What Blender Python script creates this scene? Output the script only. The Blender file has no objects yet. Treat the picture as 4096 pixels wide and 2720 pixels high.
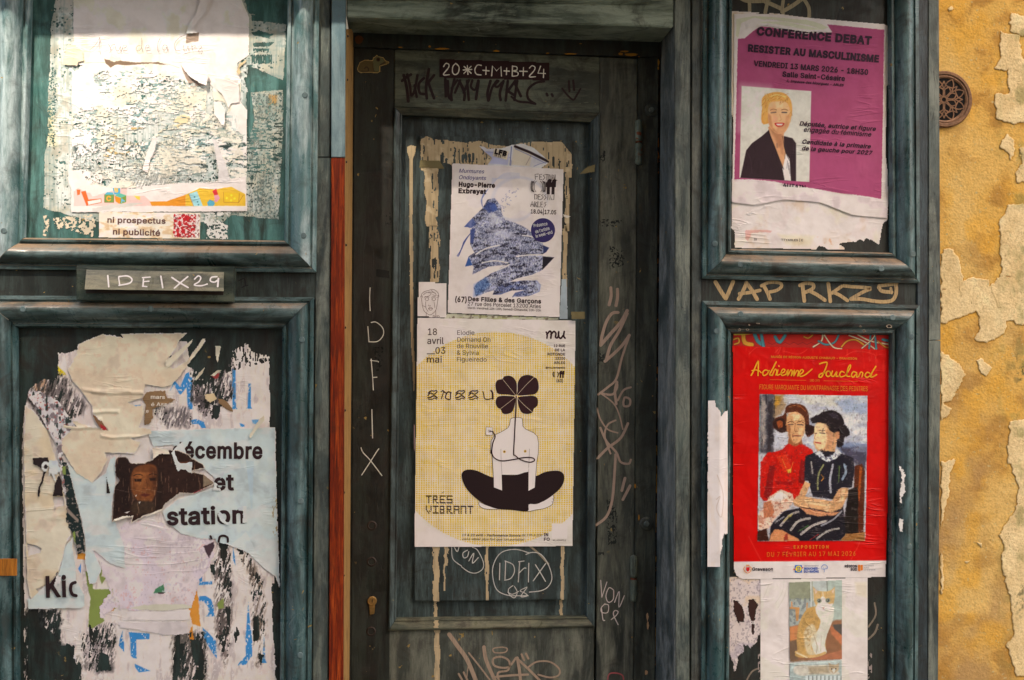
import bpy, bmesh, math, random
import numpy as np
from mathutils import Vector, Matrix
from mathutils.geometry import delaunay_2d_cdt

scene = bpy.context.scene
COL = scene.collection
R = math.radians

# ------------------------------------------------------------------ camera
F_MM, DIST, CZ = 45.0, 3.35, 1.65
YAW, PITCH, ROLL = R(-5.0), R(1.2), R(0.35)
cam_d = bpy.data.cameras.new('camera')
cam = bpy.data.objects.new('camera', cam_d)
COL.objects.link(cam)
cam_d.lens = F_MM; cam_d.sensor_width = 36.0; cam_d.clip_end = 500; cam_d.clip_start = 0.05
CROT = Matrix.Rotation(YAW, 3, 'Z') @ Matrix.Rotation(R(90) + PITCH, 3, 'X') @ Matrix.Rotation(ROLL, 3, 'Z')
_f = CROT @ Vector((0, 0, -1))
CPOS = Vector((0, 0, CZ)) - _f * (DIST / 1.0)
cam.matrix_world = Matrix.Translation(CPOS) @ CROT.to_4x4()
scene.camera = cam

# ------------------------------------------------------------------ world, sun, exposure
SUN_EL, SUN_AZ = R(50), R(-28)       # azimuth measured from straight in front of the facade, negative = from the left
world = bpy.data.worlds.new('World'); scene.world = world; world.use_nodes = True
wn = world.node_tree.nodes; wl = world.node_tree.links
bg = wn['Background']
sky = wn.new('ShaderNodeTexSky'); sky.sky_type = 'NISHITA'; sky.sun_disc = False
sky.sun_elevation = SUN_EL
sky.sun_rotation = math.pi - SUN_AZ * -1.0
sky.dust_density = 3.0; sky.air_density = 1.0
wl.new(sky.outputs[0], bg.inputs[0]); bg.inputs[1].default_value = 0.15
sun_d = bpy.data.lights.new('sun', 'SUN'); sun_d.energy = 2.3; sun_d.angle = R(2.2); sun_d.color = (1.0, 0.97, 0.93)
sun = bpy.data.objects.new('sun', sun_d); COL.objects.link(sun)
# direction from the scene towards the sun
SDIR = Vector((math.sin(SUN_AZ) * math.cos(SUN_EL), -math.cos(SUN_AZ) * math.cos(SUN_EL), math.sin(SUN_EL)))
sun.rotation_euler = SDIR.to_track_quat('Z', 'Y').to_euler(); sun.location = SDIR * 30
vs = scene.view_settings
vs.view_transform = 'Standard'; vs.look = 'None'; vs.gamma = 1.0; vs.use_curve_mapping = False
vs.exposure = 1.6
vs.use_white_balance = True; vs.white_balance_temperature = 8200; vs.white_balance_tint = 18
scene.cycles.max_bounces = 6
scene.cycles.use_denoising = True

# ------------------------------------------------------------------ coordinates: photo position -> point on a plane of the facade
FQ = F_MM / 36.0 * 1024
def W(x, y, d=0.0):
    v = CROT @ Vector(((x - 512) / FQ, -(y - 340) / FQ, -1.0))
    t = (-d - CPOS.y) / v.y
    return CPOS + v * t
_M = np.array(CROT)
_C = np.array(CPOS)
def WN(X, Y, D):
    X = np.asarray(X, float); Y = np.asarray(Y, float); D = np.broadcast_to(np.asarray(D, float), X.shape)
    l = np.stack([(X - 512) / FQ, -(Y - 340) / FQ, -np.ones_like(X)], -1)
    v = l @ _M.T
    t = (-D - _C[1]) / v[..., 1]
    return _C + v * t[..., None]
K = 6.9136
def mkT(ox, oy): return lambda *a: [(a[i] / K + ox, a[i + 1] / K + oy) for i in range(0, len(a), 2)]
A = mkT(0, 0); B = mkT(0, 226.75); C = mkT(0, 453.25)
D = mkT(341.5, 0); E = mkT(341.5, 226.75); F = mkT(341.5, 453.25)
G = mkT(682.5, 0); H = mkT(682.5, 226.75); I = mkT(682.5, 453.25)
PX = 1 / K

# ------------------------------------------------------------------ colour: photo sRGB -> base colour
def s2l(c):
    c = np.asarray(c, float) / 255.0
    return np.where(c <= 0.04045, c / 12.92, ((c + 0.055) / 1.055) ** 2.4)
WB = np.array([0.80, 0.68, 0.62])
def al(c, k=1.0):
    return np.clip(s2l(c) / (WB * k), 0.004, 0.86)

# ------------------------------------------------------------------ noise (numpy)
def _h(ix, iy, s):
    n = (ix.astype(np.int64) * 374761393 + iy.astype(np.int64) * 668265263 + s * 1442695041) & 0xffffffff
    n = ((n ^ (n >> 13)) * 1274126177) & 0xffffffff
    return ((n ^ (n >> 16)) & 0xffff) / 65535.0
def vn(x, y, s=0):
    ix = np.floor(x); iy = np.floor(y); fx = x - ix; fy = y - iy
    ix = ix.astype(np.int64); iy = iy.astype(np.int64)
    fx = fx * fx * (3 - 2 * fx); fy = fy * fy * (3 - 2 * fy)
    a = _h(ix, iy, s); b = _h(ix + 1, iy, s); c = _h(ix, iy + 1, s); d = _h(ix + 1, iy + 1, s)
    return (a + (b - a) * fx) * (1 - fy) + (c + (d - c) * fx) * fy
def fbm(x, y, s=0, o=4, g=0.5):
    r = 0; a = 1; t = 0
    for i in range(o):
        r = r + a * vn(x * 2 ** i + 17.3 * i, y * 2 ** i + 9.1 * i, s + i * 7); t += a; a *= g
    return r / t
def ss(a, b, x):
    t = np.clip((x - a) / (b - a), 0, 1); return t * t * (3 - 2 * t)

def smooth_pts(pts, closed=True, n=5):
    P = [np.array(p, float) for p in pts]; out = []; m = len(P)
    rng = range(m) if closed else range(m - 1)
    for i in rng:
        if closed: p0, p1, p2, p3 = P[i - 1], P[i], P[(i + 1) % m], P[(i + 2) % m]
        else: p0, p1, p2, p3 = P[max(i - 1, 0)], P[i], P[i + 1], P[min(i + 2, m - 1)]
        for k in range(n):
            t = k / n
            out.append(tuple(0.5 * ((2 * p1) + (-p0 + p2) * t + (2 * p0 - 5 * p1 + 4 * p2 - p3) * t * t + (-p0 + 3 * p1 - 3 * p2 + p3) * t ** 3)))
    if not closed: out.append(tuple(P[-1]))
    return out

def sdf(X, Y, pts):
    d = np.full(X.shape, 1e9); ins = np.zeros(X.shape, bool); n = len(pts)
    for i in range(n):
        x0, y0 = pts[i]; x1, y1 = pts[(i + 1) % n]
        ex, ey = x1 - x0, y1 - y0; wx, wy = X - x0, Y - y0
        t = np.clip((wx * ex + wy * ey) / (ex * ex + ey * ey + 1e-12), 0, 1)
        d = np.minimum(d, (wx - ex * t) ** 2 + (wy - ey * t) ** 2)
        c = ((y0 > Y) != (y1 > Y))
        if ey != 0: ins ^= c & (X < ex * (Y - y0) / ey + x0)
    d = np.sqrt(d)
    return np.where(ins, -d, d)

# ------------------------------------------------------------------ object helpers
ORG = {}
def props(o, label=None, cat=None, group=None, kind=None):
    if label: o['label'] = label
    if cat: o['category'] = cat
    if group: o['group'] = group
    if kind: o['kind'] = kind
    return o
def empty(name, loc, label, cat, group=None):
    o = bpy.data.objects.new(name, None); COL.objects.link(o); o.location = loc; o.empty_display_size = 0.05
    ORG[o.name] = np.array(loc, float); return props(o, label, cat, group)
def link(name, me, mat, parent, org):
    me.materials.clear()
    if mat: me.materials.append(mat)
    o = bpy.data.objects.new(name, me); COL.objects.link(o)
    if parent is not None: o.parent = parent
    else: o.location = tuple(org)
    ORG[o.name] = org
    return o
def mesh(name, V, Fc, mat, parent=None, smooth=False, **kw):
    V = np.asarray(V, float)
    org = ORG[parent.name] if parent is not None else np.array([V[:, 0].mean(), V[:, 1].max(), V[:, 2].min()])
    me = bpy.data.meshes.new(name)
    me.from_pydata((V - org).tolist(), [], [list(map(int, f)) for f in Fc]); me.update()
    if smooth: me.shade_smooth()
    o = link(name, me, mat, parent, org)
    return props(o, **kw) if kw else o
def bigmesh(name, V, Q, rgb, mat, parent=None, smooth=False, **kw):
    V = np.asarray(V, np.float64)
    org = ORG[parent.name] if parent is not None else np.array([V[:, 0].mean(), V[:, 1].max(), V[:, 2].min()])
    me = bpy.data.meshes.new(name); n = len(V); m = len(Q)
    me.vertices.add(n); me.vertices.foreach_set('co', (V - org).astype(np.float32).ravel())
    me.loops.add(m * 4); me.loops.foreach_set('vertex_index', Q.astype(np.int32).ravel())
    me.polygons.add(m); me.polygons.foreach_set('loop_start', np.arange(0, m * 4, 4, dtype=np.int32))
    me.polygons.foreach_set('loop_total', np.full(m, 4, np.int32))
    me.update(calc_edges=True)
    at = me.color_attributes.new('print', 'FLOAT_COLOR', 'POINT')
    c = np.ones((n, 4), np.float32); c[:, :3] = rgb; at.data.foreach_set('color', c.ravel())
    if smooth: me.shade_smooth()
    o = link(name, me, mat, parent, org)
    return props(o, **kw) if kw else o

# ------------------------------------------------------------------ materials
MATS = {}
class NT:
    def __init__(s, name):
        s.m = bpy.data.materials.new(name); s.m.use_nodes = True; s.n = s.m.node_tree.nodes; s.l = s.m.node_tree.links
        s.p = s.n['Principled BSDF']
    def new(s, t, **k):
        o = s.n.new(t)
        for a, b in k.items(): setattr(o, a, b)
        return o
    def pos(s, scale=(1, 1, 1), loc=(0, 0, 0)):
        g = s.new('ShaderNodeNewGeometry'); m = s.new('ShaderNodeMapping'); m.inputs['Scale'].default_value = scale; m.inputs['Location'].default_value = loc
        s.l.new(g.outputs['Position'], m.inputs[0]); return m.outputs[0]
    def noise(s, vec, scale, detail=4, rough=0.55, dist=0.0):
        o = s.new('ShaderNodeTexNoise'); o.inputs['Scale'].default_value = scale; o.inputs['Detail'].default_value = detail
        o.inputs['Roughness'].default_value = rough; o.inputs['Distortion'].default_value = dist
        s.l.new(vec, o.inputs['Vector']); return o.outputs[0]
    def ramp(s, fac, stops, interp='LINEAR'):
        o = s.new('ShaderNodeValToRGB'); o.color_ramp.interpolation = interp; e = o.color_ramp.elements
        while len(e) < len(stops): e.new(0.5)
        for i, (p, c) in enumerate(stops):
            e[i].position = p; e[i].color = (c, c, c, 1) if isinstance(c, (int, float)) else (*c, 1)
        s.l.new(fac, o.inputs[0]); return o.outputs[0]
    def mix(s, fac, a, b, mode='MIX'):
        o = s.new('ShaderNodeMix', data_type='RGBA', blend_type=mode)
        for i, v in ((0, fac), (6, a), (7, b)):
            if hasattr(v, 'is_output'): s.l.new(v, o.inputs[i])
            elif i == 0: o.inputs[0].default_value = v
            else: o.inputs[i].default_value = (*v, 1)
        return o.outputs[2]
    def math(s, op, a, b=0.0):
        o = s.new('ShaderNodeMath', operation=op)
        for i, v in ((0, a), (1, b)):
            if hasattr(v, 'is_output'): s.l.new(v, o.inputs[i])
            else: o.inputs[i].default_value = v
        return o.outputs[0]
    def bump(s, h, strength, dist, prev=None):
        o = s.new('ShaderNodeBump'); o.inputs['Strength'].default_value = strength; o.inputs['Distance'].default_value = dist
        s.l.new(h, o.inputs['Height'])
        if prev is not None: s.l.new(prev, o.inputs['Normal'])
        return o.outputs[0]
    def out(s, col=None, rough=None, normal=None, metal=0.0, spec=None):
        if col is not None:
            if hasattr(col, 'is_output'): s.l.new(col, s.p.inputs['Base Color'])
            else: s.p.inputs['Base Color'].default_value = (*col, 1)
        if rough is not None:
            if hasattr(rough, 'is_output'): s.l.new(rough, s.p.inputs['Roughness'])
            else: s.p.inputs['Roughness'].default_value = rough
        if normal is not None: s.l.new(normal, s.p.inputs['Normal'])
        s.p.inputs['Metallic'].default_value = metal
        if spec is not None: s.p.inputs['Specular IOR Level'].default_value = spec
        return s.m

def painted_wood(name, dark, mid, light, horiz=False, seed=0.0, chips=0.70, grain=1.0, rough=0.42, stain=0.5, k=1.0, chipcol=(150, 118, 62), dust=0.0):
    """old oil paint over grained wood: faded patches, streaks, scratches, chips down to old cream paint"""
    n = NT(name); dk, md, lt = [tuple(al(c, k * q) * np.array([1.02, 1.0, .91])) for c, q in ((dark, 1.5), (mid, 1.3), (light, 1.12))]
    st = (1, 1, 12) if horiz else (12, 12, 1)
    st2 = (1, 3, 6) if horiz else (6, 3, 1)
    p = n.pos((1, 1, 1), (seed, seed * 2, seed * 3))
    pg = n.pos(st, (seed, 0, seed)); ps = n.pos(st2, (seed * 3, 0, seed))
    big = n.noise(p, 3.2, 5, 0.6, 0.6)
    col = n.mix(n.ramp(big, [(0.36, 0.0), (0.62, 1.0)]), dk, md)
    streak = n.noise(ps, 4.5, 6, 0.68, 0.4)
    col = n.mix(n.ramp(streak, [(0.44, 0.0), (0.62, 0.95)]), col, lt)
    st3 = n.noise(n.pos((3, 3, 14) if horiz else (14, 14, 3), (seed, 0, seed * 2)), 3.2, 6, 0.75, 0.8)
    col = n.mix(n.ramp(st3, [(0.30, 0.65 * min(grain, 1.0)), (0.46, 0.0)]), col, tuple(np.array(dk) * 0.55))
    gr = n.noise(pg, 26, 5, 0.7, 0.2)
    gm = n.ramp(gr, [(0.36, 0.0), (0.50, 1.0)])
    gz = n.ramp(n.noise(p, 5, 4, 0.6), [(0.38, 0.25), (0.6, 1.0)])
    col = n.mix(n.math('MULTIPLY', n.math('MULTIPLY', n.math('SUBTRACT', 1.0, gm), gz), min(0.75, 0.62 * grain)), col, tuple(np.array(dk) * 0.35))
    # long shrinkage cracks in the paint
    ck = n.noise(n.pos((1, 1, 22) if horiz else (22, 22, 1), (seed * 5, 0, seed)), 3.0, 2, 0.5, 0.3)
    ckm = n.math('MULTIPLY', n.ramp(n.math('ABSOLUTE', n.math('SUBTRACT', ck, 0.5)), [(0.0, 1.0), (0.006, 0.0)]), n.ramp(n.noise(p, 7, 3), [(0.5, 0.0), (0.58, 1.0)]))
    col = n.mix(n.math('MULTIPLY', ckm, min(1.0, 0.8 * grain)), col, (0.012, 0.010, 0.008))
    # grime blotches
    bl = n.noise(p, 11, 6, 0.72, 1.0)
    col = n.mix(n.ramp(bl, [(0.50, 0.0), (0.64, stain)]), col, tuple(al((34, 27, 20), 1.0)))
    # pale scuffs
    sc = n.noise(pg, 9, 8, 0.8, 1.5)
    scm = n.ramp(sc, [(0.63, 0.0), (0.68, 0.8)])
    col = n.mix(scm, col, tuple(np.clip(np.array(lt) * 1.7, 0, .8)))
    if dust:
        gn = n.new('ShaderNodeNewGeometry'); sx = n.new('ShaderNodeSeparateXYZ'); n.l.new(gn.outputs['True Normal'], sx.inputs[0])
        dm = n.math('MULTIPLY', n.ramp(sx.outputs['Z'], [(0.22, 0.0), (0.75, dust)]), n.ramp(n.noise(p, 9, 5, 0.65, 0.5), [(0.34, 0.25), (0.56, 1.0)]))
        col = n.mix(dm, col, tuple(al((146, 116, 90))))
    # chips to older cream paint
    ch = n.noise(p, 42, 3, 0.6, 0.4); ch2 = n.noise(p, 6, 2)
    cm = n.math('MULTIPLY', n.ramp(ch, [(chips, 0.0), (chips + 0.012, 1.0)]), n.ramp(ch2, [(0.5, 0.0), (0.56, 1.0)]))
    col = n.mix(cm, col, tuple(al(chipcol)))
    fine = n.noise(p, 420, 2, 0.6)
    col = n.mix(n.math('MULTIPLY', fine, 0.3), col, (0.02, 0.018, 0.014))
    h = n.math('ADD', n.math('MULTIPLY', gr, 0.6 * grain), n.math('ADD', n.math('MULTIPLY', bl, 0.5), n.math('ADD', n.math('MULTIPLY', cm, -1.0), n.math('MULTIPLY', ckm, -1.2))))
    b = n.bump(h, 0.65, 0.0013); b = n.bump(n.noise(p, 16, 3), 0.35, 0.004, b)
    rr = n.ramp(bl, [(0.35, rough - 0.12), (0.65, rough + 0.25)])
    return n.out(col, rr, b, spec=0.5)

def raw_wood(name, c1, c2, c3, seed=0.0, rough=0.6, k=1.0, knots=True):
    n = NT(name); p = n.pos((16, 16, .9), (seed, 0, seed)); q = n.pos((1, 1, 1), (seed, 0, 0))
    g = n.noise(p, 9, 6, 0.65, 0.8); g2 = n.noise(p, 40, 3, 0.6)
    col = n.ramp(g, [(0.3, tuple(al(c1, k))), (0.5, tuple(al(c2, k))), (0.7, tuple(al(c3, k)))])
    col = n.mix(n.ramp(g2, [(0.35, 0.55), (0.5, 0.0)]), col, tuple(al(c1, k) * 0.6))
    bl = n.noise(q, 14, 5, 0.7)
    col = n.mix(n.ramp(bl, [(0.55, 0.0), (0.75, 0.6)]), col, tuple(al((50, 30, 18))))
    b = n.bump(g2, 0.5, 0.001)
    return n.out(col, rough, b)

def paper_mat(name='paper', wr=1.0, rough=0.72, sc=1.0, wet=0.0):
    if name in MATS: return MATS[name]
    n = NT(name); a = n.new('ShaderNodeAttribute', attribute_name='print')
    p = n.pos((0.6, 1, 2.4)); q = n.pos()
    fib = n.noise(q, 600, 2, 0.6)
    col = n.mix(n.math('MULTIPLY', n.ramp(n.noise(q, 24, 4, 0.6), [(0.45, 0.0), (0.75, 0.20)]), 1.0), a.outputs['Color'], (0.32, 0.25, 0.17), 'MULTIPLY')
    b = wrinkle(n, wr)
    b = n.bump(fib, 0.15, 0.0006, b)
    MATS[name] = n.out(col, rough, b, spec=0.3); return MATS[name]
def wrinkle(n, wr):
    p = n.pos((0.55, 1, 2.6)); q = n.pos()
    w = n.noise(p, 6, 3, 0.5, 1.4)
    rid = n.math('ABSOLUTE', n.math('SUBTRACT', w, 0.5))
    r1 = n.ramp(rid, [(0.0, 1.0), (0.02, 0.35), (0.05, 0.0)])
    gate = n.ramp(n.noise(q, 7, 2), [(0.5, 0.0), (0.6, 1.0)])
    b = n.bump(n.math('MULTIPLY', r1, gate), 0.5 * wr, 0.0016)
    return n.bump(n.noise(q, 9, 3, 0.5, 0.6), 0.5 * wr, 0.006, b)
def ink(c, k=1.0, rough=0.6, wr=1.0):
    key = ('ink', tuple(c), k, rough, wr)
    if key in MATS: return MATS[key]
    n = NT('print_ink'); q = n.pos(); base = tuple(al(c, k))
    col = n.mix(n.math('MULTIPLY', n.ramp(n.noise(q, 300, 3, 0.7), [(0.5, 0.0), (0.75, 0.5)]), 0.5), base, tuple(np.clip(np.array(base) * 1.5 + 0.02, 0, 1)))
    b = wrinkle(n, wr) if wr else None
    MATS[key] = n.out(col, rough, b, spec=0.3); return MATS[key]
def marker(c, k=1.0, worn=0.5, horiz=False, seed=0.0):
    """marker or sprayed paint that has worn off the wood grain; where it is worn the wood's dark green shows"""
    key = ('mk', tuple(c), k, worn, horiz)
    if key in MATS: return MATS[key]
    n = NT('marker_paint'); p = n.pos((1, 1, 14) if horiz else (16, 16, 1.2), (seed, 0, seed))
    g = n.noise(p, 34, 5, 0.7)
    base = tuple(al(c, k))
    col = n.mix(n.ramp(g, [(0.30 + 0.12 * worn, 0.85 * worn), (0.5, 0.0)]), base, tuple(al((42, 50, 46))))
    MATS[key] = n.out(col, 0.55, n.bump(g, 0.4, 0.0008), spec=0.35); return MATS[key]
def plain(name, c, rough=0.5, metal=0.0, k=1.0, var=0.3, scale=60, bump=0.3):
    key = ('pl', name)
    if key in MATS: return MATS[key]
    n = NT(name); q = n.pos(); base = np.array(al(c, k)); g = n.noise(q, scale, 5, 0.65)
    col = n.mix(n.ramp(g, [(0.38, 0.0), (0.66, 1.0)]), tuple(base * (1 - var)), tuple(base * (1 + var)))
    MATS[key] = n.out(col, rough, n.bump(g, bump, 0.001), metal); return MATS[key]

# ------------------------------------------------------------------ raster sheets: dense paper meshes with printed colours, torn masks and relief
class Sheet:
    def __init__(s, x0, y0, x1, y1, res=2.0, d=0.0, base=(215, 200, 190), seed=1):
        s.res = res; s.d = d; s.seed = seed
        nx = max(2, int((x1 - x0) * res) + 1); ny = max(2, int((y1 - y0) * res) + 1)
        s.x = np.linspace(x0, x1, nx); s.y = np.linspace(y0, y1, ny)
        s.X, s.Y = np.meshgrid(s.x, s.y)
        s.rgb = np.empty((ny, nx, 3)); s.rgb[:] = base
        s.m = np.zeros((ny, nx)); s.h = np.zeros((ny, nx))
        s.cell = 1.0 / res
    def _win(s, pts, pad):
        a = np.array(pts); x0, y0 = a.min(0) - pad; x1, y1 = a.max(0) + pad
        i0, i1 = np.searchsorted(s.x, [x0, x1]); j0, j1 = np.searchsorted(s.y, [y0, y1])
        return slice(max(j0, 0), max(j1, 0)), slice(max(i0, 0), max(i1, 0))
    def cov(s, pts, soft=None, warp=0.0, ws=0.25, grow=0.0, aniso=(1, 1), oct=4, smooth=False, seed=0):
        if smooth: pts = smooth_pts(pts)
        soft = soft or s.cell * 1.1
        w = s._win(pts, abs(warp) * 1.2 + soft + abs(grow) + 1)
        X, Y = s.X[w], s.Y[w]
        if X.size == 0: return w, X
        if warp:
            sd_ = s.seed * 13 + seed
            nx_ = fbm(X * ws * aniso[0], Y * ws * aniso[1], sd_, oct) - 0.5; ny_ = fbm(X * ws * aniso[0] + 40, Y * ws * aniso[1] + 70, sd_ + 5, oct) - 0.5
            X = X + 2 * warp * nx_; Y = Y + 2 * warp * ny_
        d = sdf(X, Y, pts) - grow
        return w, np.clip(0.5 - d / soft, 0, 1)
    def add(s, pts, col=None, **k):
        """put paper there"""
        h = k.pop('h', 0.0)
        w, a = s.cov(pts, **k)
        if a.size == 0: return
        s.m[w] = np.maximum(s.m[w], a)
        if col is not None:
            b = (a > 0.02)[..., None]; s.rgb[w] = np.where(b, np.array(col, float), s.rgb[w])
        if h: s.h[w] = np.where(a > 0.5, h, s.h[w])
    def cut(s, pts, **k):
        w, a = s.cov(pts, **k)
        if a.size: s.m[w] = s.m[w] * (1 - a)
    def paint(s, pts, col, op=1.0, **k):
        h = k.pop('h', None)
        w, a = s.cov(pts, **k)
        if a.size == 0: return
        a = (a * op)[..., None]
        s.rgb[w] = s.rgb[w] * (1 - a) + np.array(col, float) * a
        if h is not None: s.h[w] = np.where(a[..., 0] > 0.5, h, s.h[w])
    def tear(s, pts, col, edge=(222, 210, 202), fr=0.9, **k):
        """torn print: white fibrous edge under the printed layer"""
        s.paint(pts, edge, grow=fr, **k); k2 = dict(k); k2['seed'] = k.get('seed', 0) + 3
        s.paint(pts, col, **k2)
    def line(s, pts, width, col, op=1.0, soft=None, smooth=True, taper=False):
        if smooth and len(pts) > 2: pts = smooth_pts(pts, closed=False, n=4)
        soft = soft or s.cell * 1.1
        w = s._win(pts, width + soft + 1); X, Y = s.X[w], s.Y[w]
        if X.size == 0: return
        d = np.full(X.shape, 1e9)
        for (x0, y0), (x1, y1) in zip(pts[:-1], pts[1:]):
            ex, ey = x1 - x0, y1 - y0
            t = np.clip(((X - x0) * ex + (Y - y0) * ey) / (ex * ex + ey * ey + 1e-9), 0, 1)
            d = np.minimum(d, np.hypot(X - x0 - ex * t, Y - y0 - ey * t))
        a = (np.clip(0.5 - (d - width / 2) / soft, 0, 1) * op)[..., None]
        s.rgb[w] = s.rgb[w] * (1 - a) + np.array(col, float) * a
    def brush(s, pts, n, L, w, jit, ang, seed=0, op=.75):
        """short brush strokes that pick up the colour under them"""
        rn = random.Random(seed); a = np.array(pts); x0, y0 = a.min(0); x1, y1 = a.max(0); src = s.rgb.copy()
        for _ in range(n):
            x, y = rn.uniform(x0, x1), rn.uniform(y0, y1)
            j, i = np.searchsorted(s.y, y), np.searchsorted(s.x, x)
            if j >= len(s.y) or i >= len(s.x) or s.m[j, i] < .5: continue
            c = src[j, i] * (1 + rn.uniform(-jit, jit)) + np.array([rn.uniform(-1, 1) * jit * 40 for _ in range(3)])
            t = ang + 1.6 * (math.sin(x * .23 + seed) + math.cos(y * .19)) + rn.uniform(-.5, .5); l = L * rn.uniform(.4, 1.2)
            s.line([(x - l * math.cos(t), y - l * math.sin(t)), (x + l * math.cos(t), y + l * math.sin(t))], w * rn.uniform(.6, 1.3), np.clip(c, 4, 250), op, smooth=False)
    def tone(s, amp, sc=.2, seed=0, pts=None):
        f = 1 + amp * (fbm(s.X * sc, s.Y * sc, s.seed + seed, 4) - .5) * 2
        if pts is not None:
            w, c = s.cov(pts, soft=2); m = np.zeros(f.shape); m[w] = c; f = 1 + (f - 1) * m
        s.rgb = np.clip(s.rgb * f[..., None], 2, 252)
    def noise_op(s, col, sx, sy, lo, hi, seed=0, op=1.0, pts=None, oct=4, g=0.0, sh=0.0, **k):
        n = fbm((s.X + sh * s.Y) * sx, s.Y * sy, s.seed + seed, oct)
        if g: n = n + g * (fbm(s.X * .045, s.Y * .045, s.seed + seed + 300, 3) - .5)
        a = ss(lo, hi, n) * op
        if pts is not None:
            w, c = s.cov(pts, **k); m = np.zeros(a.shape); m[w] = c; a = a * m
        a = a[..., None]; s.rgb = s.rgb * (1 - a) + np.array(col, float) * a
    def erode(s, sx, sy, lo, hi=None, seed=0, pts=None, oct=5, g=0.0, sh=0.0, **k):
        """scrape paper off where the noise is high, inside pts"""
        n = fbm((s.X + sh * s.Y) * sx, s.Y * sy, s.seed + seed, oct, 0.6)
        if g: n = n + g * (fbm(s.X * .05, s.Y * .05, s.seed + seed + 300, 3) - .5)
        a = ss(lo, (hi or lo + 0.02), n)
        if pts is not None:
            w, c = s.cov(pts, **k); m = np.zeros(a.shape); m[w] = c; a = a * m
        s.m *= (1 - a)
    def build(s, name, parent=None, mat=None, k=1.0, smooth=False, amp=0.0, **kw):
        m = s.m > 0.5; ny, nx = m.shape
        keep = m[:-1, :-1] & m[1:, :-1] & m[:-1, 1:] & m[1:, 1:]
        idx = np.arange(ny * nx).reshape(ny, nx)
        q = np.stack([idx[1:, :-1], idx[1:, 1:], idx[:-1, 1:], idx[:-1, :-1]], -1)[keep]
        used = np.unique(q); rem = np.zeros(ny * nx, np.int64); rem[used] = np.arange(len(used)); q = rem[q]
        X = s.X.ravel()[used]; Y = s.Y.ravel()[used]; hh = s.h.ravel()[used]
        if amp: hh = hh + amp * (fbm(X * 0.06, Y * 0.06, s.seed + 91, 3) - 0.3)
        V = WN(X, Y, s.d + hh)
        rgb = al(s.rgb.reshape(-1, 3)[used], k)
        return bigmesh(name, V, q, rgb, mat or paper_mat(), parent, smooth, **kw)

def rect(x0, y0, x1, y1): return [(x0, y0), (x1, y0), (x1, y1), (x0, y1)]

# flat decals on papers: shapes, strokes, lettering
def decal(name, polys, mat, d, parent, **kw):
    V = []; Fc = []
    for p in polys:
        b = len(V)
        V += [tuple(v) for v in WN([a[0] for a in p], [a[1] for a in p], d)]
        ar = sum(p[i - 1][0] * p[i][1] - p[i][0] * p[i - 1][1] for i in range(len(p)))
        r = list(range(b, b + len(p)))
        Fc.append(r[::-1] if ar > 0 else r)
    return mesh(name, V, Fc, mat, parent, **kw)
def ribbon(pts, width, smooth=True, n=5, taper=0.0, jit=0.0, seed=0, closed=False):
    rn = random.Random(seed)
    if smooth and len(pts) > 2: pts = smooth_pts(pts, closed=closed, n=n)
    if closed: pts = pts + [pts[0]]
    P = np.array(pts, float); m = len(P)
    T = np.gradient(P, axis=0); T /= (np.linalg.norm(T, axis=1)[:, None] + 1e-9); N = np.stack([-T[:, 1], T[:, 0]], 1)
    w = np.full(m, width / 2.0)
    if taper: w *= 1 - taper * np.abs(np.linspace(-1, 1, m)) ** 3
    if jit: w *= np.array([1 + rn.uniform(-jit, jit) for _ in range(m)])
    L = P + N * w[:, None]; Rr = P - N * w[:, None]
    quads = [[tuple(L[i]), tuple(L[i + 1]), tuple(Rr[i + 1]), tuple(Rr[i])] for i in range(m - 1)]
    if not closed:
        for e, t in ((0, -1), (m - 1, 1)):
            c = P[e]; r = w[e]; a0 = math.atan2(T[e][1] * t, T[e][0] * t)
            quads.append([(c[0] + r * math.cos(a0 + a), c[1] + r * math.sin(a0 + a)) for a in np.linspace(-math.pi / 2, math.pi / 2, 7)])
    return quads
def strokes(name, lst, mat, d, parent, dz=0.00006, **kw):
    """lst of (points, width); each stroke a hair above the one before so crossings never share a plane"""
    if name in ('painted_tag', 'marker_tag', 'chalk_lettering', 'script_lettering', 'wavy_lettering', 'handwriting') and not kw.get('whole'):
        # every sign that does not touch its neighbour is an object of its own
        bb = [(min(p[0] for p in it[0]) - it[1] / 2, min(p[1] for p in it[0]) - it[1] / 2, max(p[0] for p in it[0]) + it[1] / 2, max(p[1] for p in it[0]) + it[1] / 2) for it in lst]
        gid = list(range(len(lst)))
        for i in range(len(lst)):
            for j in range(i):
                a, b = bb[i], bb[j]
                if a[0] < b[2] and b[0] < a[2] and a[1] < b[3] and b[1] < a[3]:
                    g0, g1 = gid[i], gid[j]; gid = [g1 if g == g0 else g for g in gid]
        o = None
        for g in sorted(set(gid)):
            o = strokes(name, [it for it, q in zip(lst, gid) if q == g], mat, d, parent, dz, whole=True, **kw)
        return o
    kw.pop('whole', None)
    V = []; Fc = []
    for i, it in enumerate(lst):
        pts, w = it[0], it[1]; opt = it[2] if len(it) > 2 else {}
        opt.setdefault('seed', i)
        for p in ribbon(pts, w, **opt):
            b = len(V); V += [tuple(v) for v in WN([a[0] for a in p], [a[1] for a in p], d + i * dz)]
            ar = sum(p[j - 1][0] * p[j][1] - p[j][0] * p[j - 1][1] for j in range(len(p)))
            r = list(range(b, b + len(p))); Fc.append(r[::-1] if ar > 0 else r)
    return mesh(name, V, Fc, mat, parent, **kw)

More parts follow.
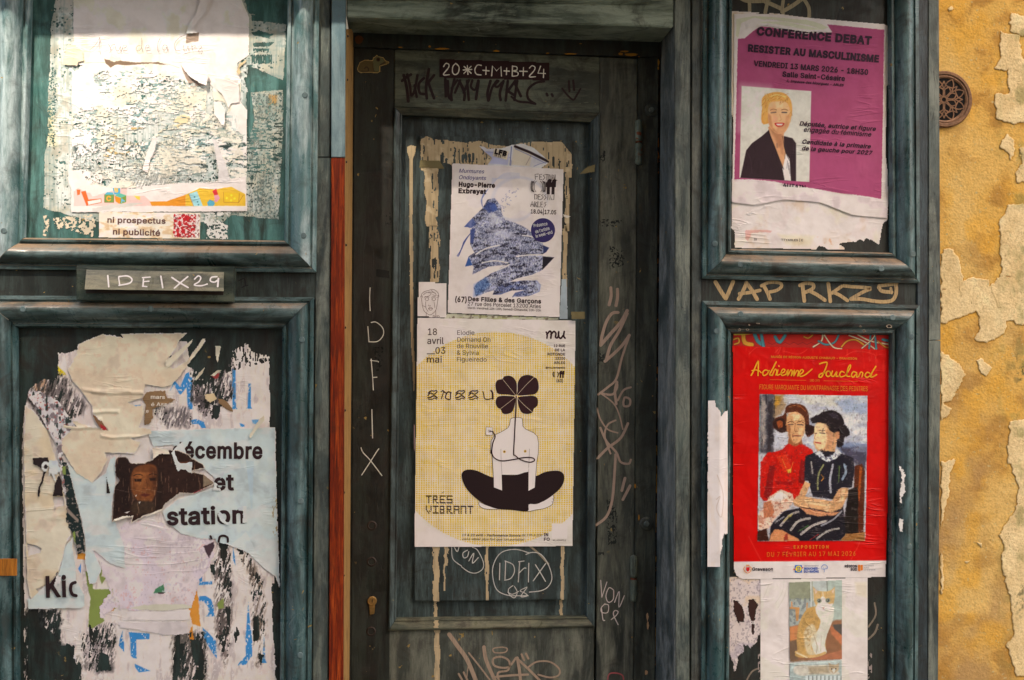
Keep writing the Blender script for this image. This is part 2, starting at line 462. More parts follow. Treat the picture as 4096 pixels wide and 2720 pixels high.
# letter outlines of a plain grotesque: character: (advance, contours as x, y, x, y ... in thousandths)
FONT = {
 ' ': (0.1878, []),
 '!': (0.196, [[68,160,63,508,132,508,127,160], [98,-5,86,-3,66,9,53,29,52,41,53,53,66,73,86,85,98,87,121,81,130,73,142,53,143,41,142,29,130,9,121,1]]),
 '&': (0.4476, [[196,-7,136,1,88,25,54,62,43,84,34,133,35,154,47,190,85,235,237,352,254,375,262,405,254,434,234,454,202,461,168,453,145,431,137,399,145,363,168,327,438,0,364,0,121,292,88,344,76,398,77,420,91,458,117,488,134,499,176,512,200,514,246,507,265,499,297,475,308,460,322,424,324,404,315,362,292,325,121,188,110,174,103,161,97,131,103,101,110,88,119,76,143,57,175,47,213,48,251,59,301,96,326,130,343,174,349,225,408,225,406,194,396,143,371,93,333,47,294,17,271,6,247,-1]]),
 "'": (0.2062, [[78,318,70,508,135,508,128,318]]),
 '(': (0.2731, [[89,207,91,245,145,477,176,539,236,539,191,428,161,314,151,207,160,115,188,16,236,-96,176,-96,150,-46,112,54,99,106]]),
 ')': (0.2731, [[37,-96,86,18,113,117,122,207,112,314,83,428,37,539,97,539,113,510,183,245,182,155,174,105,144,2,97,-96]]),
 '*': (0.4531, [[202,223,206,331,114,272,90,316,186,366,90,415,114,459,206,400,202,508,250,508,246,400,338,459,362,415,265,366,362,316,338,272,246,331,250,223]]),
 '+': (0.4531, [[198,34,198,364,255,364,255,34], [62,172,62,226,391,226,391,172]]),
 ',': (0.1878, [[37,-120,68,71,137,71,85,-120]]),
 '-': (0.4531, [[337,245,337,188,114,188,114,245]]),
 '.': (0.1878, [[96,-5,73,1,63,9,51,29,49,41,55,64,63,74,73,81,96,87,118,81,127,74,135,64,141,41,139,29,127,9,108,-3]]),
 '0': (0.4531, [[227,-7,191,-4,158,7,130,24,106,47,85,78,69,114,57,155,48,254,50,306,57,353,69,395,86,431,106,460,130,485,159,502,191,512,227,516,262,512,294,502,323,485,348,460,368,431,384,395,396,353,406,254,396,155,384,114,368,78,348,47,324,24,295,7,262,-4], [227,49,250,52,271,60,290,74,306,93,330,143,342,213,344,254,338,332,330,365,306,416,271,448,250,457,227,460,203,457,182,448,163,435,133,393,116,332,110,254,116,176,133,116,163,74,203,52]]),
 '1': (0.4531, [[77,0,77,54,391,54,391,0], [276,508,276,0,213,0,213,448,86,358,86,427,198,508]]),
 '2': (0.4531, [[64,0,64,47,282,282,310,326,320,372,314,404,308,418,286,441,258,455,224,460,205,458,172,448,147,427,132,398,127,362,66,362,75,418,86,442,121,482,168,507,196,514,254,514,306,497,346,466,372,422,381,373,371,318,336,258,152,56,389,56,389,0]]),
 '3': (0.4531, [[218,-7,188,-5,132,9,88,38,56,80,43,132,110,132,112,115,126,87,165,59,239,51,257,54,290,69,314,93,328,125,329,145,324,180,306,211,292,223,254,242,230,246,156,248,156,299,288,452,70,452,70,508,373,508,373,460,212,278,212,289,247,290,279,286,308,276,354,244,371,223,390,172,390,117,383,90,354,45,308,12,281,1]]),
 '4': (0.4531, [[39,106,39,158,247,508,310,508,109,162,413,162,413,106], [282,0,282,318,343,318,343,0]]),
 '5': (0.4531, [[221,-7,165,1,118,24,99,41,70,82,60,130,122,130,130,102,138,89,159,68,188,54,221,50,259,56,291,75,304,89,322,122,328,162,322,203,303,237,290,251,257,270,239,275,218,277,167,268,128,246,68,252,96,508,367,508,367,452,150,452,134,302,252,332,294,321,330,300,359,269,379,231,389,187,388,131,381,103,369,76,353,52,332,31,282,3]]),
 '6': (0.4531, [[227,-7,168,2,142,14,100,51,73,101,66,130,66,186,80,239,113,302,252,508,322,508,151,261,145,261,165,288,196,307,235,314,264,312,316,294,355,261,380,215,389,157,386,126,368,73,332,30,284,2], [227,48,263,55,278,62,304,86,322,119,328,157,322,196,304,229,278,251,263,259,227,265,190,259,159,242,147,229,130,197,125,158,130,119,147,86,174,62,208,50]]),
 '7': (0.4531, [[97,0,324,452,62,452,62,508,390,508,390,448,165,0]]),
 '8': (0.4531, [[227,-7,163,1,112,25,74,62,62,84,52,135,57,176,75,213,101,241,117,252,152,264,110,289,93,308,81,330,70,380,80,428,91,450,124,485,170,508,227,516,282,508,328,485,362,450,373,428,381,380,372,330,343,290,300,264,336,252,377,213,395,176,401,135,391,84,378,62,341,25,290,1], [227,49,267,54,300,68,312,79,330,106,336,138,335,157,322,188,298,214,283,223,247,234,206,234,169,223,153,214,129,188,117,157,117,122,129,92,152,68,185,54], [244,290,287,308,307,330,318,359,314,406,299,432,260,456,244,458,192,456,164,442,144,420,134,392,138,344,153,318,178,300,209,290]]),
 '9': (0.4531, [[226,516,284,506,333,478,352,458,368,434,379,408,386,378,387,322,373,269,340,207,200,0,130,0,302,248,308,248,288,221,256,202,218,194,188,197,137,214,98,247,72,294,66,322,66,382,85,436,120,479,168,506], [226,460,190,454,160,436,148,422,131,390,125,352,131,312,148,280,160,267,190,250,226,244,262,250,278,257,304,280,322,312,328,351,322,390,314,407,293,436,263,454]]),
 '@': (0.676, [[356,-135,307,-133,262,-126,222,-114,184,-98,151,-78,123,-52,98,-24,77,9,61,46,42,131,40,179,42,226,49,269,62,310,78,346,123,408,184,454,220,470,259,482,349,492,435,482,473,469,536,432,562,408,584,380,617,318,634,250,636,215,631,142,614,76,593,41,562,18,516,10,477,16,441,35,432,45,422,68,402,41,371,20,326,12,272,22,232,52,217,73,204,97,190,151,190,212,196,240,207,265,237,306,279,334,304,341,351,342,369,338,385,331,416,306,420,306,420,335,474,335,475,97,479,85,494,66,518,59,546,66,556,76,571,106,575,127,579,245,566,300,540,351,502,393,478,410,419,434,347,442,274,434,213,410,163,372,127,320,105,254,98,178,100,137,115,66,127,35,164,-17,216,-54,246,-68,317,-84,358,-86,412,-80,489,-58,504,-107,411,-131], [330,65,350,66,382,78,404,102,418,137,420,210,412,249,393,274,367,287,331,292,297,285,270,266,252,239,243,204,250,125,257,109,267,94,293,72]]),
 'A': (0.4797, [[16,0,202,508,276,508,463,0,395,0,287,302,232,479,245,479,85,0], [110,142,110,198,370,198,370,142]]),
 'B': (0.4561, [[60,0,60,508,274,506,329,491,368,461,381,442,396,398,397,354,386,320,368,296,357,286,315,266,315,262,347,254,378,234,402,203,411,184,418,136,416,112,400,66,368,31,317,8,247,0], [125,57,245,57,280,60,309,67,330,80,344,96,353,115,354,153,342,184,320,209,306,218,269,230,125,231], [125,286,256,286,288,296,302,304,323,326,334,356,334,393,326,412,312,429,294,442,270,449,125,452]]),
 'C': (0.5101, [[267,-7,225,-4,186,7,150,25,119,49,92,79,70,115,53,156,43,203,40,254,43,306,53,352,70,393,92,429,119,460,150,484,186,502,225,512,267,516,340,504,383,485,402,471,420,456,448,418,467,374,473,348,408,348,389,394,358,428,316,449,267,456,210,446,184,432,160,414,141,391,125,364,113,332,106,295,104,254,113,176,125,144,141,117,161,95,184,77,238,55,267,53,316,60,358,81,389,115,408,160,473,160,459,112,448,91,435,71,402,38,383,24,340,4]]),
 'D': (0.5022, [[219,0,96,0,96,57,254,60,288,68,318,81,343,99,363,122,379,149,390,180,399,255,390,330,379,361,364,387,344,410,320,428,291,441,258,449,221,452,93,452,93,508,272,506,315,495,353,479,385,455,412,426,434,391,449,351,458,306,462,255,458,205,449,159,434,119,412,84,384,54,351,30,312,13,268,3], [125,508,125,0,60,0,60,508]]),
 'E': (0.4186, [[60,0,60,508,373,508,373,452,125,452,125,286,356,286,356,229,125,229,125,57,375,57,375,0]]),
 'F': (0.41, [[60,0,60,508,369,508,369,452,125,452,125,278,346,278,346,221,125,221,125,0]]),
 'G': (0.5203, [[268,-7,225,-4,186,7,149,25,118,49,91,80,69,116,53,157,43,203,40,254,43,306,53,352,69,393,91,429,118,460,149,484,184,502,223,512,265,516,340,504,363,495,403,470,436,436,449,416,468,373,474,349,408,349,387,393,356,427,316,448,265,456,236,453,209,446,183,432,160,414,141,391,125,364,113,332,106,295,104,254,113,177,125,145,141,118,161,95,184,77,210,64,239,55,268,53,322,61,365,85,382,103,406,147,415,202,434,199,282,199,282,255,478,255,475,160,466,124,451,91,430,62,406,38,376,19,344,4,308,-4]]),
 'H': (0.5169, [[60,0,60,508,125,508,125,289,392,289,392,508,457,508,457,0,392,0,392,232,125,232,125,0]]),
 'I': (0.3004, [[31,0,31,57,118,57,118,452,31,452,31,508,269,508,269,452,182,452,182,57,269,57,269,0]]),
 'J': (0.3964, [[185,-7,143,-3,107,11,76,33,52,63,38,101,33,173,98,173,101,117,109,93,122,75,139,60,160,52,210,52,231,60,248,75,261,93,269,117,272,145,272,508,336,508,336,145,332,101,318,63,294,33,263,11,227,-3]]),
 'K': (0.4667, [[105,145,105,216,174,304,364,508,448,508], [60,0,60,508,125,508,125,0], [372,0,188,259,228,310,448,0]]),
 'L': (0.393, [[60,0,60,508,125,508,125,57,361,57,361,0]]),
 'M': (0.6282, [[60,0,60,508,151,508,322,49,308,49,477,508,568,508,568,0,504,0,507,457,513,457,342,0,286,0,112,457,119,457,122,0]]),
 'N': (0.5234, [[60,0,60,508,136,508,414,55,405,53,400,108,399,508,464,508,464,0,387,0,108,452,119,454,125,0]]),
 'O': (0.5333, [[267,-7,225,-4,186,7,150,25,119,49,92,79,70,115,53,156,43,203,40,254,43,306,53,352,70,393,92,429,119,460,150,484,186,502,225,512,267,516,309,512,348,502,383,484,415,460,442,429,464,393,480,352,490,306,493,254,490,203,480,156,464,115,442,79,415,49,383,25,348,7,309,-4], [267,53,324,63,373,94,392,117,408,144,420,176,428,213,430,254,428,296,420,332,408,365,392,392,373,415,350,432,324,446,267,456,210,446,184,432,161,414,141,392,113,332,104,254,113,176,141,117,161,94,184,76,210,63]]),
 'P': (0.4445, [[60,0,60,508,272,506,332,488,375,452,400,404,406,377,406,318,389,265,375,243,356,224,332,207,272,188,110,186,110,243,257,244,279,249,312,266,333,294,343,328,343,367,333,401,312,428,278,446,232,452,125,452,125,0]]),
 'Q': (0.5333, [[245,159,312,159,468,-48,401,-48], [267,-7,225,-4,186,7,150,25,119,49,92,79,70,115,53,156,43,203,40,254,43,306,53,352,70,393,92,429,119,460,150,484,186,502,225,512,267,516,309,512,348,502,383,484,415,460,442,429,464,393,480,352,490,306,493,254,490,203,480,156,464,115,442,79,415,49,383,25,348,7,309,-4], [267,53,324,63,373,94,392,117,408,144,420,176,428,213,430,254,428,296,420,332,408,365,392,392,373,415,350,432,324,446,267,456,210,446,184,432,161,414,141,392,113,332,104,254,113,176,141,117,161,94,184,76,210,63]]),
 'R': (0.449, [[60,0,60,508,273,506,305,500,333,489,357,474,390,433,407,381,407,322,390,271,357,232,333,217,272,200,97,198,97,255,258,256,279,260,312,276,334,300,344,333,344,372,334,404,312,430,279,446,258,450,125,452,125,0], [353,0,230,229,303,229,428,0]]),
 'S': (0.4466, [[224,-9,156,-1,103,23,64,60,51,83,38,136,105,136,108,118,124,88,150,66,166,58,246,50,267,54,303,68,318,79,338,106,346,139,344,154,332,179,296,205,145,252,113,269,86,289,67,313,55,340,52,373,54,400,62,425,92,468,137,498,195,514,227,516,289,508,316,498,361,468,389,427,401,378,338,378,332,401,320,422,302,438,280,449,254,456,204,458,167,448,139,430,128,418,117,391,115,375,122,346,131,334,169,308,312,263,359,238,394,198,407,160,408,138,406,112,386,64,349,25,294,0]]),
 'T': (0.4486, [[32,452,32,508,417,508,417,452,256,452,256,0,192,0,192,452]]),
 'U': (0.5172, [[259,-8,221,-6,186,2,154,15,126,33,104,54,85,80,71,109,60,173,60,508,125,508,125,178,131,133,153,96,187,68,233,53,259,51,310,59,330,68,365,96,385,133,392,178,392,508,457,508,457,173,454,139,446,109,432,80,414,54,391,33,364,15,332,2,297,-6]]),
 'V': (0.4797, [[204,0,16,508,85,508,248,30,235,30,394,508,463,508,278,0]]),
 'W': (0.6862, [[155,0,16,508,83,508,197,39,189,39,306,508,379,508,497,39,488,39,603,508,670,508,530,0,456,0,368,323,336,475,350,475,335,394,231,0]]),
 'X': (0.4742, [[18,0,217,284,217,237,29,508,104,508,244,292,232,292,374,508,446,508,259,239,259,287,456,0,381,0,231,231,245,231,92,0]]),
 'Y': (0.4718, [[204,0,204,209,16,508,91,508,223,292,250,231,224,231,251,293,381,508,455,508,268,209,268,0]]),
 'Z': (0.4384, [[41,0,41,46,340,476,348,454,40,452,40,508,396,508,396,462,168,128,98,33,90,54,399,57,399,0]]),
 '_': (0.3189, [[319,0,319,-56,0,-56,0,0]]),
 'a': (0.3892, [[160,-9,136,-7,95,5,60,28,47,44,32,85,30,108,36,146,52,174,78,193,125,211,234,227,265,235,274,247,266,296,251,315,227,327,149,322,118,301,100,274,41,291,64,331,79,346,114,368,194,384,239,379,286,361,300,350,322,320,330,301,336,251,336,0,276,0,276,52,272,52,252,24,216,1], [170,45,192,47,228,58,263,93,274,123,275,190,259,182,134,158,104,139,93,119,92,105,102,72,129,52]]),
 'b': (0.4244, [[230,-8,208,-7,172,4,138,31,118,58,112,58,112,0,52,0,52,508,114,508,114,319,118,319,137,346,172,373,207,383,259,382,288,374,336,342,370,292,381,261,388,227,388,150,370,85,355,57,313,16,288,2,260,-6], [220,47,262,55,294,80,316,117,328,190,327,215,316,261,294,298,262,322,220,330,178,322,146,298,134,282,118,241,113,190,118,137,134,95,161,65,179,55]]),
 'c': (0.3957, [[207,-8,174,-6,144,2,93,35,56,85,44,116,34,188,44,260,56,291,93,342,144,374,207,384,260,377,305,356,340,322,362,277,303,262,290,289,270,310,242,325,207,330,184,328,145,310,118,278,102,236,98,213,102,139,118,98,145,66,163,55,207,46,243,51,270,66,292,89,304,117,363,103,341,56,306,21,260,-1]]),
 'd': (0.4244, [[196,-8,165,-6,137,2,112,16,70,57,43,116,36,150,34,189,43,261,55,292,90,342,137,374,165,382,218,383,253,373,288,346,306,319,310,319,310,508,372,508,372,0,312,0,312,58,306,58,287,31,252,4,237,-3], [205,47,246,55,278,79,300,115,310,162,312,190,306,241,290,282,278,298,246,322,205,330,162,322,130,298,118,281,102,239,97,190,102,139,118,97,130,80,162,55]]),
 'e': (0.4039, [[212,-8,177,-6,145,2,117,16,93,35,72,57,43,116,34,187,43,258,72,317,92,340,115,360,142,374,205,384,266,374,285,366,319,341,334,324,357,282,365,256,371,169,75,169,75,221,338,221,310,202,304,249,288,286,262,314,246,323,227,328,184,328,163,322,131,301,119,286,102,251,98,232,98,151,111,106,135,74,169,53,213,46,253,52,286,73,306,106,365,91,348,55,320,25,282,4,261,-3]]),
 'f': (0.2537, [[228,379,228,327,6,327,6,379], [81,0,82,452,96,486,107,499,135,519,169,528,223,527,243,521,228,468,194,474,164,468,154,460,143,436,141,0]]),
 'g': (0.4251, [[207,-151,156,-146,115,-132,97,-122,50,-70,102,-40,122,-66,154,-89,169,-94,207,-97,261,-88,282,-75,298,-57,308,-34,312,68,306,68,286,41,252,15,236,9,195,5,165,7,113,26,71,64,55,90,43,120,34,191,43,262,55,294,90,342,138,374,165,382,196,384,238,379,253,373,288,346,308,319,313,319,313,379,373,379,373,-9,370,-40,363,-67,351,-90,314,-124,264,-144], [205,59,247,66,263,75,290,103,307,142,312,192,307,243,290,283,278,299,247,322,205,330,162,322,130,298,118,282,102,241,97,192,98,167,109,123,130,89,163,66]]),
 'h': (0.41, [[114,227,114,0,52,0,52,508,114,508,114,288,103,288,116,319,132,344,152,362,175,375,200,382,252,382,274,377,313,356,340,321,356,271,357,0,296,0,296,235,294,262,286,286,273,304,255,318,235,326,192,328,161,318,147,308,126,282,115,248]]),
 'i': (0.1666, [[52,0,52,379,114,379,114,0], [84,443,73,444,54,454,42,473,41,483,42,494,54,512,73,522,84,524,95,522,114,512,121,504,126,483,121,463,114,454,95,444]]),
 'j': (0.1666, [[52,379,114,379,113,-52,102,-91,80,-119,47,-136,-10,-143,-10,-87,18,-85,31,-80,40,-72,51,-46], [84,443,72,444,53,454,46,463,41,483,46,504,53,512,72,522,84,524,95,522,114,512,121,504,126,483,121,463,114,454,95,444]]),
 'k': (0.3807, [[110,136,110,212,121,212,284,379,360,379,184,200,177,200], [52,0,52,508,114,508,114,0], [294,0,148,186,191,229,372,0]]),
 'l': (0.1891, [[139,-3,113,0,91,7,74,20,62,37,55,58,52,508,114,508,120,62,134,53,169,54,180,2]]),
 'm': (0.6098, [[52,0,52,379,112,379,113,296,108,296,122,332,144,358,157,368,219,386,246,383,268,375,288,361,314,320,321,294,312,294,318,312,337,343,365,367,398,381,436,386,478,380,497,372,528,346,550,308,555,283,557,0,496,0,493,278,486,298,473,312,456,322,418,330,402,330,374,320,353,302,340,277,336,0,274,0,272,279,253,311,238,322,200,330,157,320,145,312,134,302,119,274,114,238,114,0]]),
 'n': (0.4097, [[114,227,114,0,52,0,52,379,112,379,112,288,103,288,116,319,132,344,152,362,175,375,200,382,252,382,274,377,313,356,340,321,356,271,357,0,296,0,296,235,294,262,286,286,273,304,255,318,235,326,192,328,161,318,147,308,126,282,115,248]]),
 'o': (0.4152, [[207,-8,174,-6,144,2,93,35,56,85,44,116,34,188,44,260,56,291,93,342,144,374,207,384,271,374,298,360,322,342,343,318,372,260,381,188,372,116,360,85,343,58,322,35,298,16,271,2,241,-6], [207,46,252,55,286,81,298,98,314,139,319,188,314,236,298,278,286,296,252,321,207,330,163,321,130,296,118,278,102,236,97,188,102,139,118,98,130,81,163,55]]),
 'p': (0.4244, [[52,-143,52,379,112,379,112,319,118,319,137,346,172,373,188,379,229,384,259,382,288,374,336,342,370,292,381,261,388,227,388,150,370,85,355,57,313,16,288,2,260,-6,230,-8,188,-3,172,4,138,31,118,58,114,58,114,-143], [220,47,262,55,294,80,316,117,328,190,327,215,316,261,294,298,262,322,220,330,178,322,146,298,134,282,118,241,113,190,118,137,134,95,161,65,179,55]]),
 'q': (0.4244, [[372,-143,310,-143,310,58,306,58,287,31,252,4,218,-7,165,-6,137,2,112,16,70,57,54,85,43,116,34,189,43,261,55,292,90,342,137,374,165,382,196,384,237,379,253,373,288,346,306,319,312,319,312,379,372,379], [205,47,246,55,278,79,300,115,310,162,312,190,306,241,290,282,278,298,246,322,205,330,162,322,130,298,118,281,102,239,97,190,102,139,118,97,130,80,162,55]]),
 'r': (0.2591, [[52,0,52,379,112,379,112,321,116,321,136,354,171,377,191,383,244,383,244,322,207,326,174,321,135,296,119,269,114,237,114,0]]),
 's': (0.365, [[182,-8,133,-3,112,3,76,24,50,54,35,94,94,107,111,72,124,60,159,47,182,45,227,53,245,62,265,88,266,115,254,135,229,150,118,180,92,192,72,208,58,227,49,249,49,295,55,314,79,347,115,371,161,383,187,384,234,379,271,364,299,339,324,290,268,277,253,304,228,325,210,330,166,331,131,317,119,306,109,277,116,252,136,236,261,200,286,187,306,172,320,153,328,131,331,107,323,65,312,47,280,17,236,-2]]),
 't': (0.2274, [[204,379,204,327,6,327,6,379], [65,471,126,471,127,83,136,62,144,55,170,50,202,53,213,1,168,-4,138,-2,113,7,92,21,77,40,68,64]]),
 'u': (0.41, [[182,-5,135,2,97,23,69,58,60,82,52,139,52,379,114,379,117,117,124,94,137,75,154,61,200,50,249,62,274,83,284,97,290,113,296,152,296,379,357,379,357,0,298,0,298,92,308,92,294,60,277,35,257,17,235,4]]),
 'v': (0.3892, [[162,0,17,379,85,379,165,155,206,21,184,21,224,155,305,379,372,379,227,0]]),
 'w': (0.5671, [[137,0,22,379,87,379,154,136,175,41,165,41,186,134,252,379,316,379,381,135,402,41,391,41,413,135,480,379,544,379,430,0,369,0,276,338,290,338,198,0]]),
 'x': (0.3786, [[21,0,172,218,171,171,28,379,100,379,207,206,176,206,233,306,282,379,352,379,209,168,209,214,358,0,287,0,173,182,205,182,92,0]]),
 'y': (0.3892, [[47,-138,62,-86,104,-89,162,-2,17,379,85,379,165,155,206,21,184,21,224,155,305,379,372,379,204,-58,176,-107,139,-136,92,-145]]),
 'z': (0.3803, [[41,0,41,45,254,320,254,323,48,323,48,379,332,379,332,331,126,56,338,56,338,0]]),
 '|': (0.2298, [[141,673,141,-164,88,-164,88,673]]),
 'É': (0.4186, [[60,0,60,508,373,508,373,452,125,452,125,286,356,286,356,229,125,229,125,57,375,57,375,0], [191,558,239,659,307,659,241,558]]),
 'Ó': (0.5333, [[267,-7,225,-4,186,7,150,25,119,49,92,79,70,115,53,156,43,203,40,254,43,306,53,352,70,393,92,429,119,460,150,484,186,502,225,512,267,516,309,512,348,502,383,484,415,460,442,429,464,393,480,352,490,306,493,254,490,203,480,156,464,115,442,79,415,49,383,25,348,7,309,-4], [267,53,324,63,373,94,392,117,408,144,420,176,428,213,430,254,428,296,420,332,408,365,392,392,373,415,350,432,324,446,267,456,210,446,184,432,161,414,141,392,113,332,104,254,113,176,141,117,161,94,184,76,210,63], [240,558,288,659,356,659,290,558]]),
 'Ô': (0.5333, [[267,-7,225,-4,186,7,150,25,119,49,92,79,70,115,53,156,43,203,40,254,43,306,53,352,70,393,92,429,119,460,150,484,186,502,225,512,267,516,309,512,348,502,383,484,415,460,442,429,464,393,480,352,490,306,493,254,490,203,480,156,464,115,442,79,415,49,383,25,348,7,309,-4], [267,53,324,63,373,94,392,117,408,144,420,176,428,213,430,254,428,296,420,332,408,365,392,392,373,415,350,432,324,446,267,456,210,446,184,432,161,414,141,392,113,332,104,254,113,176,141,117,161,94,184,76,210,63], [218,564,157,564,157,567,238,659,296,659,376,567,376,564,316,564,267,624]]),
 'à': (0.3892, [[160,-9,136,-7,95,5,60,28,47,44,32,85,30,108,36,146,52,174,78,193,125,211,234,227,265,235,274,247,266,296,251,315,227,327,149,322,118,301,100,274,41,291,64,331,79,346,114,368,194,384,239,379,286,361,300,350,322,320,330,301,336,251,336,0,276,0,276,52,272,52,252,24,216,1], [170,45,192,47,228,58,263,93,274,123,275,190,259,182,134,158,104,139,93,119,92,105,102,72,129,52], [165,429,100,529,167,529,216,429]]),
 'â': (0.3892, [[160,-9,136,-7,95,5,60,28,47,44,32,85,30,108,36,146,52,174,78,193,125,211,234,227,265,235,274,247,266,296,251,315,227,327,149,322,118,301,100,274,41,291,64,331,79,346,114,368,194,384,239,379,286,361,300,350,322,320,330,301,336,251,336,0,276,0,276,52,272,52,252,24,216,1], [170,45,192,47,228,58,263,93,274,123,275,190,259,182,134,158,104,139,93,119,92,105,102,72,129,52], [140,436,80,438,160,529,218,529,298,438,238,436,189,495]]),
 'ç': (0.3957, [[207,-8,174,-6,144,2,93,35,56,85,44,116,34,188,44,260,56,291,93,342,144,374,207,384,260,377,305,356,340,322,362,277,303,262,290,289,270,310,242,325,207,330,184,328,145,310,118,278,102,236,98,213,102,139,118,98,145,66,163,55,207,46,243,51,270,66,292,89,304,117,363,103,341,56,306,21,260,-1], [169,-143,169,-107,210,-107,236,-102,236,-67,182,-62,192,16,225,16,225,-30,260,-36,282,-54,289,-85,286,-103,280,-118,254,-136,235,-141]]),
 'è': (0.4039, [[212,-8,177,-6,145,2,117,16,93,35,72,57,43,116,34,187,43,258,72,317,92,340,115,360,142,374,205,384,266,374,285,366,319,341,334,324,357,282,365,256,371,169,75,169,75,221,338,221,310,202,304,249,288,286,262,314,246,323,227,328,184,328,163,322,131,301,119,286,102,251,98,232,98,151,111,106,135,74,169,53,213,46,253,52,286,73,306,106,365,91,348,55,320,25,282,4,261,-3], [180,429,114,529,182,529,230,429]]),
 'é': (0.4039, [[212,-8,177,-6,145,2,117,16,93,35,72,57,43,116,34,187,43,258,72,317,92,340,115,360,142,374,205,384,266,374,285,366,319,341,334,324,357,282,365,256,371,169,75,169,75,221,338,221,310,202,304,249,288,286,262,314,246,323,227,328,184,328,163,322,131,301,119,286,102,251,98,232,98,151,111,106,135,74,169,53,213,46,253,52,286,73,306,106,365,91,348,55,320,25,282,4,261,-3], [177,429,225,529,293,529,227,429]]),
 'ê': (0.4039, [[212,-8,177,-6,145,2,117,16,93,35,72,57,43,116,34,187,43,258,72,317,92,340,115,360,142,374,205,384,266,374,285,366,319,341,334,324,357,282,365,256,371,169,75,169,75,221,338,221,310,202,304,249,288,286,262,314,246,323,227,328,184,328,163,322,131,301,119,286,102,251,98,232,98,151,111,106,135,74,169,53,213,46,253,52,286,73,306,106,365,91,348,55,320,25,282,4,261,-3], [154,436,95,438,175,529,233,529,314,438,252,436,204,495]]),
 'ô': (0.4152, [[207,-8,174,-6,144,2,93,35,56,85,44,116,34,188,44,260,56,291,93,342,144,374,207,384,271,374,298,360,322,342,343,318,372,260,381,188,372,116,360,85,343,58,322,35,298,16,271,2,241,-6], [207,46,252,55,286,81,298,98,314,139,319,188,314,236,298,278,286,296,252,321,207,330,163,321,130,296,118,278,102,236,97,188,102,139,118,98,130,81,163,55], [158,436,98,438,178,529,237,529,317,438,255,436,207,495]]),
}

def _contours(c):
    return [[(v[i] / 1000.0, v[i + 1] / 1000.0) for i in range(0, len(v), 2)] for v in FONT[c][1]]
def _embolden(P, off):
    """push the outline outwards; outer contours run one way and counters the other, so one sign serves both"""
    P = np.array(P); e = np.roll(P, -1, 0) - P; e /= (np.linalg.norm(e, axis=1)[:, None] + 1e-9)
    nrm = np.stack([e[:, 1], -e[:, 0]], 1); pn = np.roll(nrm, 1, 0)
    b = nrm + pn; L = np.linalg.norm(b, axis=1); b /= (L[:, None] + 1e-9); c = np.clip((b * nrm).sum(1), .62, 1)
    return P + b * (off / c)[:, None]
_area = lambda P: 0.5 * sum(P[i - 1][0] * P[i][1] - P[i][0] * P[i - 1][1] for i in range(len(P)))
_big = max(_contours('O'), key=lambda P: abs(_area(P))); FSIGN = 1 if _area(_big) > 0 else -1
_G = {}
_GC = {}
def _char(c, bold):
    """triangulated letter: constrained Delaunay, keeping the triangles that lie inside the outline"""
    if (c, bold) in _GC: return _GC[(c, bold)]
    cs = [_embolden(P, (bold * .7 + .006) * FSIGN) if True else np.array(P) for P in _contours(c)]
    if not cs: return np.zeros((0, 2)), []
    vs_ = [Vector(p) for P in cs for p in P]; ed = []; k = 0
    for P in cs:
        n = len(P); ed += [(k + i, k + (i + 1) % n) for i in range(n)]; k += n
    ov, _, of, _, _, _ = delaunay_2d_cdt(vs_, ed, [], 0, 1e-6)
    V = np.array([tuple(v) for v in ov]); keep = []
    for f in of:
        m = V[list(f)].mean(0); wn_ = 0
        for P in cs:
            Q1 = np.roll(P, -1, 0); up = (P[:, 1] <= m[1]) & (Q1[:, 1] > m[1]); dn = (P[:, 1] > m[1]) & (Q1[:, 1] <= m[1])
            cr = (Q1[:, 0] - P[:, 0]) * (m[1] - P[:, 1]) - (m[0] - P[:, 0]) * (Q1[:, 1] - P[:, 1])
            wn_ += int((up & (cr > 0)).sum()) - int((dn & (cr < 0)).sum())
        if wn_ != 0: keep.append(tuple(f))
    _GC[(c, bold)] = (V, keep); return _GC[(c, bold)]
def glyph(body, bold=0.0, spacing=1.0):
    key = (body, bold, spacing)
    if key in _G: return _G[key]
    x = 0.0; VV = []; Fc = []; k = 0
    for c in body:
        if c not in FONT: c = ' '
        V, f = _char(c, bold)
        if len(V): VV.append(V + np.array([x, 0])); Fc += [tuple(i + k for i in t) for t in f]; k += len(V)
        x += (FONT[c][0] + bold * .9) * spacing + (spacing - 1) * .1
    _G[key] = (np.concatenate(VV), Fc); return _G[key]
CAP = glyph('H')[0][:, 1].max()
def text_verts(t, p0, p1, cap, bold=0.0, shear=0.0, spacing=1.0):
    V, Fc = glyph(t, bold, spacing)
    x = V[:, 0] + shear * V[:, 1]; u = (x - x.min()) / (x.max() - x.min()); v = V[:, 1] / CAP * cap
    p0 = np.array(p0); p1 = np.array(p1); dr = p1 - p0; L = np.hypot(*dr); up = np.array([dr[1], -dr[0]]) / L
    P = p0 + u[:, None] * dr + v[:, None] * up
    return P, Fc
def letters(name, lines, mat, d, parent, **kw):
    """lines: (text, p0, p1, cap height, bold, shear[, spacing]) in photo units"""
    o = None
    for i, l in enumerate(lines):
        P, f = text_verts(*l)
        o = mesh(name, WN(P[:, 0], P[:, 1], d), f, mat, parent, **kw)
    return o
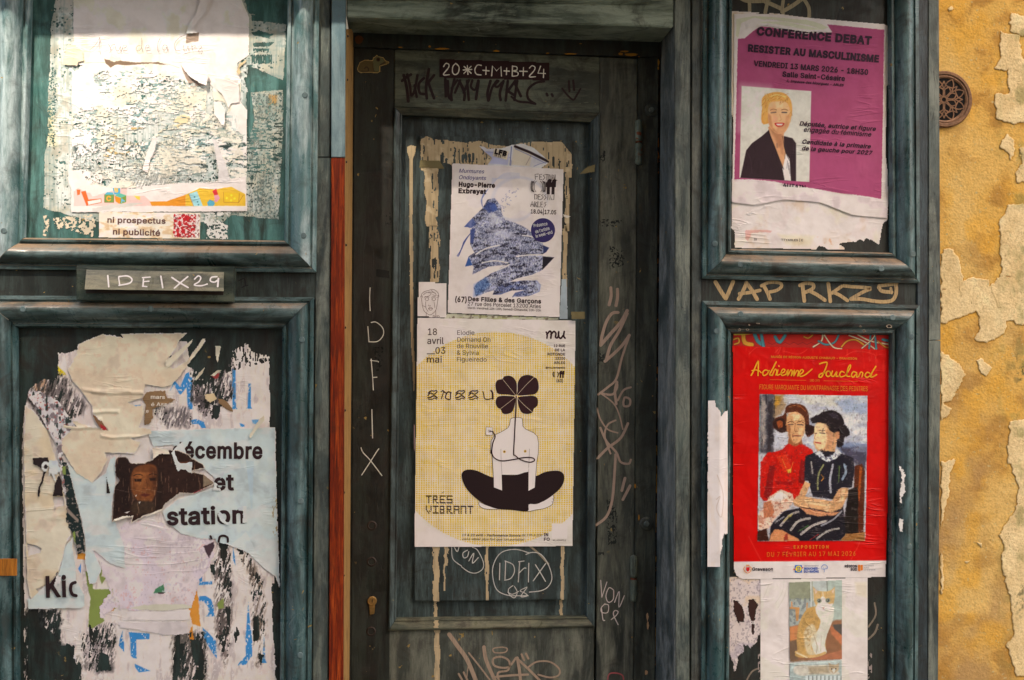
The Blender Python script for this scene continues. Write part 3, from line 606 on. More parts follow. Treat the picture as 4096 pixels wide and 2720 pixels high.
def raster_text(s, t, p0, p1, cap, col, bold=0.0, shear=0.0, spacing=1.0, op=1.0):
    P, Fc = text_verts(t, p0, p1, cap, bold, shear, spacing)
    for f in Fc:
        for i in range(1, len(f) - 1):
            tri = [tuple(P[f[0]]), tuple(P[f[i]]), tuple(P[f[i + 1]])]
            w = s._win(tri, 0.3); X, Y = s.X[w], s.Y[w]
            if X.size == 0: continue
            (x0, y0), (x1, y1), (x2, y2) = tri; e = 0.05
            a = (x1 - x0) * (Y - y0) - (y1 - y0) * (X - x0); b_ = (x2 - x1) * (Y - y1) - (y2 - y1) * (X - x1); c = (x0 - x2) * (Y - y2) - (y0 - y2) * (X - x2)
            ins = ((a >= -e) & (b_ >= -e) & (c >= -e)) | ((a <= e) & (b_ <= e) & (c <= e))
            s.rgb[w] = np.where(ins[..., None], s.rgb[w] * (1 - op) + np.array(col, float) * op, s.rgb[w])

# boards, mouldings, round things
def slab(name, quad, d0, d1, mat, parent=None, bev=0.0015, wob=0.0, quad2=None, segs=1, **kw):
    """board whose front face is quad (TL,TR,BR,BL) at depth d0, back at d1"""
    q2 = quad2 or quad; bm = bmesh.new()
    f = [bm.verts.new(W(x, y, d0)) for x, y in quad]
    b = []
    for (x, y), (x2, y2) in zip(quad, q2):
        w_ = W(x, y, d0) if quad2 is None else W(x2, y2, d1)
        b.append(bm.verts.new(Vector((w_.x, -d1, w_.z))))
    bm.faces.new(f[::-1]); bm.faces.new(b)
    for i in range(4): j = (i + 1) % 4; bm.faces.new([f[i], f[j], b[j], b[i]])
    bmesh.ops.recalc_face_normals(bm, faces=bm.faces)
    if bev: bmesh.ops.bevel(bm, geom=[e for e in bm.edges], offset=bev, segments=2, affect='EDGES', clamp_overlap=True)
    V = [tuple(v.co) for v in bm.verts]; bm.verts.index_update(); Fc = [[v.index for v in p.verts] for p in bm.faces]; bm.free()
    return mesh(name, V, Fc, mat, parent, **kw)

def moulding(parent, outer, inner, prof, mats, d=0.0, gap=0.0008, name='moulding'):
    """four mitred lengths; prof = [(t, height)] from the outer to the inner edge; mats = (horizontal, vertical)"""
    out = []
    O = [W(x, y, d) for x, y in outer]; N = [W(x, y, d) for x, y in inner]
    for i in range(4):
        j = (i + 1) % 4; a0, a1, b0, b1 = O[i], O[j], N[i], N[j]
        V = []; S = 24
        ln = (a1 - a0).length
        for t, h in prof:
            p = a0.lerp(b0, t); q = a1.lerp(b1, t)
            for k in range(S + 1):
                u = gap / ln + (1 - 2 * gap / ln) * k / S
                v = p.lerp(q, u)
                wob = (math.sin(k * 1.7 + i) + math.sin(k * 0.9 + t * 3)) * 0.00025 if 0 < k < S else 0
                V.append((v.x, -(d + h + wob), v.z))
        Fc = []
        for r in range(len(prof) - 1):
            for k in range(S):
                v0 = r * (S + 1) + k; Fc.append((v0, v0 + 1, v0 + S + 2, v0 + S + 1))
        o = mesh(name, V, Fc, mats[i % 2], parent, smooth=False)
        me = o.data
        bm = bmesh.new(); bm.from_mesh(me); bmesh.ops.recalc_face_normals(bm, faces=bm.faces)
        if sum(f.normal.y for f in bm.faces) > 0: bmesh.ops.reverse_faces(bm, faces=bm.faces)
        for f in bm.faces: f.smooth = True
        for e in bm.edges:
            if len(e.link_faces) == 2 and e.calc_face_angle(0) > R(38): e.smooth = False
        bm.to_mesh(me); bm.free(); out.append(o)
    return out

def disc(name, x, y, r, d, prof, mat, parent, n=24, **kw):
    """turned round thing on the facade: prof = [(radius fraction, height)] from the rim to the middle; r in metres"""
    c = W(x, y, d); V = []; Fc = []
    for rf, h in prof:
        for k in range(n):
            a = 2 * math.pi * k / n; V.append((c.x + r * rf * math.cos(a), -(d + h), c.z + r * rf * math.sin(a)))
    for i in range(len(prof) - 1):
        for k in range(n):
            k2 = (k + 1) % n; Fc.append((i * n + k, i * n + k2, (i + 1) * n + k2, (i + 1) * n + k))
    Fc.append([(len(prof) - 1) * n + k for k in range(n)])
    o = mesh(name, V, Fc, mat, parent, **kw)
    return o
def dup(o, dx, dz, parent=None):
    c = o.copy(); COL.objects.link(c); c.parent = o.parent; c.location = o.location + Vector((dx, 0, dz)); return c
Q = 0.002617

# ================================================================== THE LARGE STRUCTURE
BLU = ((40, 62, 66), (62, 84, 88), (98, 112, 114))
m_stile = painted_wood('stile_paint', (46, 62, 64), (88, 100, 98), (128, 132, 124), seed=1.3, grain=1.0, stain=0.35, rough=0.45)
m_mv = painted_wood('moulding_paint_vertical', (26, 56, 58), (52, 88, 92), (98, 126, 130), seed=2.1, grain=0.7, stain=0.55, rough=0.3)
m_mh = painted_wood('moulding_paint_horizontal', (26, 48, 48), (58, 84, 84), (104, 124, 126), horiz=True, seed=3.7, grain=0.6, stain=0.7, rough=0.32, dust=0.9)
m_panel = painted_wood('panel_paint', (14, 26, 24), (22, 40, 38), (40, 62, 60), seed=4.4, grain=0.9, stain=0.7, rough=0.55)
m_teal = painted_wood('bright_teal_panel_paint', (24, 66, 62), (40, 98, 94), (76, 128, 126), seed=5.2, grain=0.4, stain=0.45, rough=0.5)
m_dark = painted_wood('dark_green_paint', (12, 18, 16), (20, 32, 30), (40, 52, 50), seed=6.6, grain=1.0, stain=0.7, rough=0.5)
m_darkh = painted_wood('dark_green_paint_horizontal', (14, 22, 20), (28, 42, 40), (52, 66, 64), horiz=False, seed=7.6, grain=1.0, stain=0.6, rough=0.55)
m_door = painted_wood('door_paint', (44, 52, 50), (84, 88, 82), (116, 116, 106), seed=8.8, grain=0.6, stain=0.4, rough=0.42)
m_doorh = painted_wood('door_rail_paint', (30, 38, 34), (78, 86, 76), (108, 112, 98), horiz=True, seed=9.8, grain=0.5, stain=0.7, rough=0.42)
m_doorl = painted_wood('shaded_lock_stile_paint', (8, 14, 12), (18, 26, 23), (36, 44, 40), seed=10.3, grain=0.8, stain=0.7, rough=0.5)  # door paint darkened: the left jamb's shade is put into this colour
m_field = painted_wood('door_field_paint', (20, 34, 34), (40, 58, 60), (78, 94, 96), seed=11.3, grain=1.6, stain=0.5, rough=0.5)
m_jamb = painted_wood('weathered_jamb_paint', (60, 74, 76), (104, 112, 118), (146, 146, 148), seed=12.3, grain=1.5, stain=0.2, rough=0.5)
m_lint = painted_wood('lintel_paint', (40, 58, 50), (128, 140, 124), (158, 166, 152), horiz=True, seed=13.3, grain=0.2, stain=0.6, rough=0.5)
m_raw = raw_wood('orange_varnished_pine', (60, 14, 6), (122, 36, 10), (176, 72, 26), 1.0, 0.4)
m_beige = raw_wood('bare_pale_pine', (112, 76, 36), (158, 112, 62), (182, 138, 86), 4.0, 0.7)
m_wallp = plain('ochre_render', (200, 140, 50), 0.9, var=0.15, scale=8)
m_stone = plain('worn_limestone', (104, 97, 88), 0.85, var=0.2, scale=14, bump=0.6)

m_mvl = painted_wood('chalky_moulding_paint', (44, 92, 92), (104, 140, 144), (170, 184, 188), seed=22.1, grain=0.4, stain=0.35, rough=0.32)
m_mpost = painted_wood('frame_post_paint', (20, 26, 24), (46, 54, 50), (78, 82, 74), seed=23.1, grain=0.9, stain=0.5, rough=0.45)
BIG = [(0, 0.0), (0, .010), (.12, .0115), (.14, .007), (.19, .007), (.2, .012), (.225, .017), (.29, .0245), (.37, .029), (.46, .031), (.56, .029), (.66, .023), (.74, .014), (.79, .006), (.81, .003), (.86, .003), (.875, .008), (.94, .008), (.975, .004), (1, -.002), (1, -.017)]

# street, pavement, neighbouring surfaces (mostly outside the frame; they shade and bounce light)
def box(name, lo, hi, mat, parent=None, **kw):
    x0, y0, z0 = lo; x1, y1, z1 = hi
    V = [(x0, y0, z0), (x1, y0, z0), (x1, y1, z0), (x0, y1, z0), (x0, y0, z1), (x1, y0, z1), (x1, y1, z1), (x0, y1, z1)]
    return mesh(name, V, [(0, 3, 2, 1), (4, 5, 6, 7), (0, 1, 5, 4), (1, 2, 6, 5), (2, 3, 7, 6), (3, 0, 4, 7)], mat, parent, **kw)
m_asph = plain('street_asphalt', (60, 57, 54), 0.9, var=0.25, scale=30, bump=0.5)
mesh('ground', [(-60, -60, -.13), (60, -60, -.13), (60, 30, -.13), (-60, 30, -.13)], [(0, 1, 2, 3)], m_asph, kind='structure')
box('pavement', (-30, -1.3, -.14), (30, 0.3, 0.0), m_stone, kind='structure')
FX0 = W(-10, 340).x; FXW = W(938, 340).x
fac = empty('street_facade', (0, 0.3, 0), 'ochre rendered house wall around the blue shopfront and door', 'building')
box('upper_wall', (-7, 0.012, 3.05), (7, 0.5, 9.0), m_wallp, fac)
box('side_wall', (-7, 0.012, 0.0), (FX0 - 0.35, 0.5, 3.05), m_wallp, fac)
box('side_wall', (W(1040, 340, -.012).x, 0.0125, 0.0), (7, 0.5, 3.05), m_wallp, fac)
box('backing_wall', (FX0 - 0.35, 0.25, 0.0), (W(1040, 340, -.012).x, 0.5, 3.05), m_stone, fac)
# house across the street: its gable keeps the sun off all but the upper left of the shopfront
tt = 6.5 / (-SDIR.y)
def opp(q):
    p = W(q[0], q[1], 0) + SDIR * ((6.5) / (-SDIR.y)); return p
pa, pb = opp((0, 235)), opp((345, 55))
sl = (pb.z - pa.z) / (pb.x - pa.x)
lx, rx = pa.x - 1.6, pb.x + 3.2
zl, zr = pa.z - 1.6 * sl, pb.z + 3.2 * sl
ex = rx + (zr - zl) / sl
prof = [(lx, -.13), (ex, -.13), (ex, zl), (rx, zr), (lx, zl)]
V = [(x, -6.5, z) for x, z in prof] + [(x, -15, z) for x, z in prof]
n_ = 5
opph = empty('gabled_house', (0, -6.5, 0), 'rendered gabled house across the street', 'house')
mesh('wall', V, [tuple(range(5))[::-1], tuple(range(5, 10))] + [(i, (i + 1) % 5, (i + 1) % 5 + 5, i + 5) for i in range(5)], plain('facing_render', (112, 104, 94), 0.9, var=0.12, scale=5), opph)
m_glass = plain('dark_window_glass', (40, 44, 48), 0.15, var=0.1)
for wx in (-3.0, -0.6, 1.8):
    for wz in (1.2, 4.4):
        box('window', (wx, -6.52, wz), (wx + 1.0, -6.49, wz + 1.6), m_glass, opph)

# ---------------------------------------------------------------- left panelled bay
bay = empty('panelled_bay', tuple(W(150, 680, -.05)), 'wide blue green panelled shopfront bay left of the door', 'panelling')
for nm, q, mt in (('stile', [(316.5, -160), (331.0, -160), (329.6, 157), (317, 157)], m_stile), ('stile', [(316.6, 157.6), (330.8, 157.6), (327.3, 800), (311.5, 800)], m_stile)):
    slab(nm, q, -0.004, -.05, mt, bay, wob=1)
slab('groove_strip', [(330.6, -160), (331.8, -160), (328.8, 800), (327.0, 800)], -0.02, -.05, m_dark, bay, bev=0)
slab('rail', [(-20, 262), (318, 268), (318, 300), (-20, 300)], -0.006, -.05, m_darkh, bay)
slab('base_board', [(-20, 782), (318, 782), (318, 965), (-20, 965)], 0.0, -.05, m_stile, bay)
slab('stile', [(-40, -160), (-9, -160), (-16, 965), (-40, 965)], -0.004, -.05, m_stile, bay)
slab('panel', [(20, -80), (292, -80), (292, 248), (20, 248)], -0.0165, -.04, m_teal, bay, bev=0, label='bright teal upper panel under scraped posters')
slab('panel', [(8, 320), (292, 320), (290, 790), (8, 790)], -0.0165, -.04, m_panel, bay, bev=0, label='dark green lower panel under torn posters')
moulding(bay, [(-8, -110), (320.5, -110), (316.3, 272.6), (-8, 269.2)], [(34, -80), (288.5, -80), (284.4, 240.4), (24.8, 237.6)], BIG, (m_mh, m_mvl), d=-0.004)
moulding(bay, [(-14, 295.6), (314.2, 297.4), (311, 782), (-14, 782)], [(17.4, 327.6), (282.2, 328.4), (279.4, 752), (19.5, 752)], BIG, (m_mh, m_mv), d=-0.004)
# filler screws of the mouldings
m_stud = painted_wood('stud_paint', (58, 84, 90), (86, 110, 116), (112, 130, 132), seed=20, grain=0.2, stain=0.3)
for x, y in [B(160, 570)[0], B(1042, 568)[0], B(2100, 62)[0], B(2088, 780)[0], B(28, 30)[0], C(2080, 330)[0], C(2075, 1395)[0], A(2108, 660)[0]]:
    disc('plug', x, y, 0.0075, 0.0235, [(1, 0), (1, .0032), (.85, .0042), (.0, .0042)], m_stud, bay)

# jamb boards
jb = empty('door_jamb_lining', tuple(W(340, 680, -.05)), 'old jamb of the doorway, blue above and bare orange pine below', 'door jamb')
slab('blue_board', [(332.0, -160), (346.6, -160), (345.0, 157.2), (331.2, 157.2)], 0.004, -.03, painted_wood('sky_blue_board', (86, 112, 122), (112, 140, 150), (138, 158, 164), seed=14.5, grain=0.15, stain=0.12, rough=0.4), jb)
slab('pine_board', [(331.3, 157.6), (344.8, 157.6), (342.2, 965), (327.6, 965)], 0.002, -.03, m_raw, jb)
qf = [(346.2, 29), (344.7, 157), (341.8, 680), (341.0, 965)]; qb = [(353.6, 29), (352.6, 157), (349.4, 680), (348.4, 965)]
V = []
for (x, y) in qf: V.append(tuple(W(x, y, -0.004)))
for (x, y) in qb: V.append(tuple(W(x, y, -0.165)))
V += [(v[0] - .02, v[1] + .01, v[2]) for v in V[:4]] + [(v[0] - .02, v[1] + .01, v[2]) for v in V[4:]]
Fc = [(i, i + 1, i + 5, i + 4) for i in range(3)]
mesh('pale_batten', V, Fc, m_beige, jb)
m_nail = plain('black_nail', (34, 22, 16), 0.5)
nails = []
for (x, y) in D(40, 250, 36, 552, 30, 1120) + E(28, 127, 22, 697, 20, 1270) + F(14, 272, 12, 845, 5, 1410):
    t = 0.18; a = W(x, y, -0.03)
    if not nails: nails.append(disc('nail', x + .3, y, 0.0034, -0.028, [(1, 0), (.9, .002), (0, .003)], m_nail, jb, n=12)); n0 = W(x + .3, y, -0.028)
    else:
        p = W(x + .3, y, -0.028); dup(nails[0], p.x - n0.x, p.z - n0.z)

# ---------------------------------------------------------------- lintel, door frame, right jamb
lt = empty('door_lintel', tuple(W(510, 20, -.05)), 'greyish green lintel board over the recessed door', 'lintel')
slab('frieze', [(346.8, -70), (673.8, -70), (673.6, 27.2), (346.4, 16.8)], 0.0, -.165, m_lint, lt, bev=0.003)
slab('ledge', [(348, -64), (655, -64), (652, 4.2), (349, -1.5)], 0.008, 0.001, m_lint, lt, bev=0.003)
slab('cornice', [(-45, -100), (346, -100), (346, -76), (-45, -76)], 0.155, -.05, m_stile, lt)
slab('shading_hood', [(346.5, -110), (960, -110), (960, -70), (346.5, -70)], 0.235, -.05, m_stile, lt)  # unseen hood, added and sized to keep the lintel in shade
fr = empty('door_frame', tuple(W(510, 680, -.18)), 'dark flaking door frame around the recessed green door', 'door frame')
slab('frame_head', [(349, 6), (662, 6), (662, 57.5), (349, 46.6)], -0.158, -.25, m_dark, fr)
slab('frame_post', [(638.2, 57.6), (658.4, 57.6), (653.4, 965), (632.6, 965)], -0.160, -.25, m_mpost, fr)
slab('frame_gap', [(657.6, 50), (661, 50), (657.5, 965), (652.5, 965)], -0.176, -.25, m_dark, fr, bev=0)
slab('frame_stop', [(349.0, 46), (353.2, 46), (349.2, 965), (345, 965)], -0.168, -.25, m_dark, fr, bev=0)
# right reveal: weathered board seen at an angle
jr = empty('weathered_reveal', tuple(W(668, 680, -.1)), 'weathered blue grey reveal board right of the door', 'door reveal')
SG = 30; V = []; 
for (xf, yf, d_) in ((659.3, 0, -.165), (674.4, 0, 0.0)):
    pass
fx = W(674.2, 340, 0).x; fx2 = W(675.4, 660, 0).x; bx = W(660.0, 340, -.165).x; bx2 = W(654.2, 680, -.165).x
zt = W(670, -60, 0).z
bx = 0.5 * (bx + fx) * 0 + W(656.6, 340, -.165).x
rows = [((bx, -.165), (fx, -.003)), ]
V = [(W(661.5, 20, -.165).x, .165, zt), (W(674.2, 20, 0).x, 0.003, zt), (W(675.8, 680, 0).x, 0.003, 0.0), (W(654.0, 680, -.165).x, .165, 0.0)]
V += [(x + .03, y + .0, z) for x, y, z in V]
mesh('reveal_board', V, [(0, 3, 2, 1), (1, 2, 6, 5), (4, 5, 6, 7)], m_jamb, jr)

# ---------------------------------------------------------------- right panelled pilaster
pil = empty('panelled_pilaster', tuple(W(820, 680, -.05)), 'narrow blue green panelled pilaster between the door and the ochre wall', 'panelling')
slab('stile', [(674.3, -160), (690.6, -160), (689.2, 965), (676.4, 965)], 0.0, -.05, m_stile, pil)
slab('stile', [(692.2, -160), (701.8, -160), (701.6, 965), (690.6, 965)], -0.008, -.05, painted_wood('worn_stile_paint', (50, 62, 64), (82, 92, 92), (112, 114, 108), seed=15.5, grain=1.8, stain=0.5, rough=0.6), pil)
slab('groove', [(690.2, -160), (692.6, -160), (691.2, 965), (688.8, 965)], -0.03, -.05, m_dark, pil, bev=0)
slab('rail', [(701, 276), (918.5, 279), (918.5, 309), (701, 305)], -0.008, -.05, m_darkh, pil)
slab('stile', [(917.5, -160), (928.2, -160), (927.4, 965), (917.5, 965)], -0.0015, -.05, painted_wood('dark_blue_weathered', (24, 36, 42), (40, 56, 64), (60, 78, 86), seed=16.5, grain=1.8, stain=0.4), pil)
slab('edge_strip', [(928.4, -160), (938.2, -160), (941.0, 340), (938.6, 965), (928.0, 965)][:2] + [(940.6, 340), (928.8, 340)], 0.0, -.05, m_stile, pil, bev=0.001)
slab('edge_strip', [(928.8, 340.5), (940.6, 340.5), (936.0, 965), (927.6, 965)], 0.0, -.05, m_stile, pil, bev=0.001)
slab('base_board', [(701, 790), (918, 790), (918, 965), (701, 965)], 0.0, -.05, m_stile, pil)
slab('panel', [(724, -60), (894, -60), (894, 258), (724, 256)], -0.0195, -.04, m_dark, pil, bev=0)
slab('panel', [(724, 326), (894, 328), (894, 790), (724, 790)], -0.0195, -.04, m_dark, pil, bev=0)
moulding(pil, [(702.6, -100), (916.6, -100), (918.6, 283.4), (701.6, 279.0)], [(732.5, -70), (888.2, -70), (890.4, 252.6), (731.2, 248.6)], BIG, (m_mh, m_mv), d=-0.009)
moulding(pil, [(701.4, 301.0), (918.2, 305.2), (916, 800), (700.6, 800)], [(731.0, 333.6), (889.8, 334.6), (888.6, 770), (728.6, 770)], BIG, (m_mh, m_mv), d=-0.009)
for x, y in [H(222, 120)[0], H(398, 262)[0], H(1372, 290)[0], H(1592, 190)[0], H(400, 604)[0], H(1450, 628)[0], H(235, 722)[0], H(1580, 760)[0], I(1565, 645)[0]]:
    disc('plug', x, y, 0.0078, 0.0182, [(1, 0), (1, .0032), (.85, .0042), (.0, .0042)], m_stud, pil)
for x, y in [G(1728, 350)[0], G(1740, 1196)[0], H(1743, 462)[0], H(1742, 1262)[0], H(1730, 1125)[0]]:
    disc('screw_hole', x, y, 0.003, 0.0004, [(1, 0), (.6, -.002), (0, -.003)], m_nail, pil, n=10)

# ---------------------------------------------------------------- the door
dr = empty('street_door', tuple(W(495, 960, -.2)), 'old recessed dark green panelled door covered in posters and tags', 'door')
TL, TR, BR, BL = (394.3, 107.0), (599.6, 113.6), (594.2, 626.6), (388.4, 630.4)
slab('stile', [(353.8, 47.2), (394.1, 48.6), (388.2, 965), (349.2, 965)], -0.17, -.21, m_doorl, dr, bev=0.002, label='lock stile darkened for jamb shade, with a white vertical tag')
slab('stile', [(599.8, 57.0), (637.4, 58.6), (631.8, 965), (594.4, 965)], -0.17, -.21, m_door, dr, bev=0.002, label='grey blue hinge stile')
slab('rail', [(394.5, 48.8), (599.5, 56.8), TR, TL], -0.1705, -.21, m_doorh, dr, bev=0.002)
slab('rail', [BL, BR, (592, 965), (386, 965)], -0.1705, -.21, m_door, dr, bev=0.002)
slab('field', [(390, 100), (602, 106), (598, 632), (384, 634)], -0.190, -.205, m_field, dr, bev=0)
DP = [(0, 0), (0, .006), (.10, .008), (.2, .008), (.35, .005), (.6, .003), (.78, .0005), (.82, .003), (.95, .002), (1, -.004), (1, -.02)]
moulding(dr, [TL, TR, BR, BL], [(402.2, 115.4), (590.4, 122.2), (586.4, 616.4), (396.2, 618.6)], DP, (painted_wood('door_moulding_paint', (40, 50, 44), (74, 80, 70), (112, 108, 90), horiz=True, seed=17.5, grain=0.4, stain=0.7, rough=0.36), m_field), d=-.1705)
slab('raised_panel', [(419.6, 135.2), (572.6, 139.8), (568.0, 600.0), (413.8, 601.6)], -0.178, -.19, m_field, dr, bev=0.003)
bm = None
# hinges
m_hinge = painted_wood('hinge_paint', (70, 84, 78), (98, 110, 100), (128, 136, 122), seed=18.5, grain=0.2, stain=0.5, chips=0.55, chipcol=(120, 50, 20), rough=0.45)
m_rust = plain('rust', (96, 44, 22), 0.8)
def hinge(x0, y0, x1, y1, lab):
    o = None; cx = (x0 + x1) / 2; r = (x1 - x0) / 2 * Q
    a = W(cx, y0, -.165); b = W(cx, y1, -.165); yc = .165 - .0
    h = bpy.data.objects.new('hinge', None); COL.objects.link(h); h.parent = dr; h['label'] = lab; ORG[h.name] = ORG[dr.name]
    def barrel(z0, z1, mat, nm, rr):
        V = []; Fc = []; n = 16
        zz = [(0, .0), (.03, .62), (.08, .92), (.14, 1), (.86, 1), (.92, .92), (.97, .62), (1, .0)] if nm == 'barrel' else [(0, 1), (1, 1)]
        for t, f in zz:
            for k in range(n):
                an = 2 * math.pi * k / n; V.append((a.x + rr * f * math.cos(an), .158 + rr * f * math.sin(an), z0 + (z1 - z0) * t))
        for i in range(len(zz) - 1):
            for k in range(n): k2 = (k + 1) % n; Fc.append((i * n + k, i * n + k2, (i + 1) * n + k2, (i + 1) * n + k))
        mesh(nm, V, Fc, mat, h, smooth=True)
    zm = b.z + (a.z - b.z) * 0.5
    barrel(b.z, zm - .0006, m_hinge, 'barrel', r); barrel(zm + .0006, a.z, m_hinge, 'barrel', r); barrel(zm - .002, zm + .002, m_rust, 'washer', r * .93)
hinge(634.6, 119.5, 642.2, 165.5, 'upper painted hinge beside the lilac exhibition poster level')
hinge(629.4, 554.6, 637.0, 601.8, 'lower rusty door hinge left of the white cat sheet')
for (x, y), l in (((651.4, 110.0), 'round painted bolt cover above the upper hinge'), ((646.4, 523.8), 'round painted bolt cover above the lower hinge')):
    b_ = empty('bolt_cover', tuple(W(x, y, -.16)), l, 'bolt')
    disc('rosette', x, y, 0.0195, -.1595, [(1, 0), (.97, .003), (.8, .0055), (.45, .0065), (.4, .0065)], m_mpost, b_)
    disc('bolt_head', x, y, 0.0075, -.153, [(1, 0), (1, .004), (.7, .007), (0, .0075)], m_stile, b_)
# lock
lk = empty('door_lock', tuple(W(371.5, 610, -.17)), 'brass cylinder lock in the dark lock stile', 'lock')
m_brass = plain('worn_brass', (176, 132, 78), 0.35, 0.8, var=0.25)
x, y = F(212, 1020)[0]
disc('cylinder', x, y, 0.0125, -.17, [(1, 0), (1, .006), (.9, .0075), (.82, .0078), (.8, .0068), (.0, .0068)], m_brass, lk)
decal('keyhole', [[(x - .35, y - 1.6), (x + .35, y - 1.6), (x + .5, y - .4), (x + .25, y + 1.8), (x - .3, y + 1.8), (x - .5, y - .2)]], m_nail, -.1629, lk)
slab('cylinder_body', F(190, 1050, 232, 1050, 228, 1112, 196, 1118), -0.1655, -.17, m_brass, lk)
for (x, y), l in ((F(210, 500)[0], 'top'), (F(208, 750)[0], 'middle'), (F(205, 1232)[0], 'low')):
    disc('old_handle_hole', x, y, 0.0085, -.1697, [(1.6, 0), (1.2, .0012), (1, .0008), (.9, -.004), (0, -.012)], m_nail, dr, n=16)

# ---------------------------------------------------------------- letter slot
ls = empty('letter_slot', tuple(W(155, 300, 0)), 'metal letter slot with IDFIX24 written on its flap', 'letter box')
m_slot = painted_wood('slot_paint', (36, 52, 50), (60, 76, 72), (92, 98, 86), horiz=True, seed=19.5, grain=0.2, stain=0.5, rough=0.35)
slab('back_plate', B(527, 265, 1622, 275, 1612, 522, 527, 508), 0.034, -.006, m_slot, ls, bev=0.002)
m_flap = painted_wood('flap_metal', (90, 92, 84), (124, 122, 110), (158, 148, 126), horiz=True, seed=21.5, grain=0.2, stain=0.5, rough=0.32)
fl = B(597, 297, 1548, 314, 1546, 445, 585, 432)
V = [tuple(W(fl[0][0], fl[0][1], .0352)), tuple(W(fl[1][0], fl[1][1], .0352)), tuple(W(fl[2][0], fl[2][1], .052)), tuple(W(fl[3][0], fl[3][1], .052))]
V += [(v[0], v[1] + .002, v[2] - .0005) for v in V]
mesh('flap', V, [(0, 3, 2, 1), (4, 5, 6, 7), (0, 1, 5, 4), (1, 2, 6, 5), (2, 3, 7, 6), (3, 0, 4, 7)], m_flap, ls)
slab('slot_mouth', B(595, 425, 1546, 440, 1544, 472, 593, 459), 0.0350, 0.03, m_nail, ls, bev=0)
def flapd(x, y):
    t = (y - 297 - (x - 597) * .015) / 133.0; return .0352 + (.052 - .0352) * t + .0006
def strokes_on(name, lst, mat, fd, parent, **kw):
    V = []; Fc = []
    for i, (pts, w) in enumerate(lst):
        for p in ribbon(pts, w, seed=i, jit=.12):
            b = len(V); V += [tuple(W(a, c, fd(a, c) + i * .00005)) for a, c in p]; Fc.append(list(range(b, b + len(p))))
    return mesh(name, V, Fc, mat, parent, **kw)
_fd = lambda a, c: flapd(a * K, (c - 226.75) * K)
wm = marker((232, 226, 222), worn=0.1, horiz=True)
strokes_on('lettering', [(B(745, 338, 752, 415), 1.5), (B(820, 350, 828, 405), 1.3), (B(822, 345, 880, 340, 912, 362, 895, 390, 822, 405), 1.5),
    (B(992, 362, 988, 412), 1.6), (B(985, 352, 1038, 348), 1.5), (B(990, 380, 1030, 376), 1.2), (B(985, 410, 1015, 414), 1.2), (B(1112, 342, 1125, 422), 1.7), (B(1188, 350, 1240, 385, 1300, 420), 1.6), (B(1298, 345, 1250, 385, 1205, 425), 1.6),
    (B(1345, 362, 1370, 340, 1388, 352, 1375, 380, 1342, 402, 1390, 408, 1432, 396), 1.4), (B(1500, 345, 1462, 350, 1455, 375, 1485, 382, 1512, 362), 1.5), (B(1510, 358, 1505, 412), 1.8)], wm, _fd, ls, kind='stuff')

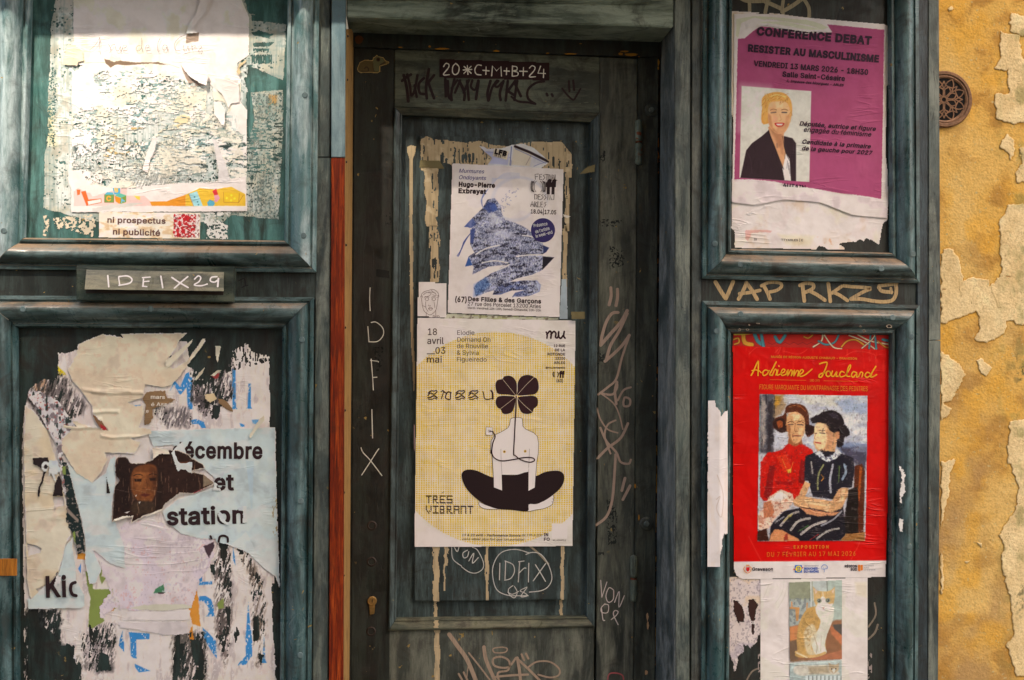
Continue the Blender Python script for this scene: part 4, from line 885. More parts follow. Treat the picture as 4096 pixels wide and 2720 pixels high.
# ---------------------------------------------------------------- ochre wall with peeled cream paint, and the vent
def wall_sheet(x0, x1, y0, y1, res, name, parent=None, **kw):
    s = Sheet(x0, y0, x1, y1, res, -0.012, (204, 154, 80), 5)
    s.m[:] = 1; X, Y = s.X, s.Y
    n1 = fbm(X * .05, Y * .05, 3, 5); n2 = fbm(X * .09, Y * .5, 8, 4); n3 = fbm(X * .02, Y * .012, 12, 3)
    def L(c, a): s.rgb[:] = s.rgb * (1 - a[..., None]) + np.array(c, float) * a[..., None]
    L((178, 124, 58), ss(.45, .75, n1)); L((206, 166, 104), ss(.5, .75, n3) * .7); L((160, 116, 60), ss(.55, .8, n1) * .5); L((166, 126, 82), ss(.45, .8, fbm(X * .03, Y * .02, 91, 4)) * ss(250, 560, Y) * .9)
    L((206, 146, 58), ss(.5, .7, fbm(X * .04, Y * .03, 44, 3)) * .6)
    # upper ochre brighter and cleaner
    s.h += 0.0012 * (fbm(X * .3, Y * .36, 31, 4) - .5) + 0.003 * (n1 - .5)
    s.h += 0.0012 * (fbm(X * .9, Y * 1.1, 37, 3) - .5)
    # cream paint layer, peeled where ochre shows
    cr = [G(2270, 90, 2310, 100, 2355, 240, 2330, 245, 2265, 215), G(2195, 222, 2330, 240, 2345, 420, 2350, 560, 2290, 480, 2160, 485, 2200, 380),
          G(2250, 470, 2361, 480, 2361, 760, 2290, 860, 2170, 820, 2155, 700, 2165, 650, 2260, 640), G(2240, 920, 2290, 960, 2300, 1000, 2270, 1110, 2250, 1060, 2200, 1010),
          G(2330, 1020, 2361, 1050, 2361, 1240, 2310, 1260, 2310, 1180, 2340, 1130), G(2250, 1410, 2361, 1380, 2361, 1600, 2190, 1600, 2190, 1520, 2230, 1480),
          H(2205, -60, 2361, -60, 2361, 720, 2305, 680, 2290, 650, 2240, 655, 2220, 740, 2150, 790, 2030, 795, 2020, 770, 2060, 700, 2040, 590, 2020, 580, 1900, 640, 1786, 670, 1786, 230, 1810, 150, 1870, 150, 1910, 215, 1945, 370, 1975, 350, 2120, 360, 2130, 420, 2210, 310, 2195, 130),
          H(1786, 860, 1840, 890, 1920, 960, 1955, 1025, 1900, 1130, 1860, 1200, 1800, 1210, 1860, 1250, 1820, 1320, 1786, 1330),
          H(2022, 920, 2060, 910, 2135, 970, 2100, 1040, 2050, 990), H(2361, 1220, 2361, 1640, 2245, 1640, 2260, 1480, 2265, 1350),
          I(1790, 60, 1890, 45, 1850, 150, 1840, 300, 1786, 520), I(2240, -60, 2361, -60, 2361, 1568, 2310, 1540, 2270, 1400, 2235, 1320, 2290, 1260, 2270, 1000, 2230, 860, 2200, 760, 2225, 640, 2190, 560, 2300, 400, 2330, 250, 2280, 120),
          I(1786, 680, 1805, 700, 1800, 960, 1786, 970), I(2035, 620, 2065, 620, 2062, 650), I(1955, 745, 1982, 742, 1970, 765), G(1860, 40, 1875, 60, 1845, 85, 1835, 70)]
    lay = np.zeros(X.shape)
    for i, p in enumerate(cr):
        p = [(a + (90 if a > 1022 else 0), b) for a, b in p]
        w, a = s.cov(p, warp=2.4, ws=.22, aniso=(1, 1), oct=6, seed=i)
        if a.size: lay[w] = np.maximum(lay[w], a)
    X2 = X
    lay = np.where(X > 1040, np.maximum(lay, (fbm(X * .03, Y * .03, 71, 4) > .52)), lay)
    edge = np.zeros_like(lay)
    L((150, 96, 30), lay * 0 + ss(.0, 1, np.clip(_blur(lay, 2) - lay, 0, 1) * 2) * .75)
    crm = fbm(X * .08, Y * .05, 55, 4)
    cc = np.array([212, 180, 132.]) + (crm[..., None] - .5) * np.array([34, 40, 44.])
    s.rgb = np.where(lay[..., None] > .5, cc, s.rgb)
    # hairline cracks in the cream
    ck = np.abs(fbm(X * .25, Y * .18, 77, 3) - .5)
    L((128, 96, 52), (ck < .006) * lay * (fbm(X * .05, Y * .05, 78, 2) > .5) * .6)
    for p in (H(2130, 395, 2140, 450, 2165, 500, 2180, 555, 2205, 560), H(1912, 375, 1915, 440, 1928, 480)): s.line(p, .35, (110, 74, 36), .8, smooth=False)
    for p in (H(2240, 340, 2265, 346), H(1800, 432, 1816, 432)): s.line(p, 1.2, (120, 76, 36), .8)
    # mould and green algae
    L((70, 66, 44), ss(.56, .72, fbm(X * .35, Y * .3, 81, 4)) * ss(26, 4, np.hypot((X - 1022) * 2, Y - 368)) * .9)
    L((70, 66, 44), ss(.52, .72, fbm(X * .35, Y * .3, 82, 4)) * ss(20, 3, np.hypot((X - 1022) * 2, (Y - 600) * .7)) * .6)
    L((110, 104, 62), ss(.5, .75, fbm(X * .1, Y * .06, 83, 4)) * ss(985, 1024, X) * .45)
    L((178, 160, 118), (fbm(X * .5, Y * .5, 86, 3) > .8) * .8)
    s.h += lay * 0.0022 - np.where(lay > .5, 0, 1) * 0.0004
    return s.build(name, parent, wall_mat(), smooth=True, **kw)
def _blur(a, r):
    for ax in (0, 1):
        b = a.copy()
        for k in range(1, r + 1): b = b + np.roll(a, k, ax) + np.roll(a, -k, ax)
        a = b / (2 * r + 1)
    return a
def wall_mat():
    if 'wallm' in MATS: return MATS['wallm']
    n = NT('peeling_render'); a = n.new('ShaderNodeAttribute', attribute_name='print'); q = n.pos()
    g = n.noise(q, 180, 4, 0.7); g2 = n.noise(n.pos((1, 1, 1.4)), 70, 5, 0.7)
    col = n.mix(n.ramp(g, [(0.3, 0.35), (0.55, 0.0)]), a.outputs['Color'], (0.25, 0.16, 0.06))
    b = n.bump(g, 0.35, 0.0012, n.bump(g2, 0.4, 0.003))
    MATS['wallm'] = n.out(col, 0.9, b, spec=0.2); return MATS['wallm']
plaster = wall_sheet(935, 1034, -14, 694, 1.6, 'plaster_wall', kind='structure')
props(plaster, label='ochre wall with peeling cream paint right of the pilaster')
Wp = wall_sheet(1034, 1090, -60, 760, 0.5, 'plaster_wall', kind='structure')
# vent grille, half hidden behind the edge strip
vg = empty('vent_grille', tuple(W(945, 120, -.01)), 'round rusty rosette vent grille in the ochre wall', 'vent')
m_vent = plain('brown_cast_iron', (112, 76, 52), 0.55, 0.3, var=0.3, scale=90)
vx, vy = G(1808, 688)[0]; vr = 197 * PX * Q * 1.04
disc('hole', vx, vy, vr * .78, -.0115, [(1, .002), (0, .002)], plain('vent_dark', (10, 8, 6), 1.0), vg)
disc('rim', vx, vy, vr, -.0118, [(1, 0), (1, .004), (.96, .008), (.88, .008), (.84, .005), (.80, .006), (.745, .004), (.74, .001)], m_vent, vg, n=64)
vg.children[1].data.polygons[-1].use_smooth = False
me = vg.children[1].data; bm = bmesh.new(); bm.from_mesh(me); big = max(bm.faces, key=lambda f: len(f.verts)); bm.faces.remove(big); bm.to_mesh(me); bm.free()
sp = []; rr_ = 197 * PX * .765
def pol(a, r): return (vx + rr_ * r * math.cos(a), vy + rr_ * r * math.sin(a))
for k in range(8):
    a = k * math.pi / 4 + .39; w = .13
    for sgn in (-1, 1):
        sp.append(([pol(a, .12), pol(a + sgn * .32, .34), pol(a + sgn * .28, .48), pol(a, .62)], 1.2))
        sp.append(([pol(a, .62), pol(a + sgn * .25, .66), pol(a + sgn * .39, .84)], 1.15))
        sp.append(([pol(a + sgn * .39, .5), pol(a + sgn * .2, .8), pol(a, 1.0)], 1.15))
sp.append(([pol(a, .13) for a in np.linspace(0, 6.28, 10)], 1.4))
strokes('rosette_tracery', sp, m_vent, -.0075, vg, dz=0.00001)

# ================================================================== PAPERS, STICKERS AND TAGS
P0 = paper_mat(); PW = paper_mat('wrinkled_paper', 1.5)
DL = -0.0165     # left panels
DR = -0.0195     # right panels
DD = -0.178      # raised door panel
BLACK = (26, 14, 14)

# ---- upper left: scraped paste and residue around the white sheet
s = Sheet(38, -14, 287, 222, 2.0, DL + .0006, (168, 168, 154), 11)
s.add(A(505, -90, 400, -90, 370, 60, 350, 200, 345, 430, 330, 690, 330, 900, 320, 1010, 305, 1100, 300, 1440, 480, 1490, 700, 1540, 1500, 1560, 1600, 1490, 1925, 1515, 1960, 900, 1960, 620, 1720, 640, 1690, 540, 1960, 560, 1980, 160, 1720, 90, 1670, -90), warp=1.2, ws=.2)
s.noise_op((206, 202, 192), .06, .03, .42, .64, 1, .8); s.paint(A(400, 80, 510, 80, 500, 1450, 385, 1450), (216, 212, 202), .8, soft=3); s.noise_op((160, 150, 130), .09, .12, .5, .7, 2, .6); s.noise_op((206, 190, 160), .06, .1, .6, .7, 3, .4); s.paint(A(480, 430, 1700, 430, 1700, 1300, 480, 1300), (206, 204, 198), .75, soft=4)
s.paint(A(350, 690, 390, 1010, 320, 1000, 330, 700), (206, 190, 140), .7, soft=6)
s.noise_op((120, 120, 108), .5, .12, .5, .75, 8, .8, pts=A(1700, 640, 1960, 640, 1960, 1520, 1700, 1520))
s.paint(A(1860, 650, 1920, 660, 1910, 725, 1860, 720), (186, 132, 70), .8, soft=2, warp=1)
s.paint(A(370, -90, 520, -90, 510, 80, 400, 90), (190, 180, 168), .9, soft=4); s.paint(A(1650, -90, 1985, -90, 1985, 140, 1750, 80), (150, 134, 118), .9, soft=2)
s.erode(.4, .5, .72, .735, 1, g=.3); s.noise_op((122, 146, 138), .3, .5, .52, .72, 4, .5, g=.4); s.noise_op((130, 146, 138), .9, .05, .52, .7, 14, .5)
s.erode(.8, 1.1, .60, .63, 5, pts=A(340, 480, 390, 480, 380, 1010, 330, 1000)); s.noise_op((66, 82, 78), .8, .6, .54, .70, 16, .7, pts=A(1710, 640, 1960, 640, 1960, 1530, 1600, 1530), soft=4, g=.3); s.erode(.9, .7, .74, .76, 6, pts=A(1710, 640, 1960, 640, 1960, 1530, 1600, 1530), soft=4)
s.erode(.16, 1.2, .62, .64, 7, pts=A(1690, 800, 1960, 830, 1960, 1200, 1690, 1200))
for p in (A(1735, 225, 1800, 215, 1890, 240, 1850, 260, 1760, 245), A(1750, 300, 1890, 290, 1860, 320, 1760, 325), A(1740, 140, 1980, 165, 1980, 130, 1740, 100), A(1720, 455, 1960, 560, 1960, 612, 1700, 600)): s.cut(p, warp=1, ws=.3)
for k in range(11): s.cut(A(1740 + k * 13, 380 + (k % 3) * 6, 1749 + k * 13, 378, 1750 + k * 13, 425 + (k * 37 % 22), 1742 + k * 13, 440))
for k in range(7): s.cut(A(1750 + k * 16, 335, 1764 + k * 16, 338, 1762 + k * 16, 350 + (k * 31 % 14), 1752 + k * 16, 352))
s.cut(A(1705, 640, 1730, 640, 1760, 830, 1720, 960, 1704, 900), warp=1); s.cut(A(1930, 1470, 1985, 1440, 1985, 1540, 1930, 1530))
res_ul = s.build('glue_residue', None, P0, k=1.15, label='pale scraped poster residue with ragged edges on the bright teal panel', cat='poster residue')
res_ul['category'] = 'poster residue'

# ---- upper left: the big torn white sheet
s = Sheet(62, -14, 250, 212, 2.1, DL + .0016, (236, 230, 222), 12)
s.add(A(505, -90, 1640, -90, 1722, 118, 1722, 380, 1640, 440, 1668, 560, 1664, 700, 1708, 760, 1708, 1300, 480, 1300, 470, 1180, 490, 1000, 500, 440, 505, 400), warp=.5, ws=.3)
s.noise_op((222, 206, 178), .07, .05, .52, .7, 1, .7)
s.noise_op((236, 226, 206), .04, .04, .4, .6, 2, .6)
low = A(700, 500, 1000, 470, 1150, 500, 1250, 560, 1430, 600, 1460, 640, 1440, 700, 1560, 760, 1610, 900, 1690, 940, 1700, 1290, 500, 1240, 480, 1010, 500, 800, 640, 720, 900, 760, 700, 640, 640, 520)
s.erode(.10, .42, .63, .645, 21, pts=low, soft=9, warp=5, g=.5); s.noise_op((104, 138, 136), .26, .75, .60, .66, 26, .9, pts=low, soft=9, warp=5, g=.55); s.erode(.45, .9, .70, .715, 22, pts=low, soft=6, warp=4, g=.6); s.noise_op((96, 110, 108), 1.2, .25, .56, .64, 24, .45, pts=A(1050, 780, 1640, 800, 1640, 1260, 900, 1240), soft=8, g=.5); s.noise_op((220, 204, 180), .08, .12, .5, .64, 28, .6, pts=low, soft=6)
s.erode(.14, .30, .42, .45, 23, pts=A(840, 960, 960, 890, 1060, 860, 1140, 870, 1020, 975, 930, 985), soft=3)
for p in (A(845, 968, 960, 895, 1060, 865, 1145, 868, 1080, 920, 1000, 975, 900, 985), A(1440, 560, 1465, 600, 1480, 700, 1450, 800, 1425, 770, 1430, 640), A(705, 812, 760, 800, 830, 800, 780, 830, 720, 825), A(890, 650, 950, 640, 1040, 645, 1000, 700, 920, 660), A(1480, 700, 1540, 700, 1575, 740, 1560, 800, 1500, 780),
          A(510, 450, 565, 450, 540, 485, 505, 488), A(1425, 1080, 1500, 1070, 1490, 1260, 1430, 1240), A(700, 1235, 780, 1245, 740, 1290, 680, 1270)): s.cut(p, warp=1.4, ws=.4)
# scratched dark comb marks near the bottom
comb = A(950, 1225, 1100, 1195, 1330, 1200, 1390, 1290, 1000, 1310, 920, 1310)
rk = random.Random(9)
for k in range(70):
    x = 930 + k * 6.4; y0 = 1200 + rk.uniform(-6, 24); s.line(A(x + 14, y0, x, y0 + rk.uniform(20, 50), x - 22, y0 + rk.uniform(55, 100)), rk.uniform(.25, .6), (48, 60, 62), rk.uniform(.6, 1))
s.noise_op((56, 72, 72), .8, .5,   .60, .64, 33, .9, pts=A(500, 1000, 1000, 960, 1000, 1240, 520, 1240), soft=6, g=.5)
for q in (A(1330, 1120, 1480, 1150, 1390, 1165), A(1500, 1010, 1640, 990, 1570, 1030), A(930, 1165, 1010, 1190, 960, 1200), A(1180, 1090, 1290, 1085, 1240, 1100), A(500, 1165, 560, 1160, 540, 1180), A(600, 1175, 680, 1180, 640, 1190)): s.paint(q, (40, 58, 56), warp=.8, ws=.5)
s.noise_op((180, 136, 66), .25, .5, .64, .68, 40, .7, pts=A(700, 880, 1000, 880, 900, 1110, 700, 1120))
# brown torn gap below the handwriting, shadowed paper backs
for p in (A(722, 405, 790, 428, 830, 418, 930, 432, 1100, 430, 1160, 450, 1040, 440, 880, 452, 800, 446, 768, 470, 730, 440),): s.paint(p, (126, 100, 80), warp=.6, ws=.5)
s.paint(A(1250, 445, 1300, 520, 1420, 590, 1320, 605, 1275, 520), (168, 142, 126), warp=.7)
s.paint(A(1290, 232, 1376, 225, 1372, 285, 1284, 298), (156, 130, 112), warp=.5)
s.paint(A(440, 1120, 1740, 1140, 1740, 1280, 440, 1300), (222, 206, 190), .35, soft=14)
s.line(A(490, 440, 700, 432, 1100, 436, 1240, 470), .35, (120, 100, 84), .8); s.line(A(1000, 590, 1100, 665, 1250, 725, 1360, 745), .4, (186, 160, 136), .8); s.line(A(1100, 990, 1200, 1020, 1330, 1055), .4, (200, 176, 150), .8)
s.paint(A(1185, 850, 1240, 790, 1310, 800, 1320, 835, 1230, 890), (224, 200, 160), warp=1.2)
s.paint(A(1100, 1000, 1380, 1060, 1360, 1180, 1080, 1130), (220, 206, 186), .8, warp=3, soft=4)
s.paint(A(990, 930, 1030, 900, 1050, 870, 1080, 880, 1010, 975), (170, 132, 66), warp=.8); s.paint(A(850, 960, 870, 940, 955, 940, 940, 965), (170, 132, 66), warp=.6)
wh = s.build('torn_poster', None, P0, amp=.002, k=1.22, label='big torn white sheet with faint handwriting in the sunlit upper left panel', cat='torn poster')
wh['category'] = 'torn poster'
hand = [(A(620, 345, 660, 310, 690, 258), .4), (A(690, 258, 688, 300, 684, 362), .42), (A(750, 305, 762, 330, 764, 352, 758, 368), .4), (A(762, 335, 775, 312, 795, 308), .4),
        (A(800, 315, 802, 345, 820, 350, 832, 320, 832, 350, 842, 350), .4), (A(845, 335, 872, 325, 870, 312, 852, 318, 848, 345, 880, 350), .4),
        (A(975, 318, 950, 318, 942, 345, 965, 350, 978, 325, 978, 262), .4), (A(978, 320, 982, 350), .4), (A(1008, 332, 1030, 325, 1025, 310, 1008, 322, 1010, 350, 1040, 350), .4),
        (A(1108, 262, 1092, 300, 1090, 350, 1104, 352), .4), (A(1155, 315, 1132, 312, 1125, 340, 1145, 345, 1155, 320, 1157, 348), .4), (A(1285, 240, 1240, 260, 1208, 300, 1212, 345, 1245, 350), .42),
        (A(1268, 315, 1268, 345, 1288, 350, 1300, 318, 1302, 348), .4), (A(1325, 315, 1330, 350), .4), (A(1328, 322, 1350, 312, 1346, 330), .4), (A(1372, 318, 1395, 322, 1370, 355, 1398, 352, 1392, 375), .4)]
strokes('handwriting', hand, ink((104, 86, 84), rough=.7, wr=0), DL + .0062, wh)
def scrap(name, pts, col, d, label, lift=0.0, liftdir=(0, 1), seed=1, warp=.7, ws=.35, parent=None, cat='paper scrap', res=2.0, ops=None, amp=0.001, k=1.0, fringe=None, soft=None, group=None, kw=None):
    a = np.array(pts); pad = 2 + abs(warp)
    s = Sheet(a[:, 0].min() - pad, a[:, 1].min() - pad, a[:, 0].max() + pad, a[:, 1].max() + pad, res, d, col, seed)
    if fringe:
        s.add(pts, fringe, warp=warp, ws=ws, oct=5, grow=.5); s.paint(pts, col, warp=warp * 1.1, ws=ws * 1.1, seed=4, grow=-.4)
    else: s.add(pts, col, warp=warp, ws=ws, oct=5)
    s.noise_op(tuple(np.array(col) * .86), .08, .08, .5, .75, 3, .6)
    if ops: ops(s)
    if lift:
        c = a.mean(0); u = (s.X - c[0]) * liftdir[0] + (s.Y - c[1]) * liftdir[1]; r = max(1e-3, np.abs((a - c) @ np.array(liftdir)).max())
        s.h += lift * np.clip(.5 + .5 * u / r, 0, 1) ** 2
    if 21 <= seed <= 28: k = 1.2
    o = s.build(name, parent, P0, amp=amp, k=k, smooth=bool(lift))
    if parent is None: props(o, label, cat, group)
    elif label: o['label'] = label
    return o
scrap('paper_strip', A(1400, -90, 1450, -90, 1440, 20, 1415, 90, 1370, 140, 1330, 205, 1378, 228, 1284, 232, 1300, 170, 1350, 100, 1375, 30), (244, 240, 236), DL + .006, 'white curling strip hanging at the top of the torn white sheet', lift=.008, liftdir=(.3, -.95), seed=21)
scrap('paper_strip', A(1246, 400, 1330, 425, 1410, 470, 1445, 520, 1425, 590, 1370, 570, 1300, 520, 1262, 470), (246, 242, 236), DL + .005, 'white flap curled over its brown torn gap in the middle of the white sheet', lift=.010, liftdir=(.6, .8), seed=22)
scrap('paper_strip', A(1060, 940, 1092, 952, 1070, 1040, 1040, 1110, 1020, 1200, 985, 1180, 1000, 1090, 1035, 1000), (238, 228, 222), DL + .004, 'narrow white strip peeled down above the toy picture', lift=.006, liftdir=(0, -1), seed=23)
scrap('paper_strip', A(1465, 955, 1500, 965, 1520, 1040, 1560, 1120, 1590, 1230, 1600, 1265, 1505, 1262, 1510, 1180, 1490, 1080), (226, 214, 208), DL + .004, 'long white peeled strip at the lower right of the white sheet', lift=.006, liftdir=(0, -1), seed=24)
scrap('paper_strip', A(1480, 540, 1650, 548, 1660, 705, 1600, 718, 1580, 750, 1540, 660, 1500, 620), (244, 238, 230), DL + .004, 'creased white flap on the right edge of the white sheet', lift=.005, liftdir=(0, -1), seed=25)
scrap('paper_strip', A(1478, 702, 1525, 700, 1560, 760, 1555, 860, 1530, 868, 1500, 820, 1478, 790), (240, 236, 232), DL + .0045, 'short white rolled tongue of paper under the creased flap', lift=.006, seed=26)
scrap('tape_piece', A(468, 305, 520, 308, 572, 352, 580, 420, 540, 432, 536, 456, 438, 448, 436, 400), (228, 206, 176), DL + .0045, 'yellowed square of masking tape left of the handwriting', seed=27, cat='tape', warp=.3)
scrap('paper_strip', A(1648, 440, 1705, 408, 1700, 430, 1655, 470, 1668, 500, 1650, 522, 1636, 500), (206, 180, 140), DL + .003, 'small brown crumpled scrap on the right edge of the white sheet', seed=28, lift=.004)

# ---- children's poster strip
s = Sheet(66, 168, 250, 214, 2.4, DL + .0032, (232, 220, 210), 13)
s.add(A(470, 1180, 560, 1172, 720, 1210, 700, 1290, 840, 1300, 950, 1290, 1240, 1265, 1450, 1262, 1700, 1215, 1712, 1462, 490, 1468, 490, 1300, 470, 1250), warp=.7, ws=.4)
s.erode(.7, .7, .60, .62, 9, pts=A(560, 1180, 1000, 1250, 1000, 1310, 620, 1290), soft=3)
pk = A(510, 1310, 540, 1300, 600, 1330, 680, 1345, 880, 1290, 875, 1352, 1000, 1355, 1050, 1400, 1050, 1424, 510, 1424)
s.paint(pk, (238, 186, 176), warp=.5)
s.paint(A(1035, 1395, 1150, 1392, 1284, 1345, 1284, 1424, 1050, 1424), (238, 140, 44), warp=.4); s.paint(A(1284, 1345, 1380, 1300, 1480, 1310, 1600, 1290, 1698, 1345, 1698, 1424, 1284, 1424), (240, 176, 60), warp=.4)
s.paint(A(560, 1325, 592, 1318, 612, 1380, 700, 1372, 702, 1400, 598, 1422), (222, 96, 44)); s.paint(A(606, 1392, 696, 1376, 698, 1398, 612, 1416), (244, 234, 226)); s.paint(A(615, 1322, 650, 1325, 680, 1350, 640, 1358), (246, 240, 232))
s.paint(A(530, 1310, 556, 1312, 552, 1345, 534, 1350), (226, 100, 50))
s.paint(A(722, 1345, 788, 1345, 788, 1400, 722, 1400), (104, 140, 70)); s.paint(A(722, 1345, 740, 1328, 780, 1330, 788, 1345), (60, 160, 180)); s.paint(A(778, 1300, 830, 1296, 832, 1345, 790, 1345), (70, 160, 190))
s.paint(A(792, 1352, 835, 1368, 828, 1412, 798, 1392), (230, 130, 40)); s.paint(A(835, 1368, 873, 1350, 872, 1398, 828, 1412), (112, 140, 60)); s.paint(A(792, 1352, 830, 1336, 873, 1350, 835, 1368), (80, 176, 150))
raster_text(s, 'C', A(736, 1388)[0], A(768, 1388)[0], 4.6, (232, 150, 60), .03); raster_text(s, 'B', A(792, 1330)[0], A(818, 1328)[0], 4.2, (240, 180, 80), .03); raster_text(s, 'A', A(838, 1402)[0], A(864, 1390)[0], 3.6, (90, 170, 220), .03)
s.paint(A(925, 1352, 968, 1358, 968, 1385, 945, 1375), (240, 190, 80))
s.paint(A(1305, 1340, 1362, 1322, 1402, 1424, 1338, 1424), (150, 200, 210)); s.line(A(1330, 1388, 1384, 1372), .25, (60, 100, 110)); [s.paint(smooth_pts([(c[0] + .8 * math.cos(t), c[1] + .8 * math.sin(t)) for t in np.linspace(0, 5.5, 8)]), (50, 120, 130)) for c in A(1345, 1362, 1366, 1395, 1372, 1415)]
s.paint(A(1468, 1322, 1495, 1304, 1508, 1345, 1482, 1352), (214, 50, 56)); s.paint(A(1478, 1352, 1508, 1346, 1520, 1370, 1500, 1398, 1478, 1392, 1485, 1375), (238, 150, 160)); s.paint(A(1432, 1400, 1450, 1380, 1480, 1392, 1486, 1410, 1475, 1424, 1438, 1424), (70, 160, 180))
s.paint(A(1545, 1330, 1655, 1335, 1650, 1400, 1548, 1398), (238, 180, 50)); [s.paint(smooth_pts([(c[0] + 1.1 * math.cos(t), c[1] + 1.1 * math.sin(t)) for t in np.linspace(0, 5.5, 8)]), (250, 210, 60)) for c in A(1568, 1370, 1600, 1350, 1622, 1372, 1598, 1385)]
for p in (A(1545, 1330, 1548, 1398, 1650, 1400, 1682, 1350), A(1650, 1400, 1655, 1338), A(598, 1422, 702, 1400), A(722, 1345, 722, 1400, 788, 1400, 788, 1345), A(1305, 1340, 1338, 1424)): s.line(p, .3, (150, 80, 40), smooth=False)
s.paint(A(640, 1440, 760, 1415, 900, 1405, 1000, 1400, 920, 1425, 780, 1440, 700, 1460, 640, 1462), (206, 194, 184), warp=1)
s.paint(A(380, 1330, 520, 1318, 520, 1300, 380, 1300), (232, 220, 210))
s.build('torn_poster', None, P0, amp=.0008, k=1.12, label='bottom strip of a toy shop poster with orange band and letter blocks', cat='torn poster')

# ---- no-junk-mail sticker
ST = A(684, 1462, 1386, 1470, 1384, 1654, 682, 1642)
s = Sheet(97, 210, 202, 240.6, 2.4, DL + .004, (224, 206, 184), 14)
s.add(ST); s.noise_op((196, 158, 118), .12, .25, .48, .68, 2, .8); s.noise_op((232, 222, 210), .1, .2, .5, .7, 3, .7)
s.paint(A(1200, 1475, 1380, 1480, 1378, 1645, 1200, 1640), (206, 186, 176))
s.paint(A(1202, 1482, 1352, 1486, 1350, 1640, 1200, 1636), (188, 30, 36), warp=1.5, ws=.5)
s.noise_op((222, 206, 198), .5, .7, .54, .58, 5, .9, pts=A(1200, 1475, 1380, 1480, 1378, 1645, 1200, 1640)); s.noise_op((110, 40, 40), .8, .6, .6, .64, 6, .8, pts=A(1200, 1475, 1380, 1480, 1378, 1645, 1200, 1640))
nj = s.build('sticker', None, P0, label='cream no junk mail sticker with a scratched red square', cat='sticker')
letters('lettering', [('ni prospectus', A(742, 1538)[0], A(1145, 1546)[0], 5.4, .022), ('ni publicité', B(780, 52)[0], B(1107, 62)[0], 5.6, .022)], ink((92, 58, 52), wr=0), DL + .0046, nj)
for q, lb, sd in ((A(300, 1490, 335, 1482, 340, 1560, 320, 1632, 292, 1630, 300, 1560), 'upright tan glue smear left of the tape under the toy strip', 41), (A(362, 1505, 640, 1480, 665, 1560, 640, 1640, 540, 1610, 450, 1580, 385, 1590), 'grimy scraped paper patch left of the no junk mail sticker', 42), (A(1388, 1500, 1460, 1490, 1575, 1560, 1573, 1655, 1425, 1650, 1430, 1570), 'scraped whitish paper patch right of the no junk mail sticker', 43), (A(1380, 1465, 1600, 1462, 1590, 1490, 1440, 1500), 'thin torn white lip under the right end of the toy strip', 44)):
    scrap('paper_scrap', q, (206, 186, 160) if sd < 43 else (206, 198, 188), DL + .0012, lb, seed=sd, warp=1.1, ops=lambda s: s.erode(.5, .6, .58, .61, 5))

# ================================================================== LOWER LEFT: layers of torn posters
# base poster: white with big blue letters, scraped
s = Sheet(19, 336, 279, 694, 1.7, DL + .0008, (226, 206, 192), 51)
s.add(B(400, 870, 480, 870, 520, 850, 700, 800, 1180, 900, 1240, 785, 1300, 790, 1310, 960, 1400, 1000, 1440, 960, 1540, 1000, 1580, 960, 1600, 860, 1700, 800, 1760, 870, 1862, 890, 1868, 1390, 1905, 1400, 1915, 2000, 1900, 2300, 1910, 3400, 170, 3400, 165, 2600, 150, 1500, 170, 1240, 200, 1120, 300, 1050, 400, 1050), warp=1.5, ws=.3, aniso=(2, .5))
s.noise_op((214, 192, 182), .10, .03, .45, .65, 1, .8); s.noise_op((230, 208, 188), .05, .05, .5, .7, 2, .6); s.noise_op((172, 156, 154), .25, .06, .56, .74, 3, .6, g=.5)
s.paint(B(200, 900, 330, 1000, 310, 1180, 240, 1150), (176, 130, 96), .8, soft=3, warp=2)
BL1 = (34, 128, 184)
def blu(*p): s.paint(B(*p), BL1)
blu(1175, 1130, 1208, 1062, 1245, 1110, 1285, 1015, 1308, 1005, 1330, 1260, 1298, 1260, 1290, 1110, 1250, 1160, 1240, 1155, 1200, 1090, 1180, 1135)
blu(1300, 1040, 1328, 1040, 1332, 1250, 1338, 1262, 1295, 1262, 1305, 1250)
blu(1605, 980, 1628, 985, 1632, 1248, 1642, 1260, 1596, 1260, 1608, 1248); blu(1590, 1060, 1610, 1075, 1610, 1105, 1585, 1100)
blu(1718, 1085, 1734, 1085, 1735, 1245, 1745, 1258, 1702, 1258, 1712, 1245)
blu(1168, 990, 1192, 978, 1195, 1000, 1172, 1015); blu(925, 1236, 970, 1232, 975, 1252, 930, 1255)
s.paint(B(1310, 1340, 1360, 1328, 1410, 1350, 1425, 1392, 1395, 1392, 1370, 1362, 1330, 1365), BL1); s.paint(B(1655, 1355, 1690, 1370, 1690, 1385, 1665, 1382), BL1); s.paint(B(1740, 1335, 1790, 1332, 1780, 1360, 1745, 1362), (90, 150, 190), warp=1)
s.paint(B(395, 960, 450, 1010, 460, 1025, 398, 1028), (222, 190, 34))
def C_(*p): return C(*p)
s.paint(C(1372, 815, 1398, 812, 1398, 890, 1466, 885, 1468, 906, 1375, 912, 1380, 890, 1372, 860), BL1)
s.paint(C(1375, 990, 1420, 985, 1460, 1010, 1478, 1060, 1480, 1120, 1490, 1128, 1425, 1128, 1440, 1110, 1438, 1060, 1410, 1025, 1375, 1020), BL1)
s.paint(C(850, 1222, 846, 1262, 858, 1310, 858, 1375, 822, 1330, 830, 1280), BL1)
s.paint(C(890, 1235, 940, 1240, 1035, 1246, 1032, 1285, 942, 1288, 945, 1420, 920, 1415, 905, 1400, 900, 1290), BL1)
s.paint(C(930, 1455, 1040, 1505, 960, 1515, 935, 1480), BL1)
s.paint(C(1400, 1205, 1440, 1240, 1495, 1300, 1500, 1420, 1470, 1380, 1410, 1280), BL1); s.paint(C(1610, 650, 1625, 720, 1628, 775, 1612, 740), BL1)
